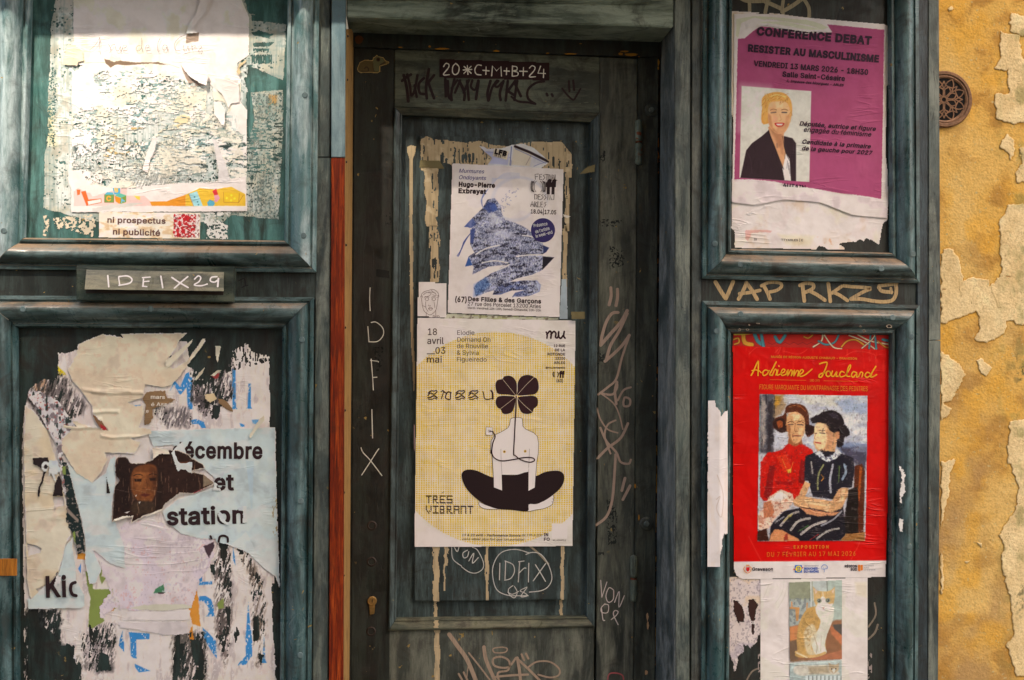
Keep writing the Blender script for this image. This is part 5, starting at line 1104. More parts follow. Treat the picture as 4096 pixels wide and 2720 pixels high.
s.paint(C(1718, 1030, 1728, 1150, 1745, 1300, 1742, 1400, 1700, 1462, 1642, 1468, 1660, 1440, 1700, 1400, 1698, 1260), BL1, warp=.4); s.paint(C(1825, 1260, 1835, 1430, 1845, 1450, 1805, 1450, 1815, 1430), BL1)
s.noise_op((224, 212, 206), .35, .25, .55, .62, 6, .9, pts=C(1700, 1020, 1760, 1060, 1760, 1330, 1690, 1330)); s.noise_op((224, 212, 206), .8, .5, .66, .69, 8, .9)
# dark bare wood showing through
for p in (B(1305, 785, 1440, 770, 1700, 790, 1600, 850, 1580, 930, 1520, 1000, 1420, 1060, 1350, 1000, 1305, 960), B(1470, 1230, 1515, 1240, 1510, 1320, 1465, 1330), B(1330, 1070, 1450, 1060, 1460, 1080, 1340, 1085)):
    s.cut(p, warp=2.2, ws=.35, aniso=(1.6, .6), oct=5)
GAPC = [C(1520, 615, 1575, 620, 1570, 680, 1555, 760, 1530, 720), C(1195, 1568, 1215, 1260, 1240, 1260, 1245, 1330, 1290, 1300, 1250, 1420, 1230, 1568), C(1320, 1290, 1380, 1300, 1410, 1420, 1400, 1568, 1330, 1568, 1370, 1480, 1330, 1400),
        C(480, 1320, 510, 1340, 500, 1420, 560, 1520, 540, 1568, 200, 1568, 185, 1100, 260, 1075, 280, 1200, 360, 1240, 400, 1350), C(690, 1380, 745, 1400, 770, 1500, 670, 1500), C(1565, 1060, 1590, 1080, 1590, 1200, 1572, 1190), C(1640, 1200, 1650, 1250, 1630, 1320, 1620, 1260), C(1790, 1380, 1815, 1400, 1800, 1480), C(1755, 1120, 1790, 1140, 1785, 1290, 1755, 1290), C(1450, 770, 1490, 780, 1485, 850, 1460, 820), C(1880, 900, 1935, 940, 1930, 1300, 1900, 1400, 1885, 1100), C(620, 1170, 650, 1250, 620, 1300)]
for i, p in enumerate(GAPC): s.cut(p, warp=2.0, ws=.4, aniso=(1.6, .45), oct=5, seed=i * 3)
for q, c, op in ((C(1500, 620, 1590, 640, 1600, 900, 1590, 1300, 1560, 1480, 1500, 1300, 1480, 800), (124, 104, 98), .9), (C(1640, 660, 1720, 700, 1810, 880, 1835, 1100, 1820, 1400, 1780, 1480, 1750, 1250, 1740, 900), (118, 98, 84), .9),
                 (C(180, 1070, 420, 1090, 420, 1300, 560, 1440, 560, 1568, 170, 1568), (44, 48, 46), 1), (C(640, 1180, 800, 1180, 780, 1500, 660, 1520), (128, 114, 112), .8), (C(1190, 1240, 1420, 1240, 1430, 1568, 1190, 1568), (84, 76, 70), .9),
                 (B(190, 1000, 420, 1000, 600, 1240, 560, 1300, 300, 1380, 190, 1200), (112, 98, 94), .9), (B(1320, 960, 1600, 900, 1620, 1180, 1420, 1320, 1320, 1200), (128, 112, 112), .9), (B(1040, 1250, 1300, 1250, 1340, 1380, 1150, 1390), (120, 106, 108), .7), (C(560, 1240, 700, 1260, 700, 1500, 560, 1500), (150, 134, 130), .7)):
    s.noise_op(c, .55, .13, .44, .60, int(q[0][0]), op, pts=q, soft=5, warp=3, g=.5, sh=.25)
    s.noise_op(tuple(v * .45 for v in c), .9, .2, .54, .62, int(q[0][0]) + 9, op * .8, pts=q, soft=5, warp=3, g=.6, sh=.25)
    s.erode(.8, .16, .65, .68, int(q[0][0]) + 5, pts=q, soft=5, warp=3, g=.6, sh=.25)
s.erode(.7, .12, .55, .59, 63, pts=C(170, 1090, 400, 1100, 420, 1350, 560, 1460, 560, 1568, 170, 1568), soft=8, g=.4)
s.erode(.9, .2, .60, .63, 65, pts=B(1340, 780, 1865, 780, 1865, 930, 1340, 1060), soft=4)
# small printed remains
GRN = (128, 140, 72); ORG_ = (222, 128, 34)
for p in (C(590, 815, 625, 820, 645, 940, 780, 940, 700, 1100, 720, 1160, 640, 1210, 610, 1200, 625, 1000, 600, 900), C(690, 800, 715, 790, 700, 850, 735, 860, 705, 905, 690, 880), C(745, 1040, 820, 1025, 800, 1075, 745, 1085), C(1500, 1040, 1545, 1000, 1550, 1070, 1510, 1078)): s.paint(p, GRN, warp=.9, ws=.4)
for p in (C(1265, 885, 1330, 880, 1360, 890, 1365, 960, 1375, 1050, 1385, 1200, 1330, 1180, 1300, 1060, 1270, 980), C(535, 690, 595, 692, 595, 735, 535, 730), C(740, 1075, 790, 1072, 785, 1088, 742, 1092), C(1300, 1250, 1330, 1190, 1345, 1320, 1405, 1440, 1400, 1478, 1340, 1370)): s.paint(p, ORG_, warp=.9, ws=.4, op=.85)
s.paint(C(560, 760, 540, 800, 560, 830), (60, 130, 200))
base_ll = s.build('torn_poster', None, P0, label='scraped white poster base with remains of big blue letters in the lower left panel', cat='torn poster')

def LL(name, pts, col, d, label, **k):
    k.setdefault('cat', 'torn poster'); k.setdefault('res', 1.8); return scrap(name, pts, col, DL + d, label, **k)
# pale pink peeled area
def _pinkops(s):
    s.noise_op((208, 188, 192), .05, .04, .4, .65, 1, .8); s.noise_op((226, 208, 204), .08, .08, .5, .7, 2, .7); s.noise_op((164, 146, 154), .6, .4, .66, .78, 3, .4, g=.5)
    s.noise_op((206, 140, 130), .5, .4, .72, .78, 9, .4, g=.4)
    s.paint(C(1075, 935, 1130, 905, 1140, 965, 1060, 965), (60, 120, 84), warp=1); s.paint(C(1090, 962, 1138, 962, 1130, 972, 1095, 972), (50, 20, 30)); s.noise_op((200, 190, 190), .5, .5, .55, .6, 5, .9, pts=C(1100, 890, 1190, 890, 1190, 960, 1120, 960))
    s.paint(C(895, 1070, 1000, 1048, 1240, 1042, 1340, 1060, 1330, 1085, 1100, 1092, 960, 1082), (200, 190, 168), warp=1)
    s.erode(.6, .14, .66, .69, 7, pts=C(640, 900, 840, 950, 820, 1120, 600, 1150), soft=6)
    s.paint(C(1400, 650, 1470, 610, 1480, 640, 1450, 720), (70, 50, 56), warp=1.6)
LL('torn_poster', C(640, 665, 720, 640, 860, 480, 960, 460, 1120, 480, 1260, 560, 1400, 590, 1490, 600, 1480, 700, 1440, 800, 1380, 880, 1350, 1000, 1330, 1070, 1180, 1090, 900, 1090, 790, 1070, 700, 1150, 690, 1060, 760, 960, 720, 840, 690, 760), (216, 196, 192), .0016, 'pale pink peeled paper area below the dark portrait scrap', warp=2.2, ws=.3, seed=52, ops=_pinkops, amp=.001)
LL('torn_poster', C(880, 1090, 1180, 1092, 1320, 1080, 1310, 1155, 1060, 1160, 860, 1156), (220, 204, 196), .0018, 'horizontal pale strip below the pink peeled area', warp=.8, seed=53)
LL('torn_poster', C(800, 1165, 1300, 1160, 1310, 1250, 1130, 1262, 900, 1210, 840, 1215), (212, 196, 190), .0020, 'greyish torn strip above the lower blue letters', warp=2.0, seed=54)

# light blue sheet (right), with the large printed words
LB = (188, 198, 194)
def _lb(s):
    s.noise_op((198, 204, 200), .06, .05, .45, .65, 1, .8); s.noise_op((204, 200, 192), .05, .09, .55, .72, 2, .7)
    s.paint(C(1700, 50, 1755, 55, 1745, 380, 1735, 380), (168, 190, 200), .5)
    s.paint(C(1590, 640, 1700, 540, 1780, 700, 1870, 780, 1870, 830, 1760, 740), (206, 208, 204), .6, warp=1)
    s.noise_op((150, 120, 60), .6, .3, .6, .68, 5, .8, pts=C(1885, 300, 1930, 320, 1928, 680, 1880, 520))
lbs = LL('torn_poster', B(1025, 1412, 1400, 1400, 1903, 1388, 1910, 1800) + C(1925, 680, 1932, 930, 1905, 850, 1870, 830, 1800, 770, 1720, 690, 1600, 640, 1480, 590, 1380, 590, 1250, 555, 1150, 470, 1120, 400, 1230, 320, 1340, 285, 1480, 235, 1500, 180, 1400, 100, 1280, -30, 1180, -60, 1060, -50, 1040, -100), LB, .0026, 'light blue poster remains with the words décembre et station', warp=.9, ws=.4, seed=55, ops=_lb, fringe=(224, 214, 206), amp=.001)
im = ink((44, 26, 28), wr=0)
letters('lettering', [('décembre', (B(1192, 1596)[0]), B(1815, 1601)[0], 15.2, .03), ('et', C(1478, 252)[0], C(1618, 252)[0], 15.5, .03), ('station', C(1152, 494)[0], C(1690, 480)[0], 16.5, .03)], im, DL + .0026 + .0013, lbs)
LL('paper_scrap', C(1470, 560, 1590, 560, 1600, 640, 1540, 625, 1500, 620), LB, .0027, 'light blue tongue with the cut off top of a round letter', warp=.4, seed=56, cat='paper scrap')
strokes('lettering', [(C(1512, 610, 1520, 578, 1545, 570, 1572, 582, 1575, 612), 2.2), (C(1455, 572, 1462, 590), 2.0)], im, DL + .0041, lbs)
for q, lb, sd in ((B(1236, 1500, 1262, 1480, 1290, 1560, 1330, 1600, 1330, 1720, 1230, 1700, 1180, 1560), 'white torn fringe biting into the first letter of décembre', 57), (C(1510, 395, 1545, 420, 1560, 470, 1600, 478, 1580, 500, 1530, 480, 1505, 430), 'small torn white patch over the o of station', 58), (C(1640, 372, 1705, 360, 1710, 480, 1672, 486, 1680, 400, 1650, 400), 'pale scratch patch over the n of station', 59), (C(1516, 135, 1560, 120, 1545, 160, 1525, 180), 'tiny pale patch over the e of et', 60), (C(1478, 190, 1510, 215, 1500, 235, 1530, 245, 1525, 262, 1470, 258), 'tiny pale patch at the foot of the word et', 61)):
    LL('paper_scrap', q, (204, 206, 204), .0046, lb, warp=.7, seed=sd, cat='paper scrap')

# cream sheet
def _cream(s):
    s.noise_op((216, 188, 158), .04, .05, .4, .6, 1, .6); s.noise_op((204, 174, 144), .2, .2, .62, .74, 3, .4)
    for y0, x0, x1 in ((1125, 570, 900), (1140, 640, 1000), (1270, 560, 820), (1325, 480, 700), (1380, 440, 700), (1445, 700, 960)):
        pts = B(x0, y0, (x0 * 2 + x1) / 3, y0 + 12, (x0 + 2 * x1) / 3, y0 + 6, x1, y0 + 8)
        for k, hh in ((0, .0026),):
            w, a = s.cov([(x, y - 1.2) for x, y in smooth_pts(pts, False)] + [(x, y + 1.2) for x, y in smooth_pts(pts, False)][::-1], soft=3.2)
            s.h[w] += a * hh
crm_pts = B(835, 742, 1292, 735, 1240, 785, 1215, 850, 1160, 910, 1140, 950, 1200, 980, 1290, 930, 1400, 780, 1422, 790, 1330, 905, 1230, 1050, 1165, 1105, 1120, 1105, 1000, 1090, 985, 1180, 880, 1215, 935, 1240, 985, 1235, 995, 1290, 960, 1390, 1040, 1400, 1050, 1430, 900, 1465, 975, 1490, 930, 1568, 720, 1560) + C(740, 40, 700, 130, 640, 200, 530, 140, 460, 30, 400, -80) + B(430, 1480, 420, 1420, 340, 1330, 480, 1330, 620, 1380, 760, 1410, 640, 1290, 640, 1240, 560, 1130, 500, 1060, 470, 990, 530, 880, 545, 810, 640, 770, 700, 745, 780, 752, 855, 768)
LL('torn_poster', crm_pts, (224, 200, 172), .0036, 'large cream backed torn sheet across the top of the lower left panel', warp=1.0, ws=.4, seed=62, fringe=(232, 222, 204), ops=_cream, amp=.0012)
LL('torn_poster', B(172, 1240, 230, 1270, 300, 1370, 330, 1420, 350, 1500, 380, 1600, 400, 1700) + C(440, 240, 470, 420, 490, 560, 450, 640, 430, 740, 395, 860, 300, 930, 250, 980, 215, 1010, 190, 900, 175, 400, 165, 0), (224, 200, 174), .0034, 'cream torn sheet along the left edge of the lower left panel', warp=1.0, ws=.35, seed=63, fringe=(230, 220, 204), ops=lambda s: (s.noise_op((210, 186, 150), .04, .06, .45, .65, 1, .7), s.cut(C(250, 940, 330, 900, 360, 880, 400, 820, 420, 900, 300, 980), warp=1), s.cut(C(190, 620, 285, 655, 280, 685, 195, 710), warp=1.2), s.cut(C(370, 300, 440, 300, 440, 360, 400, 370, 375, 400), warp=1)), amp=.002)
# brown poster showing in the cream sheet's tear
LL('paper_scrap', B(1010, 1140, 1140, 1130, 1160, 1180, 1215, 1190, 1190, 1215, 1120, 1240, 1055, 1260, 1060, 1320, 1030, 1370, 995, 1375, 1005, 1240, 985, 1190), (140, 106, 74), .0030, 'small brown poster scrap reading mars inside the cream sheet tear', warp=1.2, seed=64, cat='paper scrap')
letters('lettering', [('mars', B(1042, 1188)[0], B(1140, 1190)[0], 3.6, .015), ('a   é Ass', B(985, 1240)[0], B(1155, 1240)[0], 3.6), ('e   Lic', B(1008, 1286)[0], B(1112, 1286)[0], 3.6)], ink((222, 206, 184), wr=0), DL + .0062, bpy.data.objects['paper_scrap.%03d' % (len([o for o in bpy.data.objects if o.name.startswith('paper_scrap')]) - 1)])
LL('paper_scrap', B(635, 1290, 700, 1330, 740, 1400, 762, 1412, 700, 1405, 660, 1350), (136, 96, 66), .0042, 'brown and red sliver in the cream sheet left of the centre', warp=.6, seed=65, cat='paper scrap', ops=lambda s: s.paint(B(690, 1360, 760, 1405, 700, 1405), (170, 40, 46)))
LL('paper_scrap', B(1505, 1185, 1560, 1195, 1610, 1255, 1612, 1285, 1560, 1262, 1510, 1220), (138, 104, 72), .0016, 'brown leaf shaped scrap between the tall blue letters', warp=.5, seed=66, cat='paper scrap')
LL('paper_scrap', B(1455, 1035, 1520, 1005, 1510, 1050, 1490, 1055), (156, 60, 58), .0018, 'small red checkered scrap left of the tall blue letter', warp=.6, seed=67, cat='paper scrap')
LL('paper_scrap', B(1415, 1160, 1480, 1148, 1505, 1190, 1450, 1220, 1420, 1190), (206, 178, 138), .0018, 'small tan scrap under the red checkered one', warp=.8, seed=68, cat='paper scrap')
for q, lb, sd in ((B(1300, 800, 1335, 772, 1330, 800, 1260, 880, 1180, 960, 1150, 985, 1140, 930, 1200, 880), 'cream rolled curl hanging at the top of the cream sheet', 70), (B(1395, 775, 1422, 772, 1405, 820, 1330, 920, 1300, 940, 1320, 900), 'thin cream curl pointing to the upper right', 71), (B(1340, 1060, 1370, 1010, 1425, 960, 1400, 1020, 1360, 1065), 'short pale torn curl under the thin cream curl', 72), (B(1450, 1030, 1500, 990, 1545, 985, 1480, 1035), 'pale torn spike left of the white ragged peak', 73), (B(1488, 822, 1530, 824, 1520, 880, 1505, 950, 1490, 900), 'white drop shaped paper remnant on bare dark wood', 74), (B(1720, 1440, 1790, 1330, 1825, 1300, 1830, 1340, 1780, 1400, 1730, 1470), 'tan torn flap at the top edge of the light blue poster', 75)):
    LL('paper_curl', q, (224, 204, 176), .006, lb, warp=.5, seed=sd, cat='paper scrap', lift=.009, liftdir=(.5, -.85))
# white + marbled sliver running down between the left sheets
def _sl(s):
    s.noise_op((120, 104, 104), .25, .18, .5, .6, 1, .9); s.noise_op((40, 52, 48), .3, .16, .58, .64, 2, .95); s.noise_op((176, 70, 60), .4, .4, .68, .72, 4, .7)
LL('torn_poster', B(200, 1130, 290, 1140, 400, 1200, 520, 1370, 540, 1380, 500, 1400, 430, 1470, 430, 1568) + C(440, 60, 480, 200, 500, 240, 440, 300, 410, 100, 390, -60) + B(310, 1380, 240, 1240, 190, 1180), (216, 204, 200), .0045, 'marbled white sliver running down left of the cream sheet', warp=1.6, ws=.35, seed=76, ops=_sl)
LL('torn_poster', C(430, 60, 465, 60, 530, 330, 575, 520, 590, 680, 540, 700, 500, 560, 455, 470, 460, 300, 430, 130), (24, 40, 38), .0046, 'bare dark green gap between the two left torn sheets', warp=1.2, ws=.5, seed=77, ops=lambda s: (s.noise_op((150, 130, 120), .4, .6, .64, .68, 3, .9), s.paint(C(460, 370, 545, 460, 540, 480, 455, 400), (140, 120, 106)), s.paint(C(430, 90, 455, 90, 455, 150, 430, 145), GRN), s.paint(C(495, 560, 520, 540, 525, 720, 500, 620), GRN, warp=1)))
# light blue left piece with Kic
def _lk(s):
    s.noise_op((200, 204, 200), .05, .06, .5, .7, 1, .7); s.noise_op((212, 206, 196), .04, .1, .55, .7, 2, .6)
LL('torn_poster', C(460, 60, 530, 130, 640, 200, 730, 140, 760, 40, 800, 20, 800, 200, 780, 300, 770, 440, 800, 480, 860, 640, 860, 780, 880, 800, 760, 760, 640, 660, 700, 800, 660, 900, 620, 900, 590, 760, 590, 600, 560, 440, 520, 300), LB, .0028, 'light blue poster remains left of the dark portrait scrap', warp=.8, seed=78, ops=_lk, fringe=(222, 212, 206))
kic = LL('torn_poster', C(215, 1010, 250, 970, 300, 920, 395, 860, 430, 740, 450, 640, 490, 600, 510, 560, 500, 640, 525, 800, 530, 880, 585, 980, 585, 1058, 560, 1072, 195, 1078, 188, 1000), (194, 202, 196), .0040, 'light blue lower corner piece reading Kic', warp=.5, seed=79, ops=_lk, amp=.001)
letters('lettering', [('Ki', C(318, 992)[0], C(460, 988)[0], 20, .03)], im, DL + .0068, kic)
strokes('lettering', [(C(520, 893, 495, 905, 488, 940, 500, 975, 526, 985), 3.2)], im, DL + .0070, kic)
scrap('paper_scrap', C(388, 845, 425, 850, 420, 900, 400, 905, 390, 935, 372, 925), (212, 206, 200), DL + .0075, 'small torn patch over the K', seed=80, warp=.9)
# dark 7-like fragment
LL('paper_scrap', C(225, 28, 330, 28, 345, 60, 330, 110, 310, 150, 298, 200, 282, 240, 275, 300, 256, 298, 262, 240, 285, 190, 300, 120, 262, 92, 228, 78), (40, 28, 28), .0062, 'dark curved fragment with a white letter c on the left cream sheet', warp=.7, seed=81, cat='paper scrap', ops=lambda s: raster_text(s, 'C', C(286, 122)[0], C(345, 122)[0], 8.5, (206, 210, 214), .06))
LL('paper_scrap', C(380, 200, 405, 150, 425, 180, 440, 296, 360, 298, 372, 250), (40, 28, 28), .0062, 'dark square bottomed fragment beside the green sliver', warp=.6, seed=82, cat='paper scrap')
LL('paper_scrap', C(330, 40, 400, 50, 420, 120, 380, 160, 400, 200, 370, 190, 350, 140, 330, 190, 335, 120), (204, 208, 212), .0066, 'white splashed torn patch over the dark curved fragment', warp=1.8, ws=.6, seed=83, cat='paper scrap')
LL('paper_scrap', C(733, 145, 765, 280, 735, 280), (34, 22, 22), .0046, 'narrow dark wedge left of the dark portrait scrap', warp=.3, seed=84, cat='paper scrap')
# dark portrait scrap
s = Sheet(111, 450, 216, 526, 2.6, DL + .0048, (46, 26, 20), 85)
pp_ = C(800, 60, 815, 30, 870, 25, 900, 70, 1000, 70, 1060, 40, 1060, -20, 1230, -20, 1300, 10, 1330, 40, 1400, 75, 1415, 100, 1300, 128, 1400, 145, 1480, 210, 1340, 275, 1240, 275, 1140, 350, 1120, 385, 1000, 430, 905, 480, 920, 432, 775, 470, 790, 300, 800, 230, 830, 190, 800, 140)
s.add(pp_, (216, 196, 176), warp=.8, ws=.5, grow=.7, oct=5); s.paint(pp_, (46, 26, 20), warp=.8, ws=.5, grow=-.3, oct=5)
fc = C(900, 170, 925, 110, 990, 80, 1060, 80, 1090, 120, 1095, 200, 1070, 290, 1040, 340, 980, 345, 930, 300, 905, 240)
s.paint(fc, (122, 66, 34), soft=2.2, smooth=True); s.paint(C(930, 150, 980, 100, 1030, 100, 1010, 160, 1000, 240, 960, 260), (150, 86, 46), soft=4, smooth=True, op=.8)
s.paint(C(1040, 110, 1090, 130, 1090, 230, 1060, 280, 1050, 200), (84, 44, 24), soft=4, op=.8, smooth=True)
for p in (C(928, 178, 980, 176, 975, 196, 935, 196), C(1032, 172, 1078, 170, 1076, 190, 1038, 190)): s.paint(p, (40, 20, 14), soft=1.2)
s.line(C(925, 155, 950, 145, 985, 152), .9, (50, 26, 16)); s.line(C(1030, 150, 1055, 142, 1085, 150), .9, (50, 26, 16)); s.line(C(1010, 180, 1018, 235, 1000, 245, 985, 242), .5, (90, 44, 24)); s.paint(C(962, 288, 1000, 278, 1045, 286, 1005, 302), (90, 36, 26), soft=1)
s.paint(C(800, 30, 900, 40, 910, 100, 895, 230, 890, 400, 780, 440), (36, 20, 16), soft=3); s.paint(C(1090, 60, 1130, 160, 1110, 380, 1060, 400, 1085, 280), (38, 22, 16), soft=3)
s.paint(C(910, 360, 960, 330, 1060, 340, 1065, 400, 1000, 420, 920, 420), (60, 42, 30), soft=2, smooth=True)
s.paint(C(1210, 60, 1300, 55, 1310, 90, 1220, 95), (96, 50, 24), soft=2, warp=1); s.paint(C(1405, 145, 1480, 205, 1405, 232), (134, 112, 90)); s.line(C(1340, 275, 1400, 250, 1480, 228), .7, (150, 20, 34))
for k in range(9): x = 790 + k * 37; s.line(C(x, 250 + k % 3 * 8, x + 30, 252 + k % 3 * 8), .25, (200, 170, 150), .5)
for p in (C(935, 290, 948, 285, 940, 300), C(960, 335, 975, 333, 965, 350), C(860, 410, 900, 400, 880, 416)): s.paint(p, (220, 206, 196), warp=.5)
s.noise_op((150, 110, 84), .9, .1, .70, .75, 3, .5)
s.tone(.25, .35, 7, pts=pp_); s.paint(C(925, 110, 960, 90, 1040, 85, 1080, 110, 1060, 130, 960, 130), (96, 50, 26), .6, soft=1.5)
por = s.build('torn_poster', None, P0, amp=.001, label='dark brown portrait scrap torn from a poster in the lower left panel', cat='torn poster')
for q, lb, sd in ((C(1050, -40, 1160, -30, 1180, 10, 1110, 5, 1060, 40), 'pale torn lip over the top of the dark portrait scrap', 90), (C(1000, 432, 1100, 392, 1130, 380, 1120, 400, 1010, 440), 'thin torn paper lip below the dark portrait scrap', 91), (C(775, 460, 850, 432, 930, 428, 880, 445, 800, 470), 'red edged torn lip at the lower left of the dark portrait scrap', 92)):
    LL('paper_curl', q, (226, 204, 180), .0066, lb, warp=.5, seed=sd, cat='paper scrap', lift=.004)
# yellow-brown timber scrap at the left margin
mp = empty('bare_wood_patch', tuple(W(8, 570, 0)), 'orange bare wood patch on the left moulding of the lower panel', 'wood repair')
slab('patch', C(-30, 730, 112, 732, 112, 848, -30, 848), 0.0285, .02, raw_wood('orange_bare_wood', (120, 66, 14), (170, 96, 24), (188, 116, 40), 7.0, .6), mp, bev=.0008)

# ================================================================== UPPER RIGHT: purple conference poster
s = Sheet(728, 8, 892, 252, 1.6, DR + .0008, (214, 196, 184), 101)
s.add(G(333, 74, 640, 90, 925, 128, 1398, 168, 1422, 175, 1424, 590, 1412, 600, 1408, 1070, 1420, 1180, 1424, 1400, 1420, 1600) + H(1385, 60, 1365, 130, 1270, 80, 1250, 110, 1200, 110, 1085, 118, 1120, 140, 1130, 160, 950, 158, 358, 148, 358, 30, 330, 10) + G(338, 1560, 340, 1250, 350, 830, 335, 780), warp=.25, ws=.4)
s.noise_op((198, 170, 146), .12, .12, .52, .7, 1, .6); s.noise_op((222, 206, 204), .05, .04, .4, .6, 2, .7); s.noise_op((214, 206, 178), .05, .05, .52, .7, 7, .5)
s.paint(G(333, 74, 372, 90, 362, 250, 352, 800, 340, 830, 330, 700), (206, 176, 142), .6, soft=3)
s.paint(H(440, 20, 620, 25, 610, 38, 480, 40, 450, 95, 430, 80), (206, 130, 116), .6, warp=1.4); s.paint(H(660, 50, 920, 60, 880, 130, 720, 130), (216, 200, 160), .5, soft=4)
s.noise_op((206, 150, 110), .3, .3, .6, .7, 5, .7, pts=H(930, 70, 1080, 80, 1060, 130, 950, 110))
s.cut(G(510, 100, 545, 88, 595, 92, 600, 103, 570, 108, 520, 106), warp=.8, ws=.6)
s.cut(H(1085, 118, 1130, 108, 1200, 108, 1225, 85, 1255, 108, 1300, 92, 1365, 130, 1372, 40, 1395, -30, 1440, -60, 1440, 175, 1130, 165, 1120, 140), warp=1.2, ws=.6, oct=5); s.cut(H(930, 150, 945, 135, 980, 145, 1005, 160, 930, 165), warp=.6)
bk = s.build('paper_sheet', None, PW, amp=.0012, label='pale wrinkled backing sheet below the purple conference poster', cat='paper sheet')
letters('lettering', [('IS', H(494, 94)[0], H(514, 94)[0], 2.0, .01), ('TTYARLES | E', H(682, 97)[0], H(833, 100)[0], 2.0, .01)], ink((60, 50, 50), wr=0), DR + .0026, bk)
PUR = (164, 68, 104)
s = Sheet(732, 14, 889, 204, 2.2, DR + .0022, (226, 206, 204), 102)
pr = G(383, 268, 430, 265, 500, 205, 540, 182, 620, 190, 700, 212, 850, 235, 1035, 222, 1000, 168, 1395, 206, 1375, 1376, 1300, 1362, 1180, 1345, 1080, 1335, 950, 1310, 800, 1285, 720, 1275, 640, 1255, 480, 1240, 358, 1240)
s.add(G(358, 75, 925, 126, 1398, 166, 1420, 205, 1398, 300, 1392, 900, 1376, 1390, 1180, 1350, 950, 1320, 700, 1280, 480, 1246, 345, 1244, 350, 900), warp=.15)
s.paint(G(372, 130, 500, 110, 620, 118, 860, 138, 960, 165, 1010, 190, 950, 214, 870, 208, 780, 165, 720, 158, 600, 152, 480, 200, 390, 258, 368, 250), (200, 194, 168), warp=.5, ws=.5)
s.paint(pr, PUR, warp=.45, ws=.7, oct=5); s.noise_op((168, 78, 108), .03, .03, .4, .7, 2, .4, pts=pr)
s.paint(G(405, 160, 500, 120, 600, 150, 700, 210, 820, 232, 1035, 222, 960, 214, 860, 200, 790, 165, 730, 160, 770, 200, 640, 160, 520, 178, 440, 240, 385, 268), (228, 208, 200), .9, warp=.5, ws=.6)
ph = G(409, 594, 890, 630, 877, 1258, 394, 1229)
s.paint(ph, (204, 196, 182)); s.paint(G(409, 594, 600, 610, 580, 900, 400, 900), (214, 208, 194), .6, soft=12)
# jacket, blouse, neck, face, hair
def g(*p, **k): return G(*p)
s.paint(G(400, 1229, 440, 1040, 480, 990, 550, 940, 590, 905, 600, 890, 650, 960, 700, 940, 760, 955, 785, 990, 785, 1253), (44, 26, 32), smooth=False, soft=.7)
s.paint(G(592, 880, 620, 860, 700, 900, 700, 1010, 720, 1080, 712, 1180, 695, 1168, 650, 1040, 610, 940), (206, 146, 104), soft=.8)
s.paint(G(600, 880, 690, 925, 690, 1000, 665, 1020, 640, 960), (170, 108, 74), .8, soft=2.4)
s.paint(G(692, 1168, 715, 1060, 740, 1100, 750, 1250, 706, 1246), (222, 214, 208), soft=.6)
s.paint(G(560, 860, 552, 740, 570, 680, 640, 650, 720, 665, 752, 720, 756, 780, 742, 850, 730, 790), (214, 146, 70), smooth=True, soft=.8)
face = G(588, 740, 600, 700, 650, 680, 710, 695, 742, 740, 745, 810, 735, 870, 705, 915, 665, 925, 625, 905, 595, 850)
s.paint(face, (226, 168, 122), smooth=True, soft=.8); s.paint(G(590, 780, 612, 800, 625, 880, 660, 920, 620, 905, 594, 850), (190, 124, 82), .8, soft=1.6)
s.paint(G(715, 800, 745, 790, 735, 865, 705, 912), (206, 140, 98), .7, soft=1.6); s.paint(G(640, 705, 700, 705, 690, 745, 650, 745), (240, 190, 146), .7, soft=2)
s.paint(G(552, 760, 548, 690, 575, 655, 640, 636, 705, 645, 745, 685, 758, 740, 752, 790, 738, 740, 712, 700, 660, 700, 610, 708, 592, 745, 590, 800, 575, 850, 558, 820), (222, 156, 82), smooth=True, soft=.7)
s.line(G(580, 690, 640, 655, 710, 668), .9, (250, 206, 130), .8); s.line(G(562, 720, 590, 680, 660, 660), .7, (200, 130, 50), .7); s.line(G(600, 700, 660, 682, 730, 712), .6, (196, 130, 56), .7)
for p in (G(613, 780, 645, 776), G(688, 777, 720, 778)): s.line(p, 1.1, (60, 52, 60), soft=.5)
for p in (G(608, 762, 628, 754, 650, 760), G(685, 760, 706, 755, 726, 762)): s.line(p, .7, (130, 76, 40), soft=.5)
s.line(G(672, 790, 682, 828, 668, 836), .4, (188, 120, 80)); s.paint(G(636, 852, 670, 848, 705, 852, 692, 874, 668, 880, 648, 872), (190, 40, 36), smooth=True, soft=.5); s.paint(G(646, 856, 696, 856, 684, 867, 658, 867), (240, 228, 220), soft=.5)
s.line(G(592, 905, 630, 1000, 700, 1170), .6, (20, 10, 16), .9); s.line(G(690, 940, 712, 1050, 740, 1110), .5, (20, 10, 16), .8); s.line(G(440, 1045, 470, 1100, 480, 1200), .5, (70, 48, 56), .7); s.line(G(770, 1000, 760, 1120), .5, (70, 48, 56), .7)
rk = random.Random(4)
for k in range(70):
    x = rk.uniform(560, 745); y = rk.uniform(642, 700) if k % 3 else rk.uniform(700, 800); 
    if k % 3 == 0: x = rk.choice((rk.uniform(553, 590), rk.uniform(740, 756)))
    s.line(G(x, y, x + rk.uniform(-26, 10), y + rk.uniform(8, 30)), .32, rk.choice(((246, 196, 120), (176, 112, 50), (206, 140, 70), (150, 92, 44))), .7)
for k in range(26):
    x = rk.uniform(440, 770); y = rk.uniform(990, 1200); s.line(G(x, y, x + rk.uniform(-8, 8), y + rk.uniform(20, 60)), .7, rk.choice(((58, 38, 46), (30, 16, 22))), .5, soft=1.2)
s.paint(G(600, 745, 640, 740, 650, 800, 610, 800), (206, 146, 104), .4, soft=2); s.paint(G(660, 870, 735, 850, 700, 925, 640, 925), (190, 126, 88), .55, soft=2.4); s.paint(G(628, 800, 660, 810, 650, 850, 622, 840), (226, 140, 112), .5, soft=2)
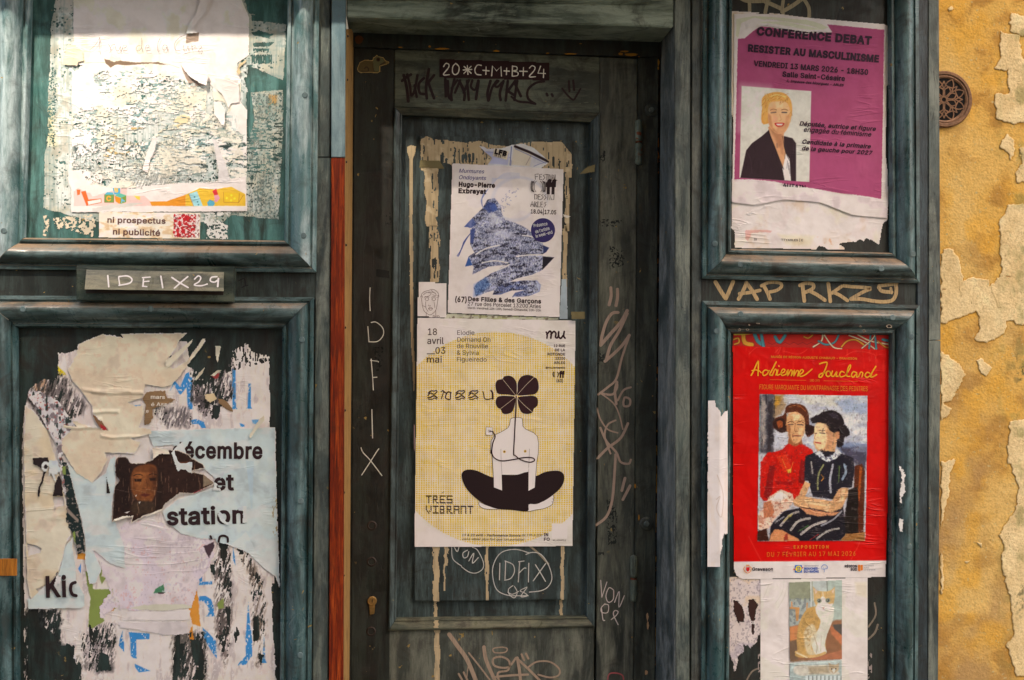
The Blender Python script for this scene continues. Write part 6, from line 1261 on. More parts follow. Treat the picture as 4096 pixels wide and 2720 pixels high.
s.paint(G(660, 950, 700, 960, 700, 1080, 680, 1060), (176, 114, 80), .6, soft=1.6); s.tone(.05, .35, 60, pts=ph)
pu = s.build('conference_poster', None, PW, amp=.0006, label='purple conference poster with a blond speaker in a dark blazer', cat='poster')
bi = ink((44, 18, 38), wr=0)
T_ = [('CONFERENCE DEBAT', G(512, 240)[0], G(1306, 307)[0], 52 * PX, .06), ('RESISTER AU MASCULINISME', G(452, 353)[0], G(1357, 429)[0], 45 * PX, .06),
      ('VENDREDI 13 MARS 2026 - 18H30', G(492, 455)[0], G(1283, 517)[0], 36 * PX, .035), ('Salle Saint-Césaire', G(690, 528)[0], G(1123, 560)[0], 34 * PX, .03), ('3, Impasse des Mourgues - ARLES', G(718, 566)[0], G(1115, 597)[0], 17 * PX, .03, .22),
      ('Députée, autrice et figure', G(808, 866)[0], G(1337, 905)[0], 28 * PX, .03, .22), ('engagée du féminisme', G(838, 910)[0], G(1305, 945)[0], 33 * PX, .01, .22),
      ('Candidate à la primaire', G(828, 992)[0], G(1302, 1026)[0], 28 * PX, .03, .22), ('de la gauche pour 2027', G(825, 1037)[0], G(1315, 1070)[0], 27 * PX, .03, .22), ('AUTAIN', G(690, 1296)[0], G(848, 1312)[0], 31 * PX, .03)]
letters('lettering', T_, bi, DR + .0022 + .0013, pu)
scrap('paper_scrap', G(500, 190, 560, 175, 700, 200, 850, 222, 1036, 218, 960, 200, 870, 170, 600, 130, 470, 150, 430, 200), (224, 208, 196), DR + .0042, 'white torn flap over the top of the conference poster title', seed=103, warp=.5, ws=.6, cat='paper scrap', ops=lambda s: s.paint(G(520, 150, 700, 150, 860, 180, 980, 205, 860, 205, 700, 175, 600, 165), (204, 198, 172), warp=.8))
scrap('paper_sheet', G(342, 1242, 480, 1244, 640, 1262, 700, 1288, 850, 1296, 950, 1316, 1180, 1352, 1376, 1380, 1424, 1376, 1418, 1510, 1180, 1490, 950, 1400, 700, 1380, 500, 1420, 340, 1400), (222, 202, 198), DR + .0041, 'white torn lower sheet covering the foot of the conference poster', seed=104, warp=.35, ws=.7, cat='paper sheet', amp=.001)
# tag above it
strokes('painted_tag', [(G(410, -10, 450, 5, 560, 5, 600, -10), 4.2), (G(462, -10, 465, 76), 3.4), (G(590, 0, 572, 88), 3.6), (G(570, 10, 640, 40, 700, 70), 4.0), (G(700, -20, 690, 60, 700, 110), 3.4), (G(690, 80, 760, 40, 830, -10), 4.0), (G(830, -20, 872, 50, 876, 122), 3.6)], marker((150, 132, 104), worn=.5), DR + .0003, pil, label='beige painted tag above the purple poster')
strokes('painted_tag', [(G(228, 80, 245, 112, 250, 140, 232, 150, 225, 120, 235, 108), .35)], marker((30, 40, 44)), .022, pil)

# VAP RKZ9 on the rail
vp = marker((176, 142, 100), worn=.75)
strokes('painted_tag', [(H(228, 382, 262, 440, 296, 492), 4.0), (H(350, 380, 325, 440, 300, 496), 3.8), (H(388, 500, 420, 440, 442, 392), 3.6), (H(442, 388, 480, 440, 515, 500), 3.8), (H(395, 462, 460, 455, 535, 440), 3.4),
    (H(560, 405, 585, 450, 605, 500), 3.6), (H(545, 408, 600, 385, 670, 388, 685, 412, 650, 440, 595, 452), 3.2), (H(830, 400, 835, 450, 842, 512), 3.8), (H(812, 405, 850, 390, 900, 396, 905, 420, 880, 440, 850, 452), 3.6), (H(880, 445, 930, 470, 985, 508), 3.6),
    (H(1008, 392, 1015, 450, 1022, 516), 3.6), (H(1100, 412, 1060, 440, 1035, 458), 3.4), (H(1040, 452, 1090, 475, 1140, 510), 3.4), (H(1115, 408, 1180, 415, 1300, 425, 1250, 450, 1165, 498), 3.4), (H(1165, 500, 1240, 500, 1330, 515, 1400, 518, 1450, 508, 1475, 470, 1478, 420, 1470, 395), 3.6),
    (H(1480, 392, 1430, 400, 1360, 408), 3.4), (H(1358, 420, 1380, 445, 1445, 452), 3.6), (H(1440, 425, 1446, 458), 2.6)], vp, -.0077, pil, label='beige VAP RKZ9 tag painted on the middle rail')

# ================================================================== LOWER RIGHT: red exhibition poster, cat sheet, residue
s = Sheet(727, 555, 900, 694, 1.6, DR + .0006, (206, 186, 178), 111)
s.add(I(322, 850, 545, 860, 545, 1568, 322, 1568), warp=.3)
s.noise_op((176, 160, 164), .06, .06, .45, .65, 1, .8); s.noise_op((206, 176, 146), .08, .08, .52, .7, 2, .7, pts=I(322, 850, 545, 860, 545, 1100, 322, 1100)); s.noise_op((120, 106, 112), .7, .6, .6, .68, 4, .6)
s.cut(I(355, 1018, 375, 1022, 412, 1062, 426, 1120, 420, 1165, 395, 1160, 390, 1178, 372, 1130, 355, 1090), warp=.7, ws=.6); s.cut(I(460, 1015, 490, 1010, 520, 1045, 505, 1090, 496, 1160, 492, 1250, 482, 1252, 478, 1160, 455, 1090), warp=.7, ws=.6)
s.cut(I(540, 1235, 515, 1300, 470, 1360, 450, 1330, 425, 1330, 430, 1370, 385, 1400, 380, 1480, 360, 1520, 340, 1430, 322, 1400, 310, 1600, 560, 1600, 560, 1200), warp=1.6, ws=.5, oct=5)
scr = s.build('torn_poster', None, PW, label='stained lilac grey torn poster remains left of the cat sheet', cat='torn poster')
decal('print_gap', [I(355, 1018, 375, 1022, 412, 1062, 426, 1120, 420, 1165, 395, 1160, 390, 1178, 372, 1130, 355, 1090), I(460, 1015, 490, 1010, 520, 1045, 505, 1090, 496, 1160, 492, 1250, 482, 1252, 478, 1160, 455, 1090)], ink((52, 26, 22), wr=0), DR + .0004, scr)
letters('lettering', [('oa', I(472, 1180)[0], I(500, 1180)[0], 4.0, .02)], ink((226, 206, 200), wr=0), DR + .0012, scr)
s = Sheet(758, 575, 872, 694, 1.2, DR + .0005, (150, 132, 124), 112)
s.add(I(380, 1440, 545, 1380, 545, 1600, 350, 1600), warp=2, ws=.4); s.add(I(1280, 1330, 1420, 1400, 1430, 1600, 1280, 1600), warp=2, ws=.4); s.erode(.35, .35, .46, .49, 3)
s.build('glue_residue', None, PW, label='speckled pale scraped residue beside the foot of the cat sheet', cat='poster residue')
strokes('painted_tag', [(I(1328, 1035, 1335, 1120, 1285, 1200), 1.7), (I(1350, 1185, 1330, 1240, 1285, 1285), 2.0), (I(445, 1568, 480, 1510, 530, 1485), 1.6)], marker((126, 108, 92), worn=.6), DR + .0003, pil, label='dull curved strokes right of the cat sheet')
# white paper curled over the left moulding
s = Sheet(705, 398, 732, 570, 1.6, 0.0235, (208, 194, 188), 113)
s.add(H(175, 1198, 228, 1200, 232, 1240, 262, 1270, 268, 1310, 290, 1275, 325, 1265, 330, 1600) + I(325, 400, 318, 560, 290, 560, 275, 600, 280, 640, 262, 700, 262, 788, 170, 786, 172, 100), warp=.5, ws=.5)
s.noise_op((206, 188, 176), .15, .06, .5, .7, 1, .7); s.line(I(240, 150, 280, 280, 270, 440, 235, 380, 260, 300, 235, 320), .4, (150, 120, 100), .7)
s.h -= 0.030 * ss(719, 731, s.X)
s.build('paper_sheet', None, P0, smooth=True, label='long white torn paper strip left of the red poster', cat='paper sheet')
# older poster strip with coloured loops
s = Sheet(731, 332, 891, 352, 2.2, DR + .0012, (184, 34, 26), 114)
s.add(H(350, 738, 900, 742, 1425, 750, 1432, 870, 345, 850), warp=.3)
TE = (60, 128, 134); OR = (206, 140, 50); CR = (226, 196, 160)
for pts, w, c in ((H(352, 780, 385, 770, 390, 800, 360, 812), 1.6, OR), (H(420, 745, 430, 800, 480, 815), 4, OR), (H(500, 745, 520, 790, 560, 820), 3.5, TE), (H(545, 745, 560, 830), 3, TE), (H(640, 760, 670, 800, 710, 750), 3, TE), (H(840, 760, 870, 770, 900, 748), 1.4, OR),
                  (H(905, 830, 960, 790, 970, 745), 1.5, CR), (H(940, 790, 990, 815, 1050, 800, 1080, 748), 1.7, TE), (H(980, 748, 1040, 830, 1100, 845), 1.2, CR), (H(1100, 830, 1140, 790, 1200, 782, 1260, 822), 1.6, OR), (H(1150, 750, 1250, 790, 1330, 845), 1.1, CR), (H(1300, 750, 1290, 840), 1.6, TE), (H(1210, 745, 1300, 790, 1420, 812), 1.3, CR), (H(1330, 745, 1340, 845), 1.8, TE), (H(1240, 840, 1310, 780, 1330, 748), 1.1, CR), (H(1385, 780, 1430, 790), 2.4, TE), (H(1350, 790, 1400, 830, 1430, 835), 1.2, OR)):
    s.line(pts, w + .5, (60, 16, 20)); s.line(pts, w, c)
for k in range(12): x = 590 + k * 30; s.line(H(x, 800 + (k % 2) * 14, x + 30, 800 + ((k + 1) % 2) * 14), .35, (110, 20, 24))
s.paint(H(345, 735, 420, 738, 480, 742, 360, 750), (240, 200, 90), warp=.5)
s.build('torn_poster', None, PW, label='older red poster edge with coloured loops above the red exhibition poster', cat='torn poster')
# red exhibition poster: surface 1.6 mm above
DP_ = DR + .0026
s = Sheet(731, 344, 892, 584, 1.4, DP_, (206, 8, 6), 115)
rp = H(345, 822, 700, 830, 1100, 842, 1441, 848) + I(1430, 0, 1410, 740, 1405, 858, 900, 866, 412, 872, 372, 850, 352, 800, 350, 400)
s.add(rp); s.paint(I(350, 750, 1412, 741, 1405, 870, 340, 880), (224, 216, 220))
s.noise_op((190, 10, 10), .04, .03, .45, .65, 1, .5, pts=H(345, 822, 1441, 848, 1440, 1568, 345, 1568)); s.noise_op((226, 60, 40), .3, .06, .62, .72, 5, .35, pts=H(345, 822, 1441, 848, 1430, 1000, 345, 980))
for p in (H(460, 880, 520, 830, 600, 835), H(640, 870, 680, 830, 660, 880), H(700, 860, 800, 880, 860, 850), H(1130, 890, 1200, 860, 1320, 880, 1335, 912), H(1290, 900, 1296, 930), I(458, 575, 500, 660, 548, 750), I(1240, 560, 1215, 640, 1165, 735), H(1425, 900, 1450, 1000, 1445, 1200)): s.line(p, .45, (240, 120, 96), .55)
red = s.build('exhibition_poster', None, paper_mat('glossy_paper', 1.6, .38), amp=.0006, label='red exhibition poster with a painting of two seated women', cat='poster')
or_ = ink((206, 112, 34), wr=0); bk_ = ink((44, 34, 44), wr=0)
letters('lettering', [('MUSÉE DE RÉGION AUGUSTE CHABAUD - GRAVESON', H(612, 906)[0], H(1206, 919)[0], 15 * PX, .02), ('1882-1972', H(880, 1070)[0], H(948, 1072)[0], 16 * PX), ('FIGURE MARQUANTE DU MONTPARNASSE DES PEINTRES', H(532, 1123)[0], H(1280, 1137)[0], 33 * PX, -.008),
    ('EXPOSITION', I(768, 658)[0], I(1010, 657)[0], 20 * PX, .035, 0, 1.4), ('DU 7 FÉVRIER AU 17 MAI 2026', I(585, 715)[0], I(1196, 708)[0], 31 * PX, -.012, 0, 1.2)], or_, DP_ + .0013, red)
strokes('rule', [(H(603, 1057, 852, 1062), .32), (H(977, 1065, 1212, 1069), .32)], or_, DP_ + .0013, red)
# brush script of the title
def cur(*p): return H(*p)
SC = [(cur(474, 1028, 490, 1000, 512, 950, 524, 930, 524, 980, 522, 1028), 1.15), (cur(480, 995, 505, 990, 530, 996, 545, 1010), .9),
      (cur(598, 1000, 575, 990, 556, 1005, 560, 1028, 582, 1020, 600, 995), 1.1), (cur(648, 935, 622, 985, 603, 1022, 622, 1026), 1.2), (cur(622, 1024, 640, 985, 652, 1000, 645, 1026), 1.05),
      (cur(660, 990, 654, 1026, 672, 1020), 1.0), (cur(666, 962, 668, 966), 1.1), (cur(672, 1020, 700, 1005, 708, 990, 695, 985, 682, 1005, 688, 1028, 715, 1020), 1.05), (cur(715, 1020, 730, 988, 726, 1030, 748, 992, 758, 1000, 752, 1030), 1.05),
      (cur(752, 1030, 775, 990, 768, 1032, 792, 994, 802, 1004, 796, 1032), 1.05), (cur(796, 1032, 825, 1012, 836, 996, 822, 988, 808, 1010, 816, 1034, 850, 1022, 895, 985), 1.05),
      (cur(948, 948, 980, 938, 1000, 942, 985, 990, 962, 1036, 944, 1038, 950, 1020, 985, 1008), 1.2), (cur(1018, 1000, 1000, 1000, 992, 1022, 1006, 1036, 1024, 1022, 1018, 1000), 1.1), (cur(1036, 998, 1030, 1026, 1044, 1034, 1066, 1002, 1062, 1032, 1076, 1032), 1.1),
      (cur(1118, 1008, 1100, 1000, 1086, 1020, 1096, 1038, 1126, 1028), 1.1), (cur(1126, 1028, 1160, 975, 1158, 955, 1142, 985, 1136, 1030, 1158, 1034), 1.05), (cur(1204, 1010, 1182, 1002, 1168, 1024, 1180, 1040, 1204, 1016, 1204, 1038, 1218, 1034), 1.1),
      (cur(1218, 1034, 1232, 1006, 1246, 1012, 1240, 1038), 1.05), (cur(1300, 1018, 1278, 1006, 1262, 1028, 1276, 1042, 1300, 1024, 1336, 965), 1.15), (cur(1312, 1005, 1302, 1038, 1318, 1036, 1342, 1022), 1.1)]
strokes('script_lettering', [(p, w * 1.15, {'n': 6}) for p, w in SC], ink((216, 146, 34), wr=0), DP_ + .0013, red)
letters('lettering', [('Graveson', I(482, 812)[0], I(626, 811)[0], 22 * PX, .03), ('RÉGION', I(1122, 790)[0], I(1207, 789)[0], 17 * PX, .04), ('SUD', I(1162, 812)[0], I(1207, 811)[0], 17 * PX, .04)], bk_, DP_ + .0013, red)
letters('lettering', [('BOUCHES-', I(842, 804)[0], I(946, 803)[0], 14 * PX, .05), ('DU-RHÔNE', I(840, 825)[0], I(943, 824)[0], 14 * PX, .05)], ink((30, 80, 150), wr=0), DP_ + .0013, red)
letters('lettering', [('DÉPARTEMENT', I(840, 783)[0], I(943, 782)[0], 9 * PX), ('PROVENCE', I(1252, 781)[0], I(1322, 780)[0], 9 * PX), ('ALPES', I(1252, 796)[0], I(1290, 795)[0], 9 * PX), ("CÔTE D'AZUR", I(1252, 811)[0], I(1334, 810)[0], 9 * PX), ('en Provence', I(558, 822)[0], I(626, 821)[0], 6 * PX)], ink((130, 126, 134), wr=0), DP_ + .0013, red)
def circ(c, r, n=14, a0=0, sx=1.0): return [(c[0] + sx * r * math.cos(t + a0), c[1] + r * math.sin(t + a0)) for t in np.linspace(0, 2 * math.pi, n, endpoint=False)]
decal('crest', [I(440, 788, 464, 788, 464, 808, 452, 820, 440, 808)], ink((200, 30, 34), wr=0), DP_ + .0013, red)
strokes('crest_wreath', [(I(430, 785, 424, 800, 434, 820, 450, 828, 466, 820, 476, 800, 470, 785), .7), (I(442, 782, 446, 772, 452, 778, 458, 772, 462, 782), .8)], ink((214, 140, 70), wr=0), DP_ + .0012, red)
decal('logo_square', [I(777, 773, 826, 773, 826, 825, 777, 825)], ink((26, 100, 170), wr=0), DP_ + .0012, red)
decal('logo_disc', [circ(I(802, 799)[0], 3.1)], ink((222, 190, 50), wr=0), DP_ + .0014, red); letters('lettering', [('13', I(793, 811)[0], I(812, 811)[0], 24 * PX, .04)], ink((26, 80, 140), wr=0), DP_ + .0016, red)
strokes('logo_ribbon', [(I(768, 800, 777, 806), .8), (I(826, 796, 834, 788), .8)], ink((206, 40, 40), wr=0), DP_ + .0013, red)
strokes('tree_logo', [(I(980, 822, 982, 805, 975, 790), .5), (I(982, 805, 992, 792), .4), (I(960, 790, 968, 776, 982, 770, 998, 778, 1003, 792, 992, 800), .7), (I(958, 798, 970, 800, 978, 806), .5)], ink((120, 140, 176), wr=0), DP_ + .0013, red)
decal('region_block', [I(1213, 771, 1228, 771, 1228, 818, 1213, 812), I(1231, 772, 1247, 772, 1247, 808, 1231, 812)], ink((214, 116, 46), wr=0), DP_ + .0013, red)

# the printed painting: two seated women, painted loosely
s = Sheet(757, 393, 868.5, 541.6, 2.6, DP_ + .0014, (176, 170, 172), 116)
s.add(H(532, 1156, 1280, 1167) + I(1272, 300, 1264, 606, 517, 609, 524, 100))
def HB(*p): return H(*p)
def hi(*p): return I(*p)
bg_ = [((186, 182, 184), H(640, 1156, 1280, 1165, 1280, 1560, 640, 1500)), ((198, 190, 176), H(760, 1160, 1100, 1160, 1060, 1240, 880, 1230)), ((150, 160, 178), H(1040, 1200, 1280, 1180, 1280, 1290, 1140, 1300)), ((160, 128, 96), H(620, 1160, 700, 1160, 720, 1240, 650, 1320, 610, 1400)), ((176, 126, 50), H(620, 1180, 690, 1165, 660, 1240, 630, 1260)), ((84, 80, 86), H(535, 1156, 640, 1156, 620, 1300, 640, 1400, 620, 1560, 530, 1568)), ((156, 140, 130), H(545, 1180, 580, 1200, 570, 1500, 545, 1540)), ((48, 42, 46), H(590, 1200, 620, 1200, 640, 1350, 620, 1560, 585, 1560)),
       ((210, 206, 206), H(1100, 1330, 1270, 1340, 1240, 1440, 1130, 1420)), ((110, 128, 158), H(1050, 1500, 1280, 1490, 1275, 1560, 1100, 1568)), ((70, 66, 82), I(1090, -40, 1275, -50, 1270, 110, 1140, 60)), ((176, 178, 186), H(860, 1400, 920, 1380, 930, 1500, 880, 1530)), ((188, 184, 190), H(640, 1420, 720, 1460, 700, 1540, 630, 1520))]
for c, p in bg_: s.paint(p, c, soft=3, warp=2.2, ws=.3)
s.noise_op((130, 134, 152), .05, .12, .48, .66, 3, .6, pts=H(700, 1156, 1280, 1165, 1280, 1560, 700, 1540)); s.noise_op((206, 200, 192), .06, .14, .52, .68, 4, .6, pts=H(700, 1156, 1280, 1165, 1280, 1500, 700, 1500)); s.noise_op((34, 30, 36), .5, .06, .56, .62, 6, .7, pts=H(535, 1156, 640, 1156, 640, 1560, 530, 1560))
SK = (206, 150, 104); SKD = (150, 88, 54); SKL = (232, 186, 140)
def pt(c, p, **k):
    k.setdefault('soft', .9); k.setdefault('warp', .5); k.setdefault('ws', .5); s.paint(p, c, **k)
# chair
pt((84, 34, 16), hi(1190, 90, 1240, 70, 1262, 120, 1250, 560, 1170, 560, 1180, 300)); pt((160, 70, 24), hi(1225, 90, 1240, 100, 1225, 330, 1210, 330)); pt((24, 16, 14), hi(1150, 250, 1215, 230, 1215, 560, 1100, 560))
# left woman: jumper, neck, head
pt((196, 24, 16), H(735, 1495, 830, 1500, 900, 1545, 905, 1568, 600, 1568, 690, 1540)); pt((196, 20, 12), hi(590, -8, 905, -8, 850, 60, 845, 260, 800, 320, 560, 330, 535, 300, 540, 60))
pt((120, 12, 14), hi(600, 90, 640, 80, 620, 260, 590, 320, 560, 300), op=.8); pt((228, 60, 30), hi(650, 20, 720, 10, 760, 120, 700, 130), op=.7); pt((110, 14, 16), hi(820, 40, 850, 60, 845, 220, 800, 200), op=.8); pt((140, 10, 14), hi(640, 190, 760, 200, 760, 220, 650, 215), op=.7)
s.line(hi(690, 40, 720, 110, 740, 130, 765, 60), .35, (220, 160, 70)); pt((222, 160, 60), hi(722, 115, 752, 105, 750, 135, 730, 138))
pt(SKD, H(735, 1440, 820, 1440, 830, 1500, 780, 1520, 730, 1498)); 
pt((84, 36, 20), H(700, 1300, 720, 1240, 780, 1222, 840, 1240, 872, 1290, 880, 1380, 920, 1400, 905, 1430, 860, 1450, 840, 1350, 760, 1290, 720, 1300, 730, 1400, 700, 1420, 640, 1400, 625, 1360, 650, 1320), smooth=True)
pt((44, 20, 16), H(625, 1370, 650, 1330, 700, 1330, 715, 1410, 670, 1420), smooth=True); pt((150, 70, 34), H(655, 1345, 690, 1345, 690, 1385, 660, 1385), smooth=True); pt((40, 18, 16), H(850, 1370, 910, 1380, 915, 1410, 870, 1440, 845, 1420), smooth=True)
pt((214, 156, 108), H(722, 1310, 745, 1285, 800, 1285, 838, 1320, 848, 1380, 838, 1440, 800, 1495, 765, 1490, 730, 1440, 720, 1370), smooth=True)
pt((160, 96, 60), H(722, 1370, 745, 1380, 745, 1450, 770, 1490, 735, 1450), smooth=True, op=.85); pt((236, 196, 150), H(760, 1295, 820, 1300, 800, 1340, 770, 1340), op=.8); pt((230, 180, 130), H(800, 1390, 835, 1390, 825, 1440, 800, 1440), op=.8)
for p in (H(733, 1368, 765, 1366), H(795, 1368, 830, 1370)): s.line(p, .8, (70, 60, 64))
for p in (H(728, 1354, 750, 1346, 770, 1352), H(792, 1352, 815, 1346, 836, 1354)): s.line(p, .7, (80, 36, 20))
s.line(H(780, 1360, 776, 1410, 795, 1416), .6, (150, 84, 50)); s.line(H(762, 1447, 790, 1444, 815, 1447), .9, (160, 50, 36)); s.line(H(735, 1245, 800, 1235, 850, 1275), .8, (150, 80, 40))
# right woman: head, hair, neck, dress
pt(SK, H(930, 1350, 960, 1340, 1020, 1370, 1060, 1400, 1070, 1480, 1050, 1568, 950, 1568, 920, 1530, 905, 1490), smooth=False)
pt((28, 20, 24), H(920, 1330, 960, 1285, 1030, 1268, 1095, 1300, 1125, 1370, 1150, 1400, 1155, 1440, 1120, 1460, 1110, 1510, 1070, 1520, 1065, 1440, 1020, 1410, 1000, 1370, 940, 1350), smooth=True)
pt((28, 20, 24), H(880, 1330, 930, 1300, 960, 1350, 900, 1360)); pt((60, 52, 64), H(1000, 1290, 1060, 1290, 1090, 1330, 1040, 1320), op=.6)
pt(SKL, H(915, 1380, 950, 1360, 990, 1370, 1000, 1410, 1010, 1470, 980, 1530, 940, 1535, 920, 1500, 908, 1460), smooth=True); pt((190, 130, 92), H(990, 1400, 1050, 1430, 1040, 1530, 980, 1540, 1000, 1470), op=.8, soft=1.8)
pt((196, 130, 90), H(1055, 1420, 1085, 1415, 1085, 1460, 1062, 1475))
s.line(H(950, 1425, 985, 1430), .8, (50, 36, 36)); s.line(H(945, 1410, 985, 1408), .6, (60, 36, 30)); s.line(H(915, 1428, 928, 1428), .7, (50, 36, 36)); s.line(H(922, 1430, 912, 1462, 925, 1470), .5, (176, 110, 76)); s.line(H(920, 1492, 955, 1496), 1.2, (190, 50, 44))
dress = hi(850, 20, 900, 0, 960, -20, 1060, -10, 1180, 30, 1190, 120, 1170, 240, 1100, 235, 1060, 300, 1050, 320, 900, 300, 870, 190, 840, 190)
pt((26, 24, 34), dress); pt((206, 206, 210), hi(915, 0, 960, 40, 1000, 60, 1060, 40, 1100, 0, 1070, -30, 1040, 10, 990, 30, 950, -20)); s.noise_op((60, 60, 80), .8, .8, .55, .6, 9, .8, pts=hi(915, 0, 960, 40, 1000, 60, 1060, 40, 1100, 0, 1040, 10, 990, 30))
for p, w, c in ((hi(975, 80, 940, 150, 935, 250), 1.6, (150, 146, 96)), (hi(1040, 80, 1020, 180, 1025, 270), 2.2, (176, 172, 176)), (hi(1120, 80, 1130, 130, 1105, 180), 2.4, (140, 156, 170)), (hi(890, 60, 900, 140), 1.4, (170, 160, 150)), (hi(1085, 90, 1080, 200), 1.0, (90, 110, 60)), (hi(960, 150, 975, 170, 960, 190), 1.0, (206, 130, 50))): s.line(p, w, c, .9)
skirt = hi(600, 600, 610, 500, 700, 400, 820, 375, 950, 340, 1110, 350, 1130, 560, 1090, 605, 800, 608)
pt((24, 20, 28), skirt)
for k, (a, b, c, w) in enumerate(((hi(680, 500, 740, 430, 800, 405), 0, (176, 160, 150), 2.2), (hi(750, 530, 800, 470, 880, 450), 0, (184, 170, 160), 2.4), (hi(820, 560, 900, 500, 990, 470), 0, (180, 166, 156), 2.4), (hi(930, 590, 1000, 540, 1080, 520), 0, (170, 160, 150), 2.0), (hi(700, 470, 760, 420), 0, (190, 170, 60), .7), (hi(800, 540, 870, 500), 0, (60, 110, 50), .9), (hi(960, 500, 1040, 460, 1100, 400), 0, (150, 146, 150), 1.6), (hi(880, 600, 940, 560), 0, (170, 40, 40), .8), (hi(640, 480, 700, 440), 0, (150, 146, 150), 1.4))): s.line(a, w, c, .9)
# pale cloth, arms, hands, legs
pt((224, 180, 156), hi(520, 430, 560, 380, 600, 300, 680, 250, 760, 280, 770, 320, 740, 380, 700, 400, 640, 450, 600, 520, 525, 530)); pt((240, 214, 196), hi(600, 320, 680, 262, 730, 300, 660, 340)); s.noise_op((176, 100, 76), .3, .5, .54, .62, 12, .7, pts=hi(520, 380, 760, 290, 640, 450, 525, 530))
pt(SK, hi(845, 195, 885, 210, 850, 300, 900, 310, 1030, 330, 1090, 240, 1150, 240, 1140, 300, 1100, 380, 1030, 410, 900, 380, 780, 370, 760, 330, 800, 290)); pt(SKL, hi(840, 320, 1000, 345, 1060, 330, 1000, 370, 860, 350), op=.8); pt(SKL, hi(1095, 250, 1130, 250, 1110, 330, 1080, 350), op=.7)
pt((200, 130, 90), hi(810, 375, 900, 390, 1000, 410, 1090, 405, 1050, 430, 940, 436, 860, 420)); pt((190, 110, 76), hi(560, 340, 610, 330, 636, 400, 620, 440, 560, 445)); pt(SKL, hi(970, 385, 1010, 365, 1025, 370, 1000, 405), op=.8)
pt((206, 130, 84), hi(610, 560, 640, 525, 690, 530, 730, 555, 800, 590, 810, 608, 600, 608)); pt((150, 50, 36), hi(700, 570, 725, 550, 730, 600, 705, 606)); pt((60, 24, 16), hi(517, 540, 580, 520, 600, 606, 517, 606)); pt((150, 96, 50), hi(1130, 560, 1262, 545, 1262, 606, 1090, 606))
for p in (hi(860, 330, 1000, 350, 1080, 320), hi(820, 372, 930, 390, 1050, 380), hi(1095, 240, 1090, 300, 1050, 335), hi(580, 350, 600, 400, 590, 440), hi(560, 360, 575, 430)): s.line(p, .4, SKD, .9)
s.noise_op((50, 36, 36), .6, .4, .62, .78, 21, .3); s.noise_op((230, 210, 190), .4, .9, .64, .78, 22, .2)
s.brush(H(532, 1156, 1280, 1167) + I(1264, 606, 517, 609), 2600, 1.5, .75, .16, .7, 3, .6)
for p in (H(733, 1368, 765, 1366), H(795, 1368, 830, 1370), H(950, 1425, 985, 1430), H(762, 1447, 815, 1447)): s.line(p, .7, (66, 40, 40), .8)
s.tone(.10, .5, 40)
s.build('printed_painting', red, paper_mat('glossy_paper', 1.6, .38))

# cat sheet
s = Sheet(759, 577, 869, 694, 1.4, DR + .0016, (220, 208, 198), 117)
s.add(I(535, 870, 1280, 858, 1281, 1600, 538, 1600)); s.noise_op((206, 194, 178), .05, .04, .45, .65, 1, .6); s.paint(I(1190, 890, 1275, 890, 1278, 1000, 1200, 980), (206, 186, 156), .5, soft=4)
for p in (I(700, 880, 690, 960, 640, 1040), I(725, 920, 700, 1000, 660, 1070), I(600, 900, 560, 1000)): s.line(p, .5, (190, 176, 166), .7)
cs = s.build('cat_notice', None, paper_mat('soft_wrinkled_paper', 2.2), amp=.001, label='white notice sheet with a photo of a sitting ginger cat', cat='poster')
s = Sheet(788, 579.5, 843, 662.2, 2.8, DR + .0036, (150, 160, 150), 118)
s.add(I(735, 892, 1103, 876, 1103, 1424, 742, 1444))
s.paint(I(735, 890, 900, 884, 900, 1010, 738, 1010), (112, 116, 92), soft=2); s.paint(I(900, 880, 1000, 878, 1000, 1090, 900, 1100), (176, 186, 186), soft=1.5); s.paint(I(1000, 878, 1103, 876, 1103, 1200, 1000, 1150), (150, 168, 160), soft=2)
s.paint(I(735, 1010, 910, 1020, 900, 1200, 738, 1200), (140, 150, 150), soft=2, warp=1); s.noise_op((70, 80, 90), .4, .3, .52, .6, 3, .7, pts=I(740, 1000, 900, 1000, 880, 1200, 740, 1180)); s.paint(I(740, 1062, 810, 1066, 800, 1160, 785, 1160, 780, 1078, 740, 1076), (196, 116, 50)); s.line(I(755, 1030, 757, 1064), 1.4, (210, 120, 60)); s.line(I(862, 1036, 858, 1100), 1.2, (196, 116, 50)); s.line(I(888, 886, 890, 1060), 1.2, (206, 208, 206)); s.line(I(998, 880, 1003, 1000), .6, (60, 66, 60))
s.paint(I(738, 1200, 1103, 1150, 1103, 1424, 742, 1442), (122, 56, 26), soft=2, warp=1); s.paint(I(1010, 1180, 1103, 1250, 1103, 1330, 1030, 1250), (186, 76, 34), soft=1.4); s.paint(I(1040, 1185, 1103, 1180, 1103, 1260, 1050, 1215), (36, 26, 26), soft=1); s.paint(I(738, 1200, 800, 1190, 800, 1290, 742, 1300), (190, 90, 36), soft=1.5); s.paint(I(742, 1300, 790, 1290, 800, 1430, 742, 1440), (80, 44, 26), soft=2)
s.paint(I(880, 1420, 1103, 1360, 1103, 1424, 900, 1430), (170, 74, 40), soft=1)
GI = (190, 128, 52); WH = (214, 206, 190)
s.paint(I(905, 1060, 850, 1090, 805, 1180, 790, 1280, 795, 1360, 780, 1400, 850, 1415, 960, 1400, 990, 1370, 990, 1300, 1010, 1200, 1040, 1080, 1000, 1060), GI, soft=.8, warp=.4, smooth=True)
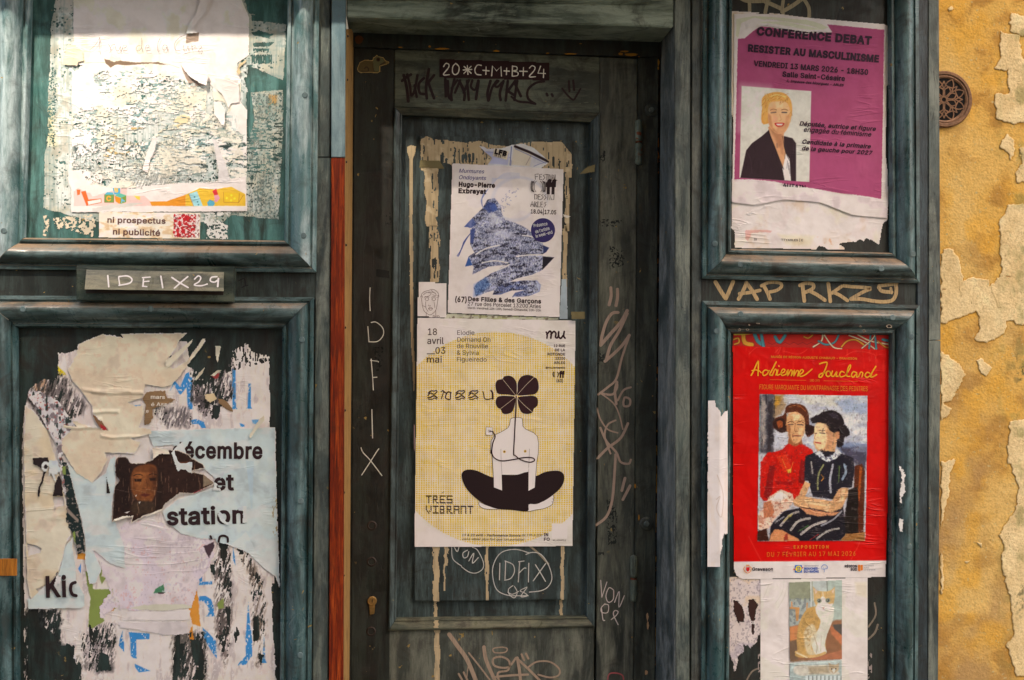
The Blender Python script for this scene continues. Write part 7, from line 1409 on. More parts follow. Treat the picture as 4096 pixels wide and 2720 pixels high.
s.paint(I(925, 1060, 980, 1090, 1045, 1060, 1040, 1150, 1005, 1240, 985, 1330, 995, 1380, 930, 1400, 900, 1350, 890, 1280, 930, 1230, 955, 1160, 925, 1110), WH, soft=.9, warp=.4, smooth=True); s.paint(I(840, 1240, 900, 1180, 930, 1260, 890, 1340, 920, 1390, 860, 1380), (206, 184, 150), .8, soft=2, smooth=True)
s.noise_op((150, 96, 36), .5, .7, .52, .62, 7, .6, pts=I(905, 1060, 850, 1090, 805, 1180, 790, 1280, 795, 1360, 880, 1330, 900, 1200, 950, 1150)); s.line(I(785, 1375, 850, 1405, 930, 1400, 985, 1380), 2.6, (206, 150, 80)); s.line(I(790, 1380, 860, 1412), 1.2, (230, 200, 160)); s.line(I(905, 1250, 930, 1330, 925, 1380), .5, (150, 110, 70)); s.line(I(960, 1260, 955, 1370), .4, (170, 150, 130))
s.paint(I(905, 970, 902, 920, 930, 950, 965, 955, 1000, 955, 1030, 945, 1052, 922, 1054, 990, 1045, 1040, 1010, 1075, 970, 1090, 930, 1075, 908, 1020), (206, 152, 84), soft=.7)
s.paint(I(940, 1030, 965, 990, 985, 1000, 1010, 1040, 1040, 1040, 1010, 1085, 970, 1095, 925, 1070), (226, 216, 202), smooth=True, soft=.8); s.paint(I(910, 935, 935, 955, 918, 975), (222, 176, 150)); s.paint(I(1048, 938, 1030, 955, 1044, 975), (222, 176, 150)); s.line(I(970, 960, 974, 1000), .8, (226, 200, 160)); s.line(I(950, 965, 955, 990), .4, (150, 96, 40)); s.line(I(995, 960, 992, 990), .4, (150, 96, 40))
for c in I(945, 1020, 1005, 1018): s.paint(circ(c, 2.3, sx=1.1), (120, 130, 110), soft=.5); s.paint(circ(c, 1.5), (20, 24, 28), soft=.4); s.paint(circ((c[0] - .4, c[1] - .5), .4), (230, 230, 230), soft=.3)
s.paint(I(965, 1066, 985, 1066, 975, 1078), (206, 130, 110), soft=.4); s.line(I(960, 1075, 915, 1068), .2, (240, 236, 226)); s.line(I(990, 1078, 1035, 1070), .2, (240, 236, 226))
s.paint(I(735, 876, 1103, 876, 1103, 1444, 735, 1444), (206, 196, 160), .12)
s.brush(I(790, 920, 1045, 920, 1045, 1420, 790, 1420), 900, .9, .35, .12, 1.4, 8, .5); s.tone(.12, .3, 9); s.paint(I(735, 876, 1103, 876, 1103, 1444, 735, 1444), (190, 186, 168), .22)
s.build('cat_photo', cs, paper_mat('photo_print', 1.4, .5))
s = Sheet(788.5, 658, 843, 694, 2.2, DR + .0036, (160, 172, 166), 119)
s.add(I(742, 1449, 1103, 1428, 1103, 1600, 742, 1600)); s.paint(I(742, 1449, 1103, 1428, 1103, 1480, 742, 1490), (176, 186, 178), soft=2)
s.paint(I(775, 1520, 770, 1480, 820, 1462, 880, 1466, 1000, 1465, 1060, 1500, 1080, 1530, 900, 1530, 830, 1540), (196, 186, 170), smooth=True, soft=1); s.paint(I(870, 1478, 1000, 1470, 1020, 1520, 880, 1525), (160, 140, 112), soft=2.5, op=.8); s.paint(I(1010, 1448, 1030, 1460, 1060, 1462, 1083, 1450, 1080, 1500, 1045, 1526, 1012, 1500), (180, 156, 126), soft=.8); s.paint(I(1030, 1490, 1062, 1490, 1046, 1524), (214, 206, 192), soft=.8)
for c in I(1032, 1492, 1060, 1490): s.paint(circ(c, .7), (40, 40, 40), soft=.3)
s.tone(.15, .4, 3)
for k in range(9): s.paint(I(850 + k * 28, 1538, 868 + k * 28, 1538, 868 + k * 28, 1600, 850 + k * 28, 1600), (196, 198, 192)); s.line(I(872 + k * 28, 1540, 872 + k * 28, 1600), .5, (90, 100, 100))
s.build('cat_photo', cs, paper_mat('photo_print', 1.4, .5), label='second photo with a pale cat lying on a radiator')
scrap('clear_tape', H(1440, 740, 1470, 742, 1466, 900, 1440, 1000, 1436, 860), (120, 112, 100), DR + .0022, 'crumpled tape strip at the upper right corner of the red poster', seed=120, warp=.6, cat='tape', ws=.6)
scrap('paper_scrap', I(1490, 70, 1525, 110, 1545, 150, 1535, 200, 1545, 270, 1515, 310, 1522, 350, 1500, 340, 1505, 240, 1515, 180), (206, 196, 188), .0225, 'flaked white paint patch on the moulding right of the red poster', seed=121, warp=1.4, ws=.6, cat='paint flake')
scrap('paper_scrap', I(1500, 450, 1530, 455, 1522, 545, 1505, 540, 1495, 500), (206, 196, 188), .0225, 'small lower white paint flake on the moulding right of the red poster', seed=122, warp=1.0, ws=.6, cat='paint flake')

# ================================================================== THE DOOR'S PAPERS AND TAGS
# splashed cream paint with drips on the raised panel
CRP = (176, 150, 116)
def drip(s, x, y0, y1, w, tile, end=True):
    pts = [tile(x + 3 * math.sin(i * 1.3 + x), y0 + (y1 - y0) * i / 8)[0] for i in range(9)]
    L = [(p[0] - w * PX / 2 * (1 + .2 * math.sin(i * 2.1 + x)), p[1]) for i, p in enumerate(pts)]; Rr = [(p[0] + w * PX / 2 * (1 + .2 * math.sin(i * 1.7 + x)), p[1]) for i, p in enumerate(pts)]
    s.add(L + Rr[::-1], warp=.35, ws=.6, aniso=(1, .3))
s = Sheet(412, 134, 574, 300, 1.7, DD + .0005, CRP, 131)
s.add(D(545, 960, 590, 938, 640, 960, 700, 965, 780, 975, 850, 985, 950, 970, 1050, 1000, 1150, 1010, 1230, 990, 1340, 975, 1440, 980, 1520, 975, 1550, 1010, 1590, 1060, 1600, 1150, 1580, 1200, 1560, 1130, 1540, 1200, 1400, 1210, 780, 1180, 720, 1150, 545, 1080), warp=.8, ws=.3, oct=5)
drip(s, 622, 1100, 1568, 84, D); drip(s, 590, 1050, 1290, 40, D); drip(s, 655, 1100, 1500, 30, D); drip(s, 560, 1000, 1180, 22, D); drip(s, 735, 1050, 1250, 24, D); drip(s, 1560, 1150, 1600, 34, D); drip(s, 1585, 1100, 1230, 16, D)
for x, y in ((700, 1060), (860, 1062), (885, 1070), (910, 1065), (840, 1075), (1465, 1090), (725, 1100), (690, 1075)): s.cut(D(x - 7, y, x, y - 8, x + 7, y, x + 5, y + 50 + (x * 13 % 30), x - 5, y + 48), warp=.4, ws=.6)
s.cut(D(680, 1120, 760, 1140, 760, 1300, 680, 1300), warp=1)
s.erode(.9, .08, .70, .73, 3); s.noise_op((150, 126, 96), .8, .06, .5, .65, 4, .7); s.noise_op((206, 184, 150), .1, .1, .55, .7, 5, .6)
s.build('splashed_paint', dr, P0, label='cream splashed paint with drips at the top of the raised panel')
s = Sheet(413, 225, 576, 320, 1.7, DD + .0005, CRP, 132)
drip(s, 645, -10, 385, 66, E); drip(s, 610, -10, 150, 14, E); drip(s, 1545, -30, 640, 34, E)
s.erode(.9, .08, .64, .68, 3); s.noise_op((150, 126, 96), .8, .06, .5, .65, 4, .7); s.build('splashed_paint', dr, P0)
s = Sheet(413, 545, 576, 602, 1.8, DD + .0005, CRP, 133)
drip(s, 655, 640, 1025, 42, F); drip(s, 632, 640, 712, 10, F); drip(s, 640, 880, 1020, 22, F); drip(s, 722, 640, 780, 26, F); drip(s, 712, 760, 952, 14, F); drip(s, 738, 640, 700, 8, F); drip(s, 1008, 640, 1020, 22, F); drip(s, 996, 700, 880, 12, F); drip(s, 1527, 640, 1015, 26, F)
s.noise_op((150, 130, 104), .8, .06, .55, .68, 4, .6); s.build('splashed_paint', dr, P0, label='cream paint drips below the yellow poster')
s = Sheet(425, 598, 575, 618, 1.8, -.1895, CRP, 134); drip(s, 650, 1025, 1140, 26, F); drip(s, 1518, 1015, 1128, 24, F); s.add(F(1370, 1128, 1590, 1122, 1585, 1136, 1380, 1140), warp=.4); s.build('splashed_paint', dr, P0)
s = Sheet(425, 612, 446, 694, 1.8, -.1700, CRP, 135); drip(s, 662, 1200, 1620, 40, F); s.add(F(630, 1205, 690, 1205, 685, 1240, 640, 1240), warp=.5); s.noise_op((150, 130, 104), .8, .06, .55, .68, 4, .6); s.build('splashed_paint', dr, P0)
s = Sheet(425, 606, 446, 632, 1.8, -.1615, CRP, 136); drip(s, 655, 1150, 1212, 36, F); s.build('splashed_paint', dr, P0)
s = Sheet(400, 140, 420, 395, 1.8, -.1888, CRP, 137); s.add(D(450, 1015, 480, 1000, 518, 1010, 512, 1060, 495, 1100, 494, 1350, 492, 1600, 466, 1600, 468, 1100, 455, 1060), warp=.3)
s.add(E(466, -20, 494, -20, 498, 200, 494, 300, 497, 440, 500, 700, 500, 800, 510, 960, 508, 1120, 500, 1155, 494, 1120, 490, 960, 478, 800, 475, 600, 470, 400, 470, 200), warp=.25); s.noise_op((150, 130, 104), .8, .06, .5, .68, 4, .6); s.build('splashed_paint', dr, P0, label='long cream drip left of the raised panel')

def flat_poster(name, quad, col, d, label, cat='poster', mat=None, res=.8, amp=.0004, ops=None, seed=140, **kw):
    a = np.array(quad); s = Sheet(a[:, 0].min() - 1, a[:, 1].min() - 1, a[:, 0].max() + 1, a[:, 1].max() + 1, res, d, col, seed)
    s.add(quad); s.noise_op(tuple(np.array(col) * .93), .04, .04, .45, .65, 1, .6)
    if ops: ops(s)
    return s.build(name, None, mat or P0, amp=amp, label=label, cat=cat, **kw)
# old map-like poster piece behind with LFB sticker
def _old(s):
    s.paint(D(980, 1045, 1160, 1060, 1150, 1140, 1020, 1130), (166, 164, 190), .8, soft=1); s.paint(D(1190, 1020, 1320, 1060, 1300, 1150, 1170, 1140), (204, 188, 168), soft=2)
    s.line(D(1175, 1015, 1165, 1140), .9, (96, 108, 150)); s.line(D(1000, 1050, 1100, 1055), .5, (110, 118, 156)); s.line(D(1160, 1085, 1175, 1115, 1170, 1145), .4, (110, 118, 156)); s.line(D(1310, 1075, 1275, 1140), .4, (130, 110, 110)); s.line(D(1330, 1150, 1380, 1130, 1440, 1118), .5, (110, 118, 156)); s.line(D(1200, 1012, 1300, 1052, 1440, 1122), 2.6, (40, 22, 26), smooth=False); s.line(D(1200, 1028, 1290, 1068, 1410, 1128), .6, (96, 108, 150), smooth=False)
scrap('torn_poster', D(945, 1008, 985, 1012, 1010, 1028, 1100, 1025, 1180, 1000, 1260, 992, 1330, 1020, 1400, 1080, 1442, 1120, 1380, 1165, 1000, 1150, 1040, 1095, 1000, 1060), (206, 198, 200), DD + .0018, 'lilac torn poster arc with a thick dark band above the exhibition posters', seed=141, warp=.4, cat='torn poster', ops=_old, res=2.2)
lf = scrap('sticker', D(1055, 1022, 1160, 1045, 1145, 1108, 1042, 1080), (214, 196, 172), DD + .0032, 'small cream sticker with dripping LFB letters', seed=142, warp=.05, cat='sticker')
lk_ = ink((26, 18, 18), wr=0)
letters('lettering', [('LFB', D(1057, 1060)[0], D(1140, 1078)[0], 4.4, .09)], lk_, DD + .0046, lf)
strokes('drip_marks', [(D(x, 1062 + (x - 1057) * .2, x, 1072 + (x - 1057) * .2 + (x * 7 % 12)), .6) for x in (1062, 1072, 1088, 1100, 1116, 1130)], lk_, DD + .0045, lf)
for q, lb, sd in ((D(542, 1105, 680, 1110, 715, 1168, 535, 1160), 'brown transparent tape left of the lilac poster top', 143), (D(1640, 1205, 1700, 1150, 1755, 1135, 1750, 1190, 1690, 1200), 'glossy tape crossing the panel moulding right of the lilac poster', 144), (E(1585, 585, 1685, 585, 1683, 640, 1590, 638), 'brown tape beside the top right corner of the yellow poster', 145)):
    scrap('tape_piece', q, (112, 98, 66), DD + (.0012 if sd == 143 else .0125), lb, seed=sd, warp=.2, cat='tape')
for q, lb, sd in ((D(1530, 1478, 1592, 1495, 1560, 1512, 1535, 1500), 'tiny torn paper tongue right of the lilac poster', 146), (E(1520, 360, 1558, 362, 1565, 640, 1505, 640), 'pale blue grey paper margin right of the lilac poster foot', 147), (E(730, 598, 1500, 628, 1505, 645, 700, 645), 'strip of an older patterned poster between the lilac and yellow posters', 148), (E(498, 1365, 510, 1368, 508, 1560, 500, 1540), 'narrow torn sliver left of the yellow poster', 149)):
    scrap('paper_scrap', q, {146: (206, 190, 176), 147: (156, 166, 170), 148: (190, 184, 160), 149: (150, 120, 120)}[sd], DD + .001, lb, seed=sd, warp=.2, ops=(lambda s: (s.noise_op((90, 70, 60), .3, .6, .55, .65, 3, .7), s.noise_op((150, 150, 90), .2, .6, .55, .65, 5, .6))) if sd == 148 else None)

# festival poster
def _fest(s):
    for k in range(60):
        t0 = k / 60 * 5.4 + .4; r = 17 + 13 * (k / 60); c = D(1210, 1400)[0]
        s.line([(c[0] + r * math.cos(t0 + q) * 1.05, c[1] + r * .95 * math.sin(t0 + q)) for q in np.linspace(0, .9, 5)], 2.2, (196, 188, 206), .16, soft=2)
    for k in range(24):
        y = 1195 + k * 1.6; s.line(D(1040, 1280 - k * 2.2, 1120, y + 5, 1230, y), .5, (186, 182, 206), .35)
    s.paint(D(1150, 1380, 1260, 1400, 1330, 1420, 1300, 1450, 1180, 1440), (232, 230, 236), .7, soft=4)
    N1, N2 = (38, 56, 110), (40, 44, 66)
    body = D(975, 1440, 1010, 1380, 1060, 1370, 1100, 1420, 1110, 1480, 1130, 1520, 1200, 1540, 1260, 1568) + E(1290, 20, 1390, 100, 1395, 130, 1435, 145, 1415, 175, 1390, 190, 1392, 205, 1470, 212, 1425, 260, 1388, 298, 1320, 330, 1200, 360, 1080, 430, 1000, 455, 930, 480, 915, 420, 940, 385, 1040, 320, 1140, 262, 1020, 275, 905, 330, 915, 280, 905, 265, 855, 275, 880, 205, 920, 180, 890, 120, 895, 20, 905, -60)
    s.paint(body, (136, 138, 160), warp=.5, ws=.6)
    s.paint(E(1045, 470, 1060, 430, 1140, 385, 1260, 372, 1350, 372, 1378, 400, 1368, 450, 1290, 480, 1180, 486, 1200, 455, 1280, 436, 1180, 440, 1100, 468), (90, 100, 140), warp=.3); s.paint(E(1290, 375, 1350, 372, 1378, 400, 1368, 450, 1290, 470), (196, 196, 214), .8, soft=3)
    both = [(body, 1), (E(1045, 470, 1060, 430, 1140, 385, 1260, 372, 1340, 372, 1360, 440, 1290, 480, 1180, 486, 1280, 436, 1180, 440), 2)]
    for pts, sd in both:
        s.noise_op((176, 174, 196), .12, .16, .48, .62, 30 + sd, .8, pts=pts); s.noise_op((44, 48, 76), 1.3, 1.0, .50, .64, 40 + sd, .75, pts=pts, oct=3); s.noise_op((28, 28, 44), .16, .5, .54, .64, 44 + sd, .8, pts=pts); s.noise_op((220, 216, 226), 1.4, .9, .58, .66, 50 + sd, .6, pts=pts, oct=3)
    s.paint(D(985, 1440, 1010, 1395, 1050, 1400, 1075, 1440, 1020, 1470), (44, 66, 130), .7, soft=1.5, warp=1)
    s.paint(E(915, 480, 918, 400, 1000, 350, 1030, 400, 960, 470), (40, 90, 150), .5, soft=3); s.paint(E(890, 20, 925, 10, 910, 120, 890, 110), (44, 60, 116), .8, soft=1)
    s.paint(E(1392, 205, 1470, 212, 1425, 260, 1388, 298), (22, 18, 30)); s.paint(E(1395, 128, 1435, 145, 1415, 175, 1394, 185), (40, 50, 90)); s.paint(E(855, 275, 880, 205, 905, 265), (40, 80, 140))
    for k in range(26):
        x = 905 - k * 2.5; s.line(E(x, 30 + k * 3, x - 55 + k, 95 + k * 4.2, x - 70 + k, 150 + k * 2), .32, (60, 74, 128), .8)
    for k in range(14): s.line(D(905 + k * 2, 1510 + k * 3, 880 + k, 1535 + k * 3, 850 + k * 2, 1568), .45, (50, 70, 130), .85)
    for k in range(16): s.line(D(985 - k * 1.5, 1450 - k * 4, 965 + k, 1400 - k * 4, 985 + k * 2, 1350 - k * 3), .35, (110, 120, 160), .6)
    s.paint(D(1010, 1480, 1060, 1470, 1110, 1530, 1040, 1568), (206, 202, 214), .7, soft=2, warp=1.5); s.paint(E(1000, 20, 1100, 10, 1220, 60, 1120, 90), (196, 192, 206), .7, soft=3, warp=2); s.paint(D(1030, 1420, 1062, 1400, 1080, 1450, 1040, 1470), (60, 84, 146), .8, soft=1, warp=1)
    for (x0, y0, x1, y1, x2, y2) in ((930, 190, 1000, 150, 1090, 128), (1250, 60, 1320, 70, 1385, 110), (970, 250, 1060, 235, 1150, 250), (1210, 205, 1300, 195, 1395, 195), (1000, 325, 1080, 300, 1160, 262)): s.line(E(x0, y0, x1, y1, x2, y2), 1.3, (226, 220, 226), .9)
    rn = random.Random(5)
    for k in range(90):
        x, y = rn.uniform(1060, 1220), rn.uniform(1300, 1500)
        if abs(y - 1300 - (1220 - x) * 1.1) < 50: s.line(D(x, y, x + rn.uniform(3, 9), y + rn.uniform(-6, 6)), .5, (70, 80, 120), .7)
fp = flat_poster('festival_poster', D(765, 1127, 1537, 1168) + E(1508, 627, 732, 597), (222, 206, 208), DD + .0036, 'lilac white drawing festival poster with a blue brush swirl', res=2.1, ops=_fest, seed=150)
dF = DD + .0036 + .0006
nv = ink((66, 64, 116), wr=0); bf = ink((36, 20, 24), wr=0)
letters('lettering', [('Murmures', D(812, 1193)[0], D(987, 1199)[0], 27 * PX, 0, .22), ('Ondoyants', D(812, 1238)[0], D(1000, 1245)[0], 27 * PX, 0, .22)], nv, dF, fp)
letters('lettering', [('Hugo-Pierre', D(810, 1288)[0], D(1062, 1297)[0], 30 * PX, .06), ('Exbrayat', D(808, 1333)[0], D(1000, 1340)[0], 30 * PX, .06), ('18.04|17.05', D(1308, 1475)[0], D(1484, 1482)[0], 28 * PX, .025), ('(67)', E(785, 518)[0], E(865, 522)[0], 36 * PX, .04), ('Des Filles & des Garçons', E(875, 512)[0], E(1380, 530)[0], 29 * PX, .035),
    ('27 rue des Porcelet 13200 Arles', E(873, 544)[0], E(1378, 563)[0], 26 * PX, 0), ('Mardi-Vendredi 10h-18h, Samedi-Dimanche, 10h-20h', E(873, 567)[0], E(1378, 586)[0], 15 * PX, 0)], bf, dF, fp)
def sk(*p): return D(*p)
FL = [D(1340, 1240, 1338, 1205, 1362, 1203), D(1340, 1222, 1356, 1221), D(1385, 1205, 1370, 1206, 1370, 1242, 1386, 1242), D(1370, 1223, 1382, 1223), D(1408, 1208, 1394, 1212, 1406, 1228, 1394, 1242), D(1412, 1206, 1430, 1207), D(1421, 1206, 1420, 1243), D(1434, 1208, 1434, 1243), D(1440, 1208, 1449, 1243, 1457, 1208), D(1454, 1246, 1466, 1208, 1474, 1246), D(1458, 1230, 1472, 1232), D(1477, 1208, 1477, 1246, 1491, 1247),
      D(1335, 1342, 1335, 1378, 1352, 1372, 1352, 1348, 1335, 1342), D(1375, 1343, 1360, 1344, 1360, 1379, 1377, 1379), D(1360, 1360, 1372, 1360), D(1394, 1345, 1382, 1350, 1396, 1362, 1382, 1378), D(1414, 1346, 1402, 1352, 1415, 1364, 1402, 1380), D(1428, 1345, 1426, 1380), D(1440, 1380, 1440, 1346, 1452, 1380, 1468, 1380, 1470, 1346),
      D(1306, 1428, 1318, 1390, 1330, 1428), D(1310, 1414, 1326, 1414), D(1336, 1430, 1336, 1392, 1350, 1398, 1338, 1410, 1352, 1430), D(1358, 1392, 1356, 1430, 1370, 1430), D(1390, 1396, 1378, 1396, 1378, 1432, 1390, 1432), D(1378, 1412, 1388, 1412), D(1415, 1398, 1402, 1402, 1414, 1414, 1402, 1432)]
st_ = [(p, .55, {'smooth': False}) for p in FL]
for sx, cx in ((1, 1330), (-1, 1392)):
    for k in range(11):
        a = -1.1 + k * .22; x = cx - sx * 14 * math.cos(a); y = 1289 + 38 * math.sin(a); st_.append((D(x - 9, y - 3, x + 9, y + 4), .55))
    st_ += [(D(cx + sx * 4, 1250, cx - sx * 14, 1268, cx - sx * 15, 1310, cx, 1328), .45), (D(cx + sx * 18, 1252, cx + sx * 4, 1270, cx + sx * 4, 1308, cx + sx * 14, 1326), .45)]
strokes('hand_drawn_lettering', st_, bf, dF, fp)
letters('lettering', [('ff', D(1412, 1330)[0], D(1484, 1332)[0], 11.4, .11)], bf, dF, fp)
bc = D(1393, 1592)[0]
decal('badge', [circ(bc, 12.1, 40)], ink((44, 36, 84), wr=0), dF, fp)
letters('lettering', [('Présence', D(1330, 1572)[0], D(1425, 1556)[0], 3.4, .0), ("de l'artiste", E(1342, 46)[0], E(1440, 20)[0], 3.3, .0), ('le week-end', E(1345, 76)[0], E(1460, 46)[0], 3.3, .0)], ink((206, 200, 216), wr=0), dF + .0003, fp)

# face sticker
fs = flat_poster('face_drawing_card', E(527, 380, 727, 383, 727, 629, 524, 626), (220, 204, 200), DD + .0022, 'small white card with a line drawn face beside the lilac poster', cat='card', seed=151)
FS = [E(552, 492, 560, 545, 570, 580, 600, 606, 622, 606, 650, 580, 660, 545, 668, 490), E(562, 490, 552, 470, 570, 450, 600, 440, 632, 433, 660, 448, 672, 470, 662, 490), E(566, 470, 590, 455, 620, 462, 600, 480, 575, 482), E(600, 452, 640, 455, 655, 475, 630, 470), E(620, 440, 650, 462), E(576, 500, 590, 490, 604, 500, 590, 512, 576, 500), E(624, 500, 638, 490, 652, 500, 638, 512, 624, 500), E(572, 488, 590, 482, 606, 488), E(622, 488, 640, 482, 656, 488),
      E(582, 518, 584, 560, 598, 585), E(600, 540, 606, 548, 616, 545), E(600, 566, 614, 556, 630, 566, 616, 578, 600, 566), E(603, 566, 630, 566), E(586, 590, 586, 620), E(652, 575, 652, 612), E(586, 620, 620, 628, 650, 622), E(634, 626, 634, 614, 644, 616, 644, 626), E(650, 614, 650, 626), E(656, 614, 656, 626), E(664, 626, 664, 614, 676, 618, 676, 626, 664, 626), E(552, 492, 548, 480, 560, 478), E(668, 490, 674, 478, 664, 476), E(560, 545, 582, 555), E(640, 520, 646, 560)]
strokes('line_drawing', [(p, .34) for p in FS], ink((96, 64, 60), wr=0), DD + .0030, fs)

# the yellow poster
def _mu(s):
    c = E(1065, 1468)[0]; r = 741 * PX
    X, Y = s.X, s.Y; dd = np.hypot(X - c[0], Y - c[1])
    wx = X + .35 * (fbm(X * .3, Y * .3, 5, 2) - .5); wy = Y + .5 * (fbm(X * .25, Y * .2, 9, 2) - .5)
    dots = (np.sin(wx * 2 * math.pi / 2.42) * .5 + .5) ** .6 * (np.sin(wy * 2 * math.pi / 1.86) * .5 + .5) ** .6
    var = fbm(X * .6, Y * .04, 31, 3) * .5 + fbm(X * .04, Y * .5, 33, 3) * .5
    a = ss(.14, .46, dots + (var - .5) * .55) * ss(r + .5, r - .5, dd)
    s.rgb = s.rgb * (1 - a[..., None]) + np.array((232, 174, 36.)) * a[..., None]
mu = flat_poster('yellow_exhibition_poster', E(523, 627, 1620, 647) + F(1598, 643, 503, 650), (222, 208, 196), DD + .0038, 'white and yellow dotted poster of a seated figure with a clover head', res=2.1, ops=_mu, seed=152, amp=.0002)
dM = DD + .0038 + .0004
bw = ink((44, 18, 22), wr=0)
mk_ = lambda t, x0, x1, y, cap, b=0.0, sh=0.0, sp=1.0, tl=E: (t, tl(x0, y)[0], tl(x1, y + (x1 - x0) * .008)[0], cap * PX, b, sh, sp)
letters('lettering', [mk_('18', 597, 660, 748, 45), mk_('avril', 593, 707, 810, 46), mk_('__03', 590, 718, 876, 44), mk_('mai', 590, 693, 938, 44), mk_('Elodie', 800, 919, 747, 31, -.01), mk_('Dornand Oh', 800, 1030, 794, 31, -.01), mk_('de Rouville', 798, 1013, 839, 31, -.01), mk_('& Sylvia', 798, 948, 885, 31, -.01), mk_('Figueiredo', 798, 1003, 931, 31, -.01),
    mk_('12 RUE', 1467, 1546, 831, 17, .03), mk_('DE LA', 1476, 1546, 860, 17, .03), mk_('ROTONDE', 1424, 1546, 889, 17, .03), mk_('13200', 1479, 1546, 918, 17, .03), mk_('ARLES', 1468, 1546, 948, 17, .03), mk_('@mu_lachapelle', 1412, 1546, 979, 12, .03), mk_('ff', 1505, 1542, 1039, 37, .11), mk_('(63)', 1486, 1532, 1074, 21, .04),
    mk_('19 & 20 avril - Performance Sonore', 832, 1238, 573, 16, .02, .2, tl=F), mk_('de 19h à 20h', 1246, 1388, 573, 16, 0, .2, tl=F), mk_('viens vibrer plus fort que ton portable!', 832, 1265, 601, 16, 0, .2, tl=F), mk_('IN', 1399, 1429, 573, 20, .04, tl=F), mk_('FO', 1399, 1440, 604, 20, .04, tl=F), mk_('MU_LACHAPELLE', 1462, 1553, 607, 11, 0, tl=F)], bw, dM, mu)
strokes('logo_lettering', [(E(1415, 728, 1422, 745, 1420, 770), 1.6), (E(1420, 745, 1440, 722, 1450, 735, 1447, 770), 1.8), (E(1448, 745, 1468, 724, 1482, 738, 1480, 762, 1492, 768, 1502, 750), 1.8), (E(1502, 726, 1500, 755, 1515, 772, 1532, 752), 1.8), (E(1540, 724, 1536, 755, 1546, 770), 1.7)] + [(E(1466, 1005, 1462, 1020, 1468, 1038), .9), (E(1474, 1005, 1470, 1022, 1476, 1038), .5), (E(1494, 1005, 1500, 1020, 1494, 1038), .9)], bw, dM, mu)
WV = []
for k, x in enumerate((595, 688, 786, 878, 978)):
    if k in (0, 2, 3):
        WV += [(E(x + 5, 1150, x + 25, 1135, x + 45, 1136, x + 62, 1132), 1.2), (E(x + 2, 1168, x + 20, 1150, x + 45, 1158, x + 66, 1140), 1.1), (E(x + 2, 1182, x + 20, 1180, x + 45, 1168, x + 66, 1182), 1.2), (E(x + 6, 1192, x + 30, 1194, x + 48, 1184, x + 62, 1192), .9)]
    elif k == 1: WV += [(E(x, 1140, x + 18, 1136, x + 10, 1165, x + 2, 1190), .9), (E(x + 12, 1132, x + 34, 1150, x + 52, 1142, x + 70, 1148), 1.3), (E(x + 40, 1152, x + 30, 1180, x + 50, 1194, x + 64, 1190, x + 66, 1150), 1.1)]
    else: WV += [(E(x, 1140, x + 6, 1165, x + 10, 1185, x + 30, 1194, x + 60, 1188), 1.0), (E(x + 56, 1133, x + 66, 1150, x + 68, 1190), 1.7)]
strokes('wavy_lettering', WV, bw, dM, mu)
def P_(*a): return smooth_pts(E(*a), n=6)
lobes = [P_(1205, 1165, 1150, 1160, 1085, 1155, 1068, 1125, 1065, 1085, 1080, 1060, 1112, 1052, 1125, 1035, 1160, 1030, 1190, 1045, 1210, 1080, 1212, 1130), P_(1218, 1165, 1218, 1130, 1219, 1080, 1240, 1040, 1275, 1025, 1310, 1028, 1332, 1040, 1350, 1050, 1362, 1085, 1362, 1125, 1340, 1155, 1290, 1163),
         P_(1200, 1180, 1198, 1230, 1180, 1278, 1145, 1295, 1115, 1290, 1100, 1262, 1080, 1250, 1066, 1220, 1072, 1185, 1100, 1170, 1160, 1170), P_(1222, 1178, 1280, 1170, 1330, 1170, 1356, 1190, 1355, 1235, 1330, 1258, 1318, 1285, 1280, 1295, 1245, 1282, 1225, 1240, 1218, 1200)]
decal('clover_leaf', [lobes[0]], bw, dM, mu)
for l in lobes[1:]: decal('clover_leaf', [l], bw, dM, mu)
cw = ink((216, 190, 160), wr=0)
strokes('leaf_vein', [(E(1208, 1170, 1160, 1110, 1116, 1056), .3), (E(1212, 1168, 1270, 1100, 1330, 1042), .3), (E(1206, 1176, 1150, 1220, 1100, 1258), .3), (E(1212, 1178, 1260, 1230, 1318, 1280), .3)], cw, dM + .0003, mu)
wp = ink((222, 210, 200), wr=0)
torso = E(1168, 1330, 1185, 1320, 1230, 1318, 1250, 1326, 1254, 1380, 1275, 1400, 1330, 1425, 1355, 1450, 1362, 1500, 1360, 1568) + F(1350, 60, 1342, 160, 1336, 236, 1292, 260, 1292, 150, 1200, 150, 1110, 150, 1108, 256, 1054, 236, 1050, 160, 1040, 0) + E(1030, 1568, 1034, 1480, 1060, 1440, 1120, 1410, 1150, 1390, 1162, 1370)
decal('torso', [torso], wp, dM + .0001, mu)
strokes('outline', [(torso + [torso[0]], .42, {'smooth': False}), (F(1102, -30, 1104, 60, 1110, 150), .25), (F(1300, -30, 1296, 60, 1292, 150), .25)], bw, dM + .0003, mu)
pants = smooth_pts(F(830, 150, 850, 120, 890, 113, 940, 122, 1020, 158, 1060, 166, 1112, 148, 1200, 152, 1292, 128, 1340, 158, 1400, 132, 1460, 121, 1510, 124, 1538, 150, 1536, 200, 1510, 245, 1460, 290, 1400, 330, 1340, 350, 1294, 354, 1286, 402, 1180, 392, 1080, 385, 985, 350, 900, 285, 850, 220), n=3)
decal('trousers', [pants], ink((30, 14, 16), wr=0), dM + .0005, mu)
decal('arm', [F(1052, 100, 1106, 100, 1110, 257, 1054, 236)], wp, dM + .0007, mu); decal('arm', [F(1294, 100, 1344, 100, 1336, 237, 1292, 260)], wp, dM + .0007, mu)
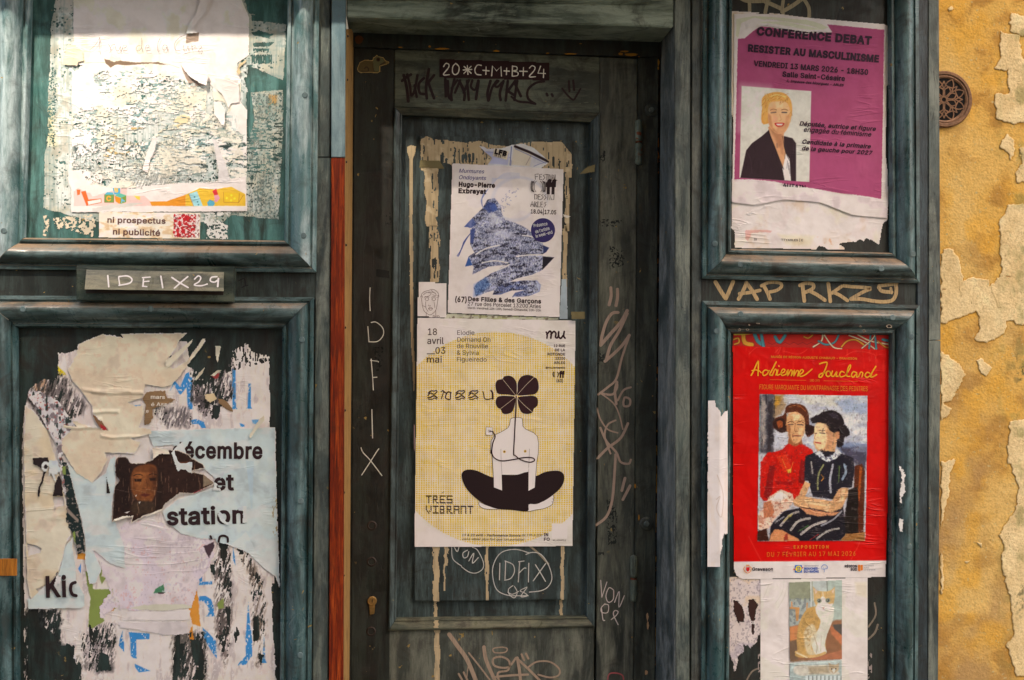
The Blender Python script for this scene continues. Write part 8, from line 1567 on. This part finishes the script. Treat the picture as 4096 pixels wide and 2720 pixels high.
ft = smooth_pts(F(1292, 352, 1350, 350, 1400, 325, 1440, 295, 1462, 290, 1468, 305, 1462, 335, 1452, 358, 1400, 382, 1340, 392, 1286, 402), n=3); ft2 = smooth_pts(F(955, 336, 985, 352, 1040, 372, 1088, 386, 1040, 388, 990, 384, 960, 370, 950, 350), n=3)
decal('foot', [ft], wp, dM + .0002, mu); decal('foot', [ft2], wp, dM + .0002, mu)
strokes('outline', [(ft + [ft[0]], .42, {'smooth': False}), (ft2 + [ft2[0]], .42, {'smooth': False}), (F(1455, 315, 1468, 318), .25), (F(1452, 335, 1464, 338), .25)], bw, dM + .0004, mu)
strokes('cable', [(E(1208, 1172, 1206, 1260, 1200, 1360, 1196, 1450, 1190, 1568) + F(1200, 15, 1240, 45, 1300, 62, 1334, 50, 1320, 32, 1260, 30, 1180, 45, 1100, 52, 1050, 25, 1036, -20) + E(1036, 1568, 1045, 1500, 1062, 1450, 1050, 1425, 1035, 1412), 1.15, {'n': 6})], bw, dM + .0009, mu)
decal('socket', [E(1000, 1384, 1042, 1387, 1044, 1440, 998, 1440)], wp, dM + .0010, mu); strokes('outline', [(E(1000, 1384, 1042, 1387, 1044, 1440, 998, 1440, 1000, 1384), .28, {'smooth': False}), (circ(E(1022, 1413)[0], 1.3) + [circ(E(1022, 1413)[0], 1.3)[0]], .25, {'smooth': False}), (E(1022, 1413, 1048, 1416), 1.0)], bw, dM + .0012, mu)
decal('nipple', [circ(E(1126, 1555)[0], 1.4), circ(E(1270, 1552)[0], 1.4)], ink((206, 160, 60), wr=0), dM + .0003, mu); decal('nipple', [circ(E(1126, 1555)[0], .6), circ(E(1270, 1552)[0], .6)], bw, dM + .0005, mu)
decal('white_square', [F(1455, 484, 1562, 485, 1561, 590, 1455, 589)], wp, dM + .0001, mu)
# pixel lettering TRÉS VIBRANT
PXF = {'T': ('11111', '00100', '00100', '00100', '00100'), 'R': ('11110', '10010', '11110', '10100', '10011'), 'E': ('11111', '10000', '11110', '10000', '11111'), 'S': ('11111', '10000', '11111', '00001', '11111'), 'V': ('10001', '10001', '10001', '01010', '00100'), 'I': ('11111', '00100', '00100', '00100', '11111'), 'B': ('11110', '10010', '11110', '10010', '11110'), 'A': ('11111', '10001', '11111', '10001', '10001'), 'N': ('11111', '10001', '10001', '10001', '10001')}
dt = []
for word, x0, y0 in (('TRES', 583, 292), ('VIBRANT', 583, 363)):
    for ci, ch in enumerate(word):
        for r_, row in enumerate(PXF[ch]):
            for c_, v in enumerate(row):
                if v == '1':
                    for hx in (0, 1):
                        x = x0 + ci * 48 + c_ * 8 + hx * 4; y = y0 + r_ * 11.5 + hx * 3 + (ci * 48) * .002
                        dt.append(F(x - .6, y - 1.2, x + 5.0, y - 1.2, x + 5.0, y + 6.2, x - .6, y + 6.2))
for x, y in ((694, 272), (700, 268), (706, 264)): dt.append(F(x, y, x + 4.5, y, x + 4.5, y + 5, x, y + 5))
decal('pixel_lettering', dt, bw, dM, mu, kind='stuff')

# small stickers at the top of the door
bs = scrap('sticker', D(676, 406, 1440, 430, 1438, 560, 674, 538), (44, 18, 18), -.1695, 'dark strip sticker with chalk style 20*C+M+B+24 above the black tag', seed=160, warp=.05, cat='sticker', res=1.2, amp=.0002)
chk = ink((226, 206, 184), wr=0)
S2 = [D(706, 460, 722, 438, 742, 446, 738, 470, 704, 516, 746, 516), D(790, 438, 770, 460, 768, 500, 786, 516, 808, 500, 812, 462, 790, 438), D(842, 484, 900, 480), D(870, 452, 874, 514), D(848, 460, 896, 506), D(896, 458, 846, 508), D(966, 452, 940, 450, 922, 480, 932, 512, 966, 518), D(978, 486, 1020, 490), D(1000, 462, 998, 514), D(1038, 524, 1044, 455, 1072, 490, 1102, 460, 1106, 526), D(1124, 490, 1160, 492), D(1142, 470, 1140, 516), D(1180, 526, 1182, 456), D(1180, 458, 1210, 462, 1212, 484, 1184, 490, 1218, 500, 1216, 522, 1180, 527), D(1232, 492, 1284, 494), D(1258, 466, 1256, 522), D(1300, 470, 1318, 454, 1338, 466, 1330, 490, 1298, 530, 1342, 530), D(1376, 458, 1358, 506, 1410, 508), D(1398, 478, 1396, 536)]
strokes('chalk_lettering', [(p, 1.05, {'jit': .25, 'smooth': len(p) > 3 and i not in (9,)}) for i, p in enumerate(S2)], chk, -.1690, bs)
rat = D(108, 470, 125, 430, 160, 412, 213, 416, 220, 392, 226, 396, 244, 378, 256, 388, 290, 396, 306, 418, 330, 426, 328, 442, 300, 450, 268, 460, 268, 496, 250, 506, 180, 503, 130, 505, 110, 492)
rs = scrap('sticker', rat, (196, 158, 96), -.1693, 'small die cut sticker of a grey rat eating', seed=161, warp=.1, cat='sticker', res=2.6, amp=.0001, ops=lambda s: (
    s.paint(rat, (90, 72, 42), grow=-.75), s.paint(D(218, 410, 226, 400, 245, 386, 280, 398, 298, 420, 285, 440, 262, 455, 262, 495, 225, 495, 215, 440), (96, 92, 62), grow=-.3, soft=.8), s.paint(circ(D(254, 412)[0], 2.0), (60, 36, 24), soft=.4), s.paint(circ(D(254, 412)[0], .8), (30, 16, 14), soft=.3),
    s.line(D(140, 492, 180, 494, 186, 476, 172, 462, 160, 474), .9, (56, 40, 30)), s.line(D(218, 440, 218, 470, 228, 496), .4, (56, 40, 30)), s.line(D(268, 446, 290, 436, 300, 432), .8, (56, 40, 30)), s.paint(circ(D(316, 434)[0], 1.4), (120, 96, 50), soft=.4)))

# tags on the door
dk = marker((34, 14, 16), worn=.15)
TG = [(D(430, 520, 450, 600, 462, 700), 3.0), (D(418, 560, 440, 540, 480, 515), 2.8), (D(455, 515, 475, 600, 480, 660, 500, 640, 515, 580, 525, 520), 2.6), (D(505, 590, 520, 670), 2.6), (D(570, 540, 535, 580, 540, 640, 570, 650), 2.8), (D(604, 478, 585, 600, 590, 680), 2.8), (D(640, 520, 600, 570), 2.6), (D(600, 570, 640, 680), 2.8),
      (D(718, 548, 722, 665), 2.8), (D(735, 560, 740, 660, 760, 690), 2.8), (D(780, 548, 760, 640, 762, 692), 2.6), (D(762, 610, 800, 555), 2.4), (D(820, 556, 785, 640), 2.6), (D(815, 560, 850, 640, 848, 690), 2.8), (D(880, 556, 845, 640), 2.4), (D(868, 560, 880, 690), 2.8), (D(905, 556, 895, 600, 925, 620, 945, 556), 2.4), (D(948, 560, 930, 685), 2.8),
      (D(1030, 560, 1010, 640, 1015, 695), 2.8), (D(1075, 556, 1040, 610, 1020, 690), 2.4), (D(1085, 560, 1060, 590, 1080, 600, 1110, 570), 2.4), (D(1120, 560, 1095, 640, 1100, 690), 2.8), (D(1150, 560, 1135, 695), 2.8), (D(1200, 560, 1150, 630), 2.6), (D(1150, 630, 1190, 655), 2.6), (D(1215, 560, 1195, 690), 2.8), (D(1195, 570, 1240, 665), 2.6), (D(1175, 668, 1220, 700, 1290, 708, 1340, 718), 2.2), (D(1340, 718, 1290, 680, 1290, 620, 1340, 575, 1400, 562), 2.4),
      (D(1418, 648, 1424, 660), 2.4), (D(1454, 652, 1460, 664), 2.4), (D(1572, 562, 1576, 630), 2.2), (D(1602, 556, 1608, 622), 2.2), (D(1526, 612, 1560, 655, 1602, 690, 1625, 660, 1652, 614), 1.9)]
strokes('marker_tag', [(p, w, {'jit': .06}) for p, w in TG], dk, -.1698, dr, label='dark brown marker tag with a smiling face along the top rail')
ww = marker((190, 180, 166), worn=.4)
strokes('marker_tag', [(E(198, 422, 195, 500, 198, 580), .85), (E(182, 690, 190, 795), .85), (E(190, 795, 250, 792, 288, 750, 285, 700, 240, 660, 205, 662), .85), (E(205, 915, 215, 1040, 220, 1128), .85), (E(200, 924, 250, 930, 255, 936), .8), (E(218, 1042, 245, 1040), .9), (E(210, 1265, 212, 1360, 215, 1460), .95), (E(135, 1528, 150, 1562) + F(200, 50, 280, 155), .9), (E(258, 1535, 240, 1560) + F(205, 50, 140, 150), .9)], ww, -.1696, dr, label='thin white vertical IDFIX tag on the lock stile')
wl_ = marker((196, 176, 168), worn=.4)
strokes('marker_tag', [(F(1792, 878, 1800, 995), .9), (F(1800, 995, 1835, 890), .9), (F(1880, 945, 1850, 930, 1828, 985, 1845, 1030, 1878, 1010, 1882, 950), .9), (F(1888, 1030, 1920, 955, 1918, 1065, 1955, 985), .95), (F(1822, 1040, 1795, 1070, 1800, 1100, 1840, 1100, 1845, 1050, 1815, 1045), .85), (F(1798, 1075, 1808, 1150, 1820, 1155), .9), (F(1865, 1150, 1900, 1120, 1912, 1095, 1890, 1088, 1880, 1115, 1912, 1185), .95)], wl_, -.1696, dr, label='white VON tag on the lower hinge stile')
pk_ = marker((160, 132, 116), worn=.35)
strokes('painted_tag', [(E(1862, 422, 1864, 480, 1850, 540), 3.0), (E(1908, 432, 1908, 490, 1898, 545), 3.0),
    (E(1912, 592, 1870, 600, 1830, 660, 1800, 760, 1792, 820), 3.0), (E(1975, 580, 1930, 660, 1860, 740, 1795, 815), 3.4), (E(1975, 600, 1920, 720, 1860, 820, 1830, 925), 3.0), (E(1990, 750, 1940, 820, 1880, 880, 1822, 930), 3.0), (E(1990, 755, 1940, 900, 1900, 1050, 1840, 1110, 1775, 1160), 2.2),
    (E(1900, 1068, 1905, 1110, 1870, 1160, 1790, 1150), 2.2), (E(1905, 1075, 1890, 1140, 1900, 1225), 2.6), (E(2000, 1110, 1950, 1130, 1910, 1200), 2.0), (E(1948, 1215, 1960, 1180, 1995, 1195, 1990, 1235, 1955, 1240, 1948, 1215), 2.2), (E(1790, 1150, 1880, 1220, 1920, 1300, 1945, 1400), 1.4), (E(1766, 1255, 1790, 1330, 1840, 1400, 1910, 1425), 1.5), (E(1895, 1338, 1840, 1370, 1820, 1450, 1860, 1568) , 1.8), (E(1980, 1360, 1930, 1460, 1840, 1530, 1770, 1600), 2.6), (E(1790, 1390, 1830, 1480, 1900, 1560) + F(1930, 60, 1985, 72, 2000, 45), 2.2),
    (F(1895, 10, 1885, 180, 1870, 330, 1830, 440, 1745, 505), 2.6), (F(1960, 172, 1938, 258), 2.8), (F(1995, 225, 1945, 320), 2.8)], pk_, -.1696, dr, label='beige paint marker scrawl down the hinge stile')
strokes('marker_tag', [(E(1748, 82, 1760, 160, 1766, 275), 1.3, {'taper': .8}), (E(1750, 1200, 1750, 1245), 2.0)], ww, -.1694, dr)
strokes('painted_tag', [(F(745, 1252, 800, 1330, 870, 1430, 940, 1600), 4.2), (F(880, 1440, 860, 1600), 1.0), (F(985, 1340, 1000, 1430, 1060, 1568), 3.6), (F(880, 1380, 960, 1480, 1050, 1600), 1.6), (F(1205, 1415, 1150, 1480, 1060, 1470, 1050, 1420, 1110, 1408, 1160, 1440, 1150, 1500, 1080, 1520, 1100, 1600), 2.0), (F(1110, 1340, 1050, 1350, 1060, 1378, 1130, 1376, 1145, 1350, 1110, 1340), 1.3), (F(1215, 1415, 1230, 1500, 1240, 1600), 3.0), (F(1215, 1420, 1300, 1500, 1400, 1600), 2.4), (F(1070, 1545, 1180, 1535, 1290, 1530), 2.2), (F(1290, 1480, 1350, 1442, 1440, 1442, 1505, 1490, 1500, 1535, 1440, 1550, 1360, 1530), 1.7), (F(1245, 1390, 1262, 1430), 2.0), (F(1275, 1385, 1292, 1420), 2.0), (F(810, 1525, 835, 1568), 2.0), (F(845, 1515, 870, 1568), 2.0)], marker((150, 124, 104), worn=.45), -.1699, dr, label='large beige brush tag on the bottom rail')
strokes('marker_tag', [(F(1840, 1600, 1848, 1530, 1900, 1520, 1945, 1540, 1950, 1600), 1.3)], marker((160, 76, 78), worn=.2), -.1692, dr, label='pink rounded stroke at the foot of the hinge stile')
# tags on the raised panel below the poster
strokes('marker_tag', [(F(1300, 690, 1200, 664, 1100, 690, 1048, 780, 1050, 880, 1080, 950, 1150, 982, 1220, 985, 1290, 985), .85), (F(1275, 700, 1320, 685, 1380, 700, 1430, 770, 1455, 860, 1430, 920, 1380, 950, 1298, 960), .85), (F(1095, 760, 1092, 875), .95), (F(1135, 745, 1130, 875), .9), (F(1130, 745, 1185, 770, 1195, 820, 1170, 865, 1128, 878), .9), (F(1232, 748, 1222, 890), .95), (F(1225, 750, 1262, 745), .9), (F(1225, 830, 1262, 795, 1275, 795), .9), (F(1295, 760, 1292, 890), .95), (F(1340, 770, 1372, 820, 1410, 885), .95), (F(1412, 762, 1370, 820, 1326, 882), .95),
    (F(1185, 915, 1155, 940, 1160, 975, 1195, 1000, 1215, 960, 1195, 920), .8), (F(1150, 960, 1180, 975, 1225, 955), .8), (F(1282, 925, 1235, 950, 1265, 965, 1285, 985, 1240, 990, 1282, 930), .8),
    (F(762, 650, 770, 730, 830, 780), .8), (F(830, 785, 880, 820, 930, 828, 975, 800, 980, 750, 940, 670, 905, 650), .8), (F(780, 650, 800, 680, 812, 650), .9), (F(870, 670, 840, 690, 845, 722, 870, 715, 880, 680), .9), (F(880, 745, 915, 690, 905, 760, 945, 722), .9)], marker((184, 174, 164), worn=.45), DD + .0006, dr, label='white IDFIX and VON tags in bubbles on the raised panel')
strokes('painted_tag', [(F(1300, 640, 1360, 690, 1430, 765), 1.9)], marker((140, 122, 98), worn=.5), DD + .0004, dr)
strokes('marker_tag', [(B(1652, 372, 1690, 360, 1700, 410), .8), (B(1672, 420, 1695, 408, 1716, 404), .8)], marker((20, 16, 20), worn=0), -.0055, bay)
strokes('pencil_scribble', [(H(5, 560 + k * 22, 42, 575 + k * 22, 12, 585 + k * 22), .3) for k in range(20)], marker((60, 66, 70), worn=.3), .0004, pil)
# black glue smears / removed sticker marks on the door
for q, lb, sd in ((E(1850, 130, 1950, 160, 1955, 270, 1850, 300), '', 171), (E(1900, 170, 1968, 210, 1940, 240, 1895, 235), '', 172), (D(1780, 1515, 1945, 1520, 1900, 1568, 1790, 1568), '', 173), (F(1832, 310, 1880, 330, 1910, 420, 1905, 630, 1840, 640, 1832, 450), '', 174), (E(1770, 850, 1830, 870, 1820, 960, 1770, 955), '', 175), (D(1785, 1030, 1828, 1040, 1820, 1125, 1785, 1125), '', 176), (F(1765, 680, 1820, 680, 1820, 710, 1768, 705), '', 177)):
    a = np.array(q); s = Sheet(a[:, 0].min() - 2, a[:, 1].min() - 2, a[:, 0].max() + 2, a[:, 1].max() + 2, 2.0, -.1697, (30, 34, 32), sd)
    s.add(q, warp=1.0, ws=.5); s.erode(.7, .7, .54, .57, 1); s.build('sticker_residue', dr, P0)
for q, sd in ((E(240, 290, 330, 302, 332, 358, 236, 345), 180), (D(310, 1460, 350, 1470, 345, 1560, 300, 1560), 181), (E(220, 830, 290, 830, 280, 1000, 240, 1000), 182)):
    a = np.array(q); s = Sheet(a[:, 0].min() - 2, a[:, 1].min() - 2, a[:, 0].max() + 2, a[:, 1].max() + 2, 2.0, -.1697, (16, 18, 16), sd); s.add(q, warp=.6, ws=.5); (s.erode(.6, .5, .5, .53, 1) if sd > 180 else None); s.build('tape_residue', dr, P0)

# flaked paint chips on the frame
rn = random.Random(3)
def chip(x, y, w, h, d, col, parent, seed):
    q = [(x + w * math.cos(t) * rn.uniform(.6, 1.1), y + h * math.sin(t) * rn.uniform(.6, 1.1)) for t in np.linspace(0, 6.0, 9)]
    decal('paint_chip', [q], ink(col, wr=0), d, parent)
CY = (170, 110, 34)
for (x, y), w, h in ((D(408, 328)[0], 2.6, .9), (D(610, 322)[0], 1.4, 1.2), (D(690, 338)[0], 8, 1.0), (D(1070, 352)[0], 3.6, 1.0), (D(1070, 236)[0], 2.6, 1.1), (D(1425, 368)[0], 2, .8), (D(1580, 373)[0], 8, .9), (D(1930, 372)[0], 3, 1.6), (D(2000, 378)[0], 7.5, 2.0), (D(1960, 355)[0], 5, 1.0), (D(845, 288)[0], .8, .5), (D(1655, 302)[0], 1.4, .4), (D(120, 275)[0], 5, 4.5), (D(200, 225)[0], 2, .5)): chip(x, y, w, h, -.1572, CY if h < 4 else (96, 52, 18), fr, 1)
for (x, y), w, h in ((D(2056, 370)[0], 1.2, 5), (D(2192, 360)[0], 1.0, 3.6), (D(2192, 430)[0], 1.0, 4), (D(2190, 470)[0], .8, 2), (F(2115, 1130)[0], 1.4, 5), (F(2118, 1190)[0], 1.2, 4.5), (F(2108, 1515)[0], 2.0, 3), (F(2030, 225)[0], 1.0, 2.4), (F(2056, 445)[0], .9, 3), (F(2008, 1272)[0], .5, 1)): chip(x, y, w, h, -.1588, (166, 126, 92) if x > 645 and y > 560 else CY, fr, 2)
s = Sheet(650, 40, 663, 690, 1.6, -.1745, (60, 44, 30), 190); s.add([(657.8, 50), (660.4, 50), (656.8, 690), (652.4, 690)], warp=.5, ws=.4)
s.noise_op((24, 18, 14), .5, .15, .42, .5, 1, 1); s.noise_op((206, 150, 60), .5, .1, .56, .6, 2, 1, pts=rect(640, 430, 670, 700)); s.noise_op((190, 110, 30), .5, .1, .66, .7, 3, 1); s.h += .002 * fbm(s.X * .8, s.Y * .5, 7, 3)
s.build('flaking_joint', fr, P0)
# old holes along the moulding above the red poster
for (x, y), r in ((H(525, 660)[0], 3.0), (H(672, 656)[0], 3.0), (H(1430, 688)[0], 3.4), (H(460, 678)[0], 1.2), (H(1230, 690)[0], 1.4), (H(1255, 720)[0], 2.0), (H(395, 712)[0], 1.6), (H(450, 710)[0], 1.6)):
    q = [(x + r * math.cos(t) * rn.uniform(.5, 1.1), y + r * .8 * math.sin(t) * rn.uniform(.5, 1.1)) for t in np.linspace(0, 6.0, 9)]
    decal('paint_chip', [q], ink((150, 130, 110), wr=0), .0130, pil); decal('paint_chip', [[(x + (a - x) * .6, y + (b - y) * .6) for a, b in q]], ink((14, 10, 10), wr=0), .0134, pil)
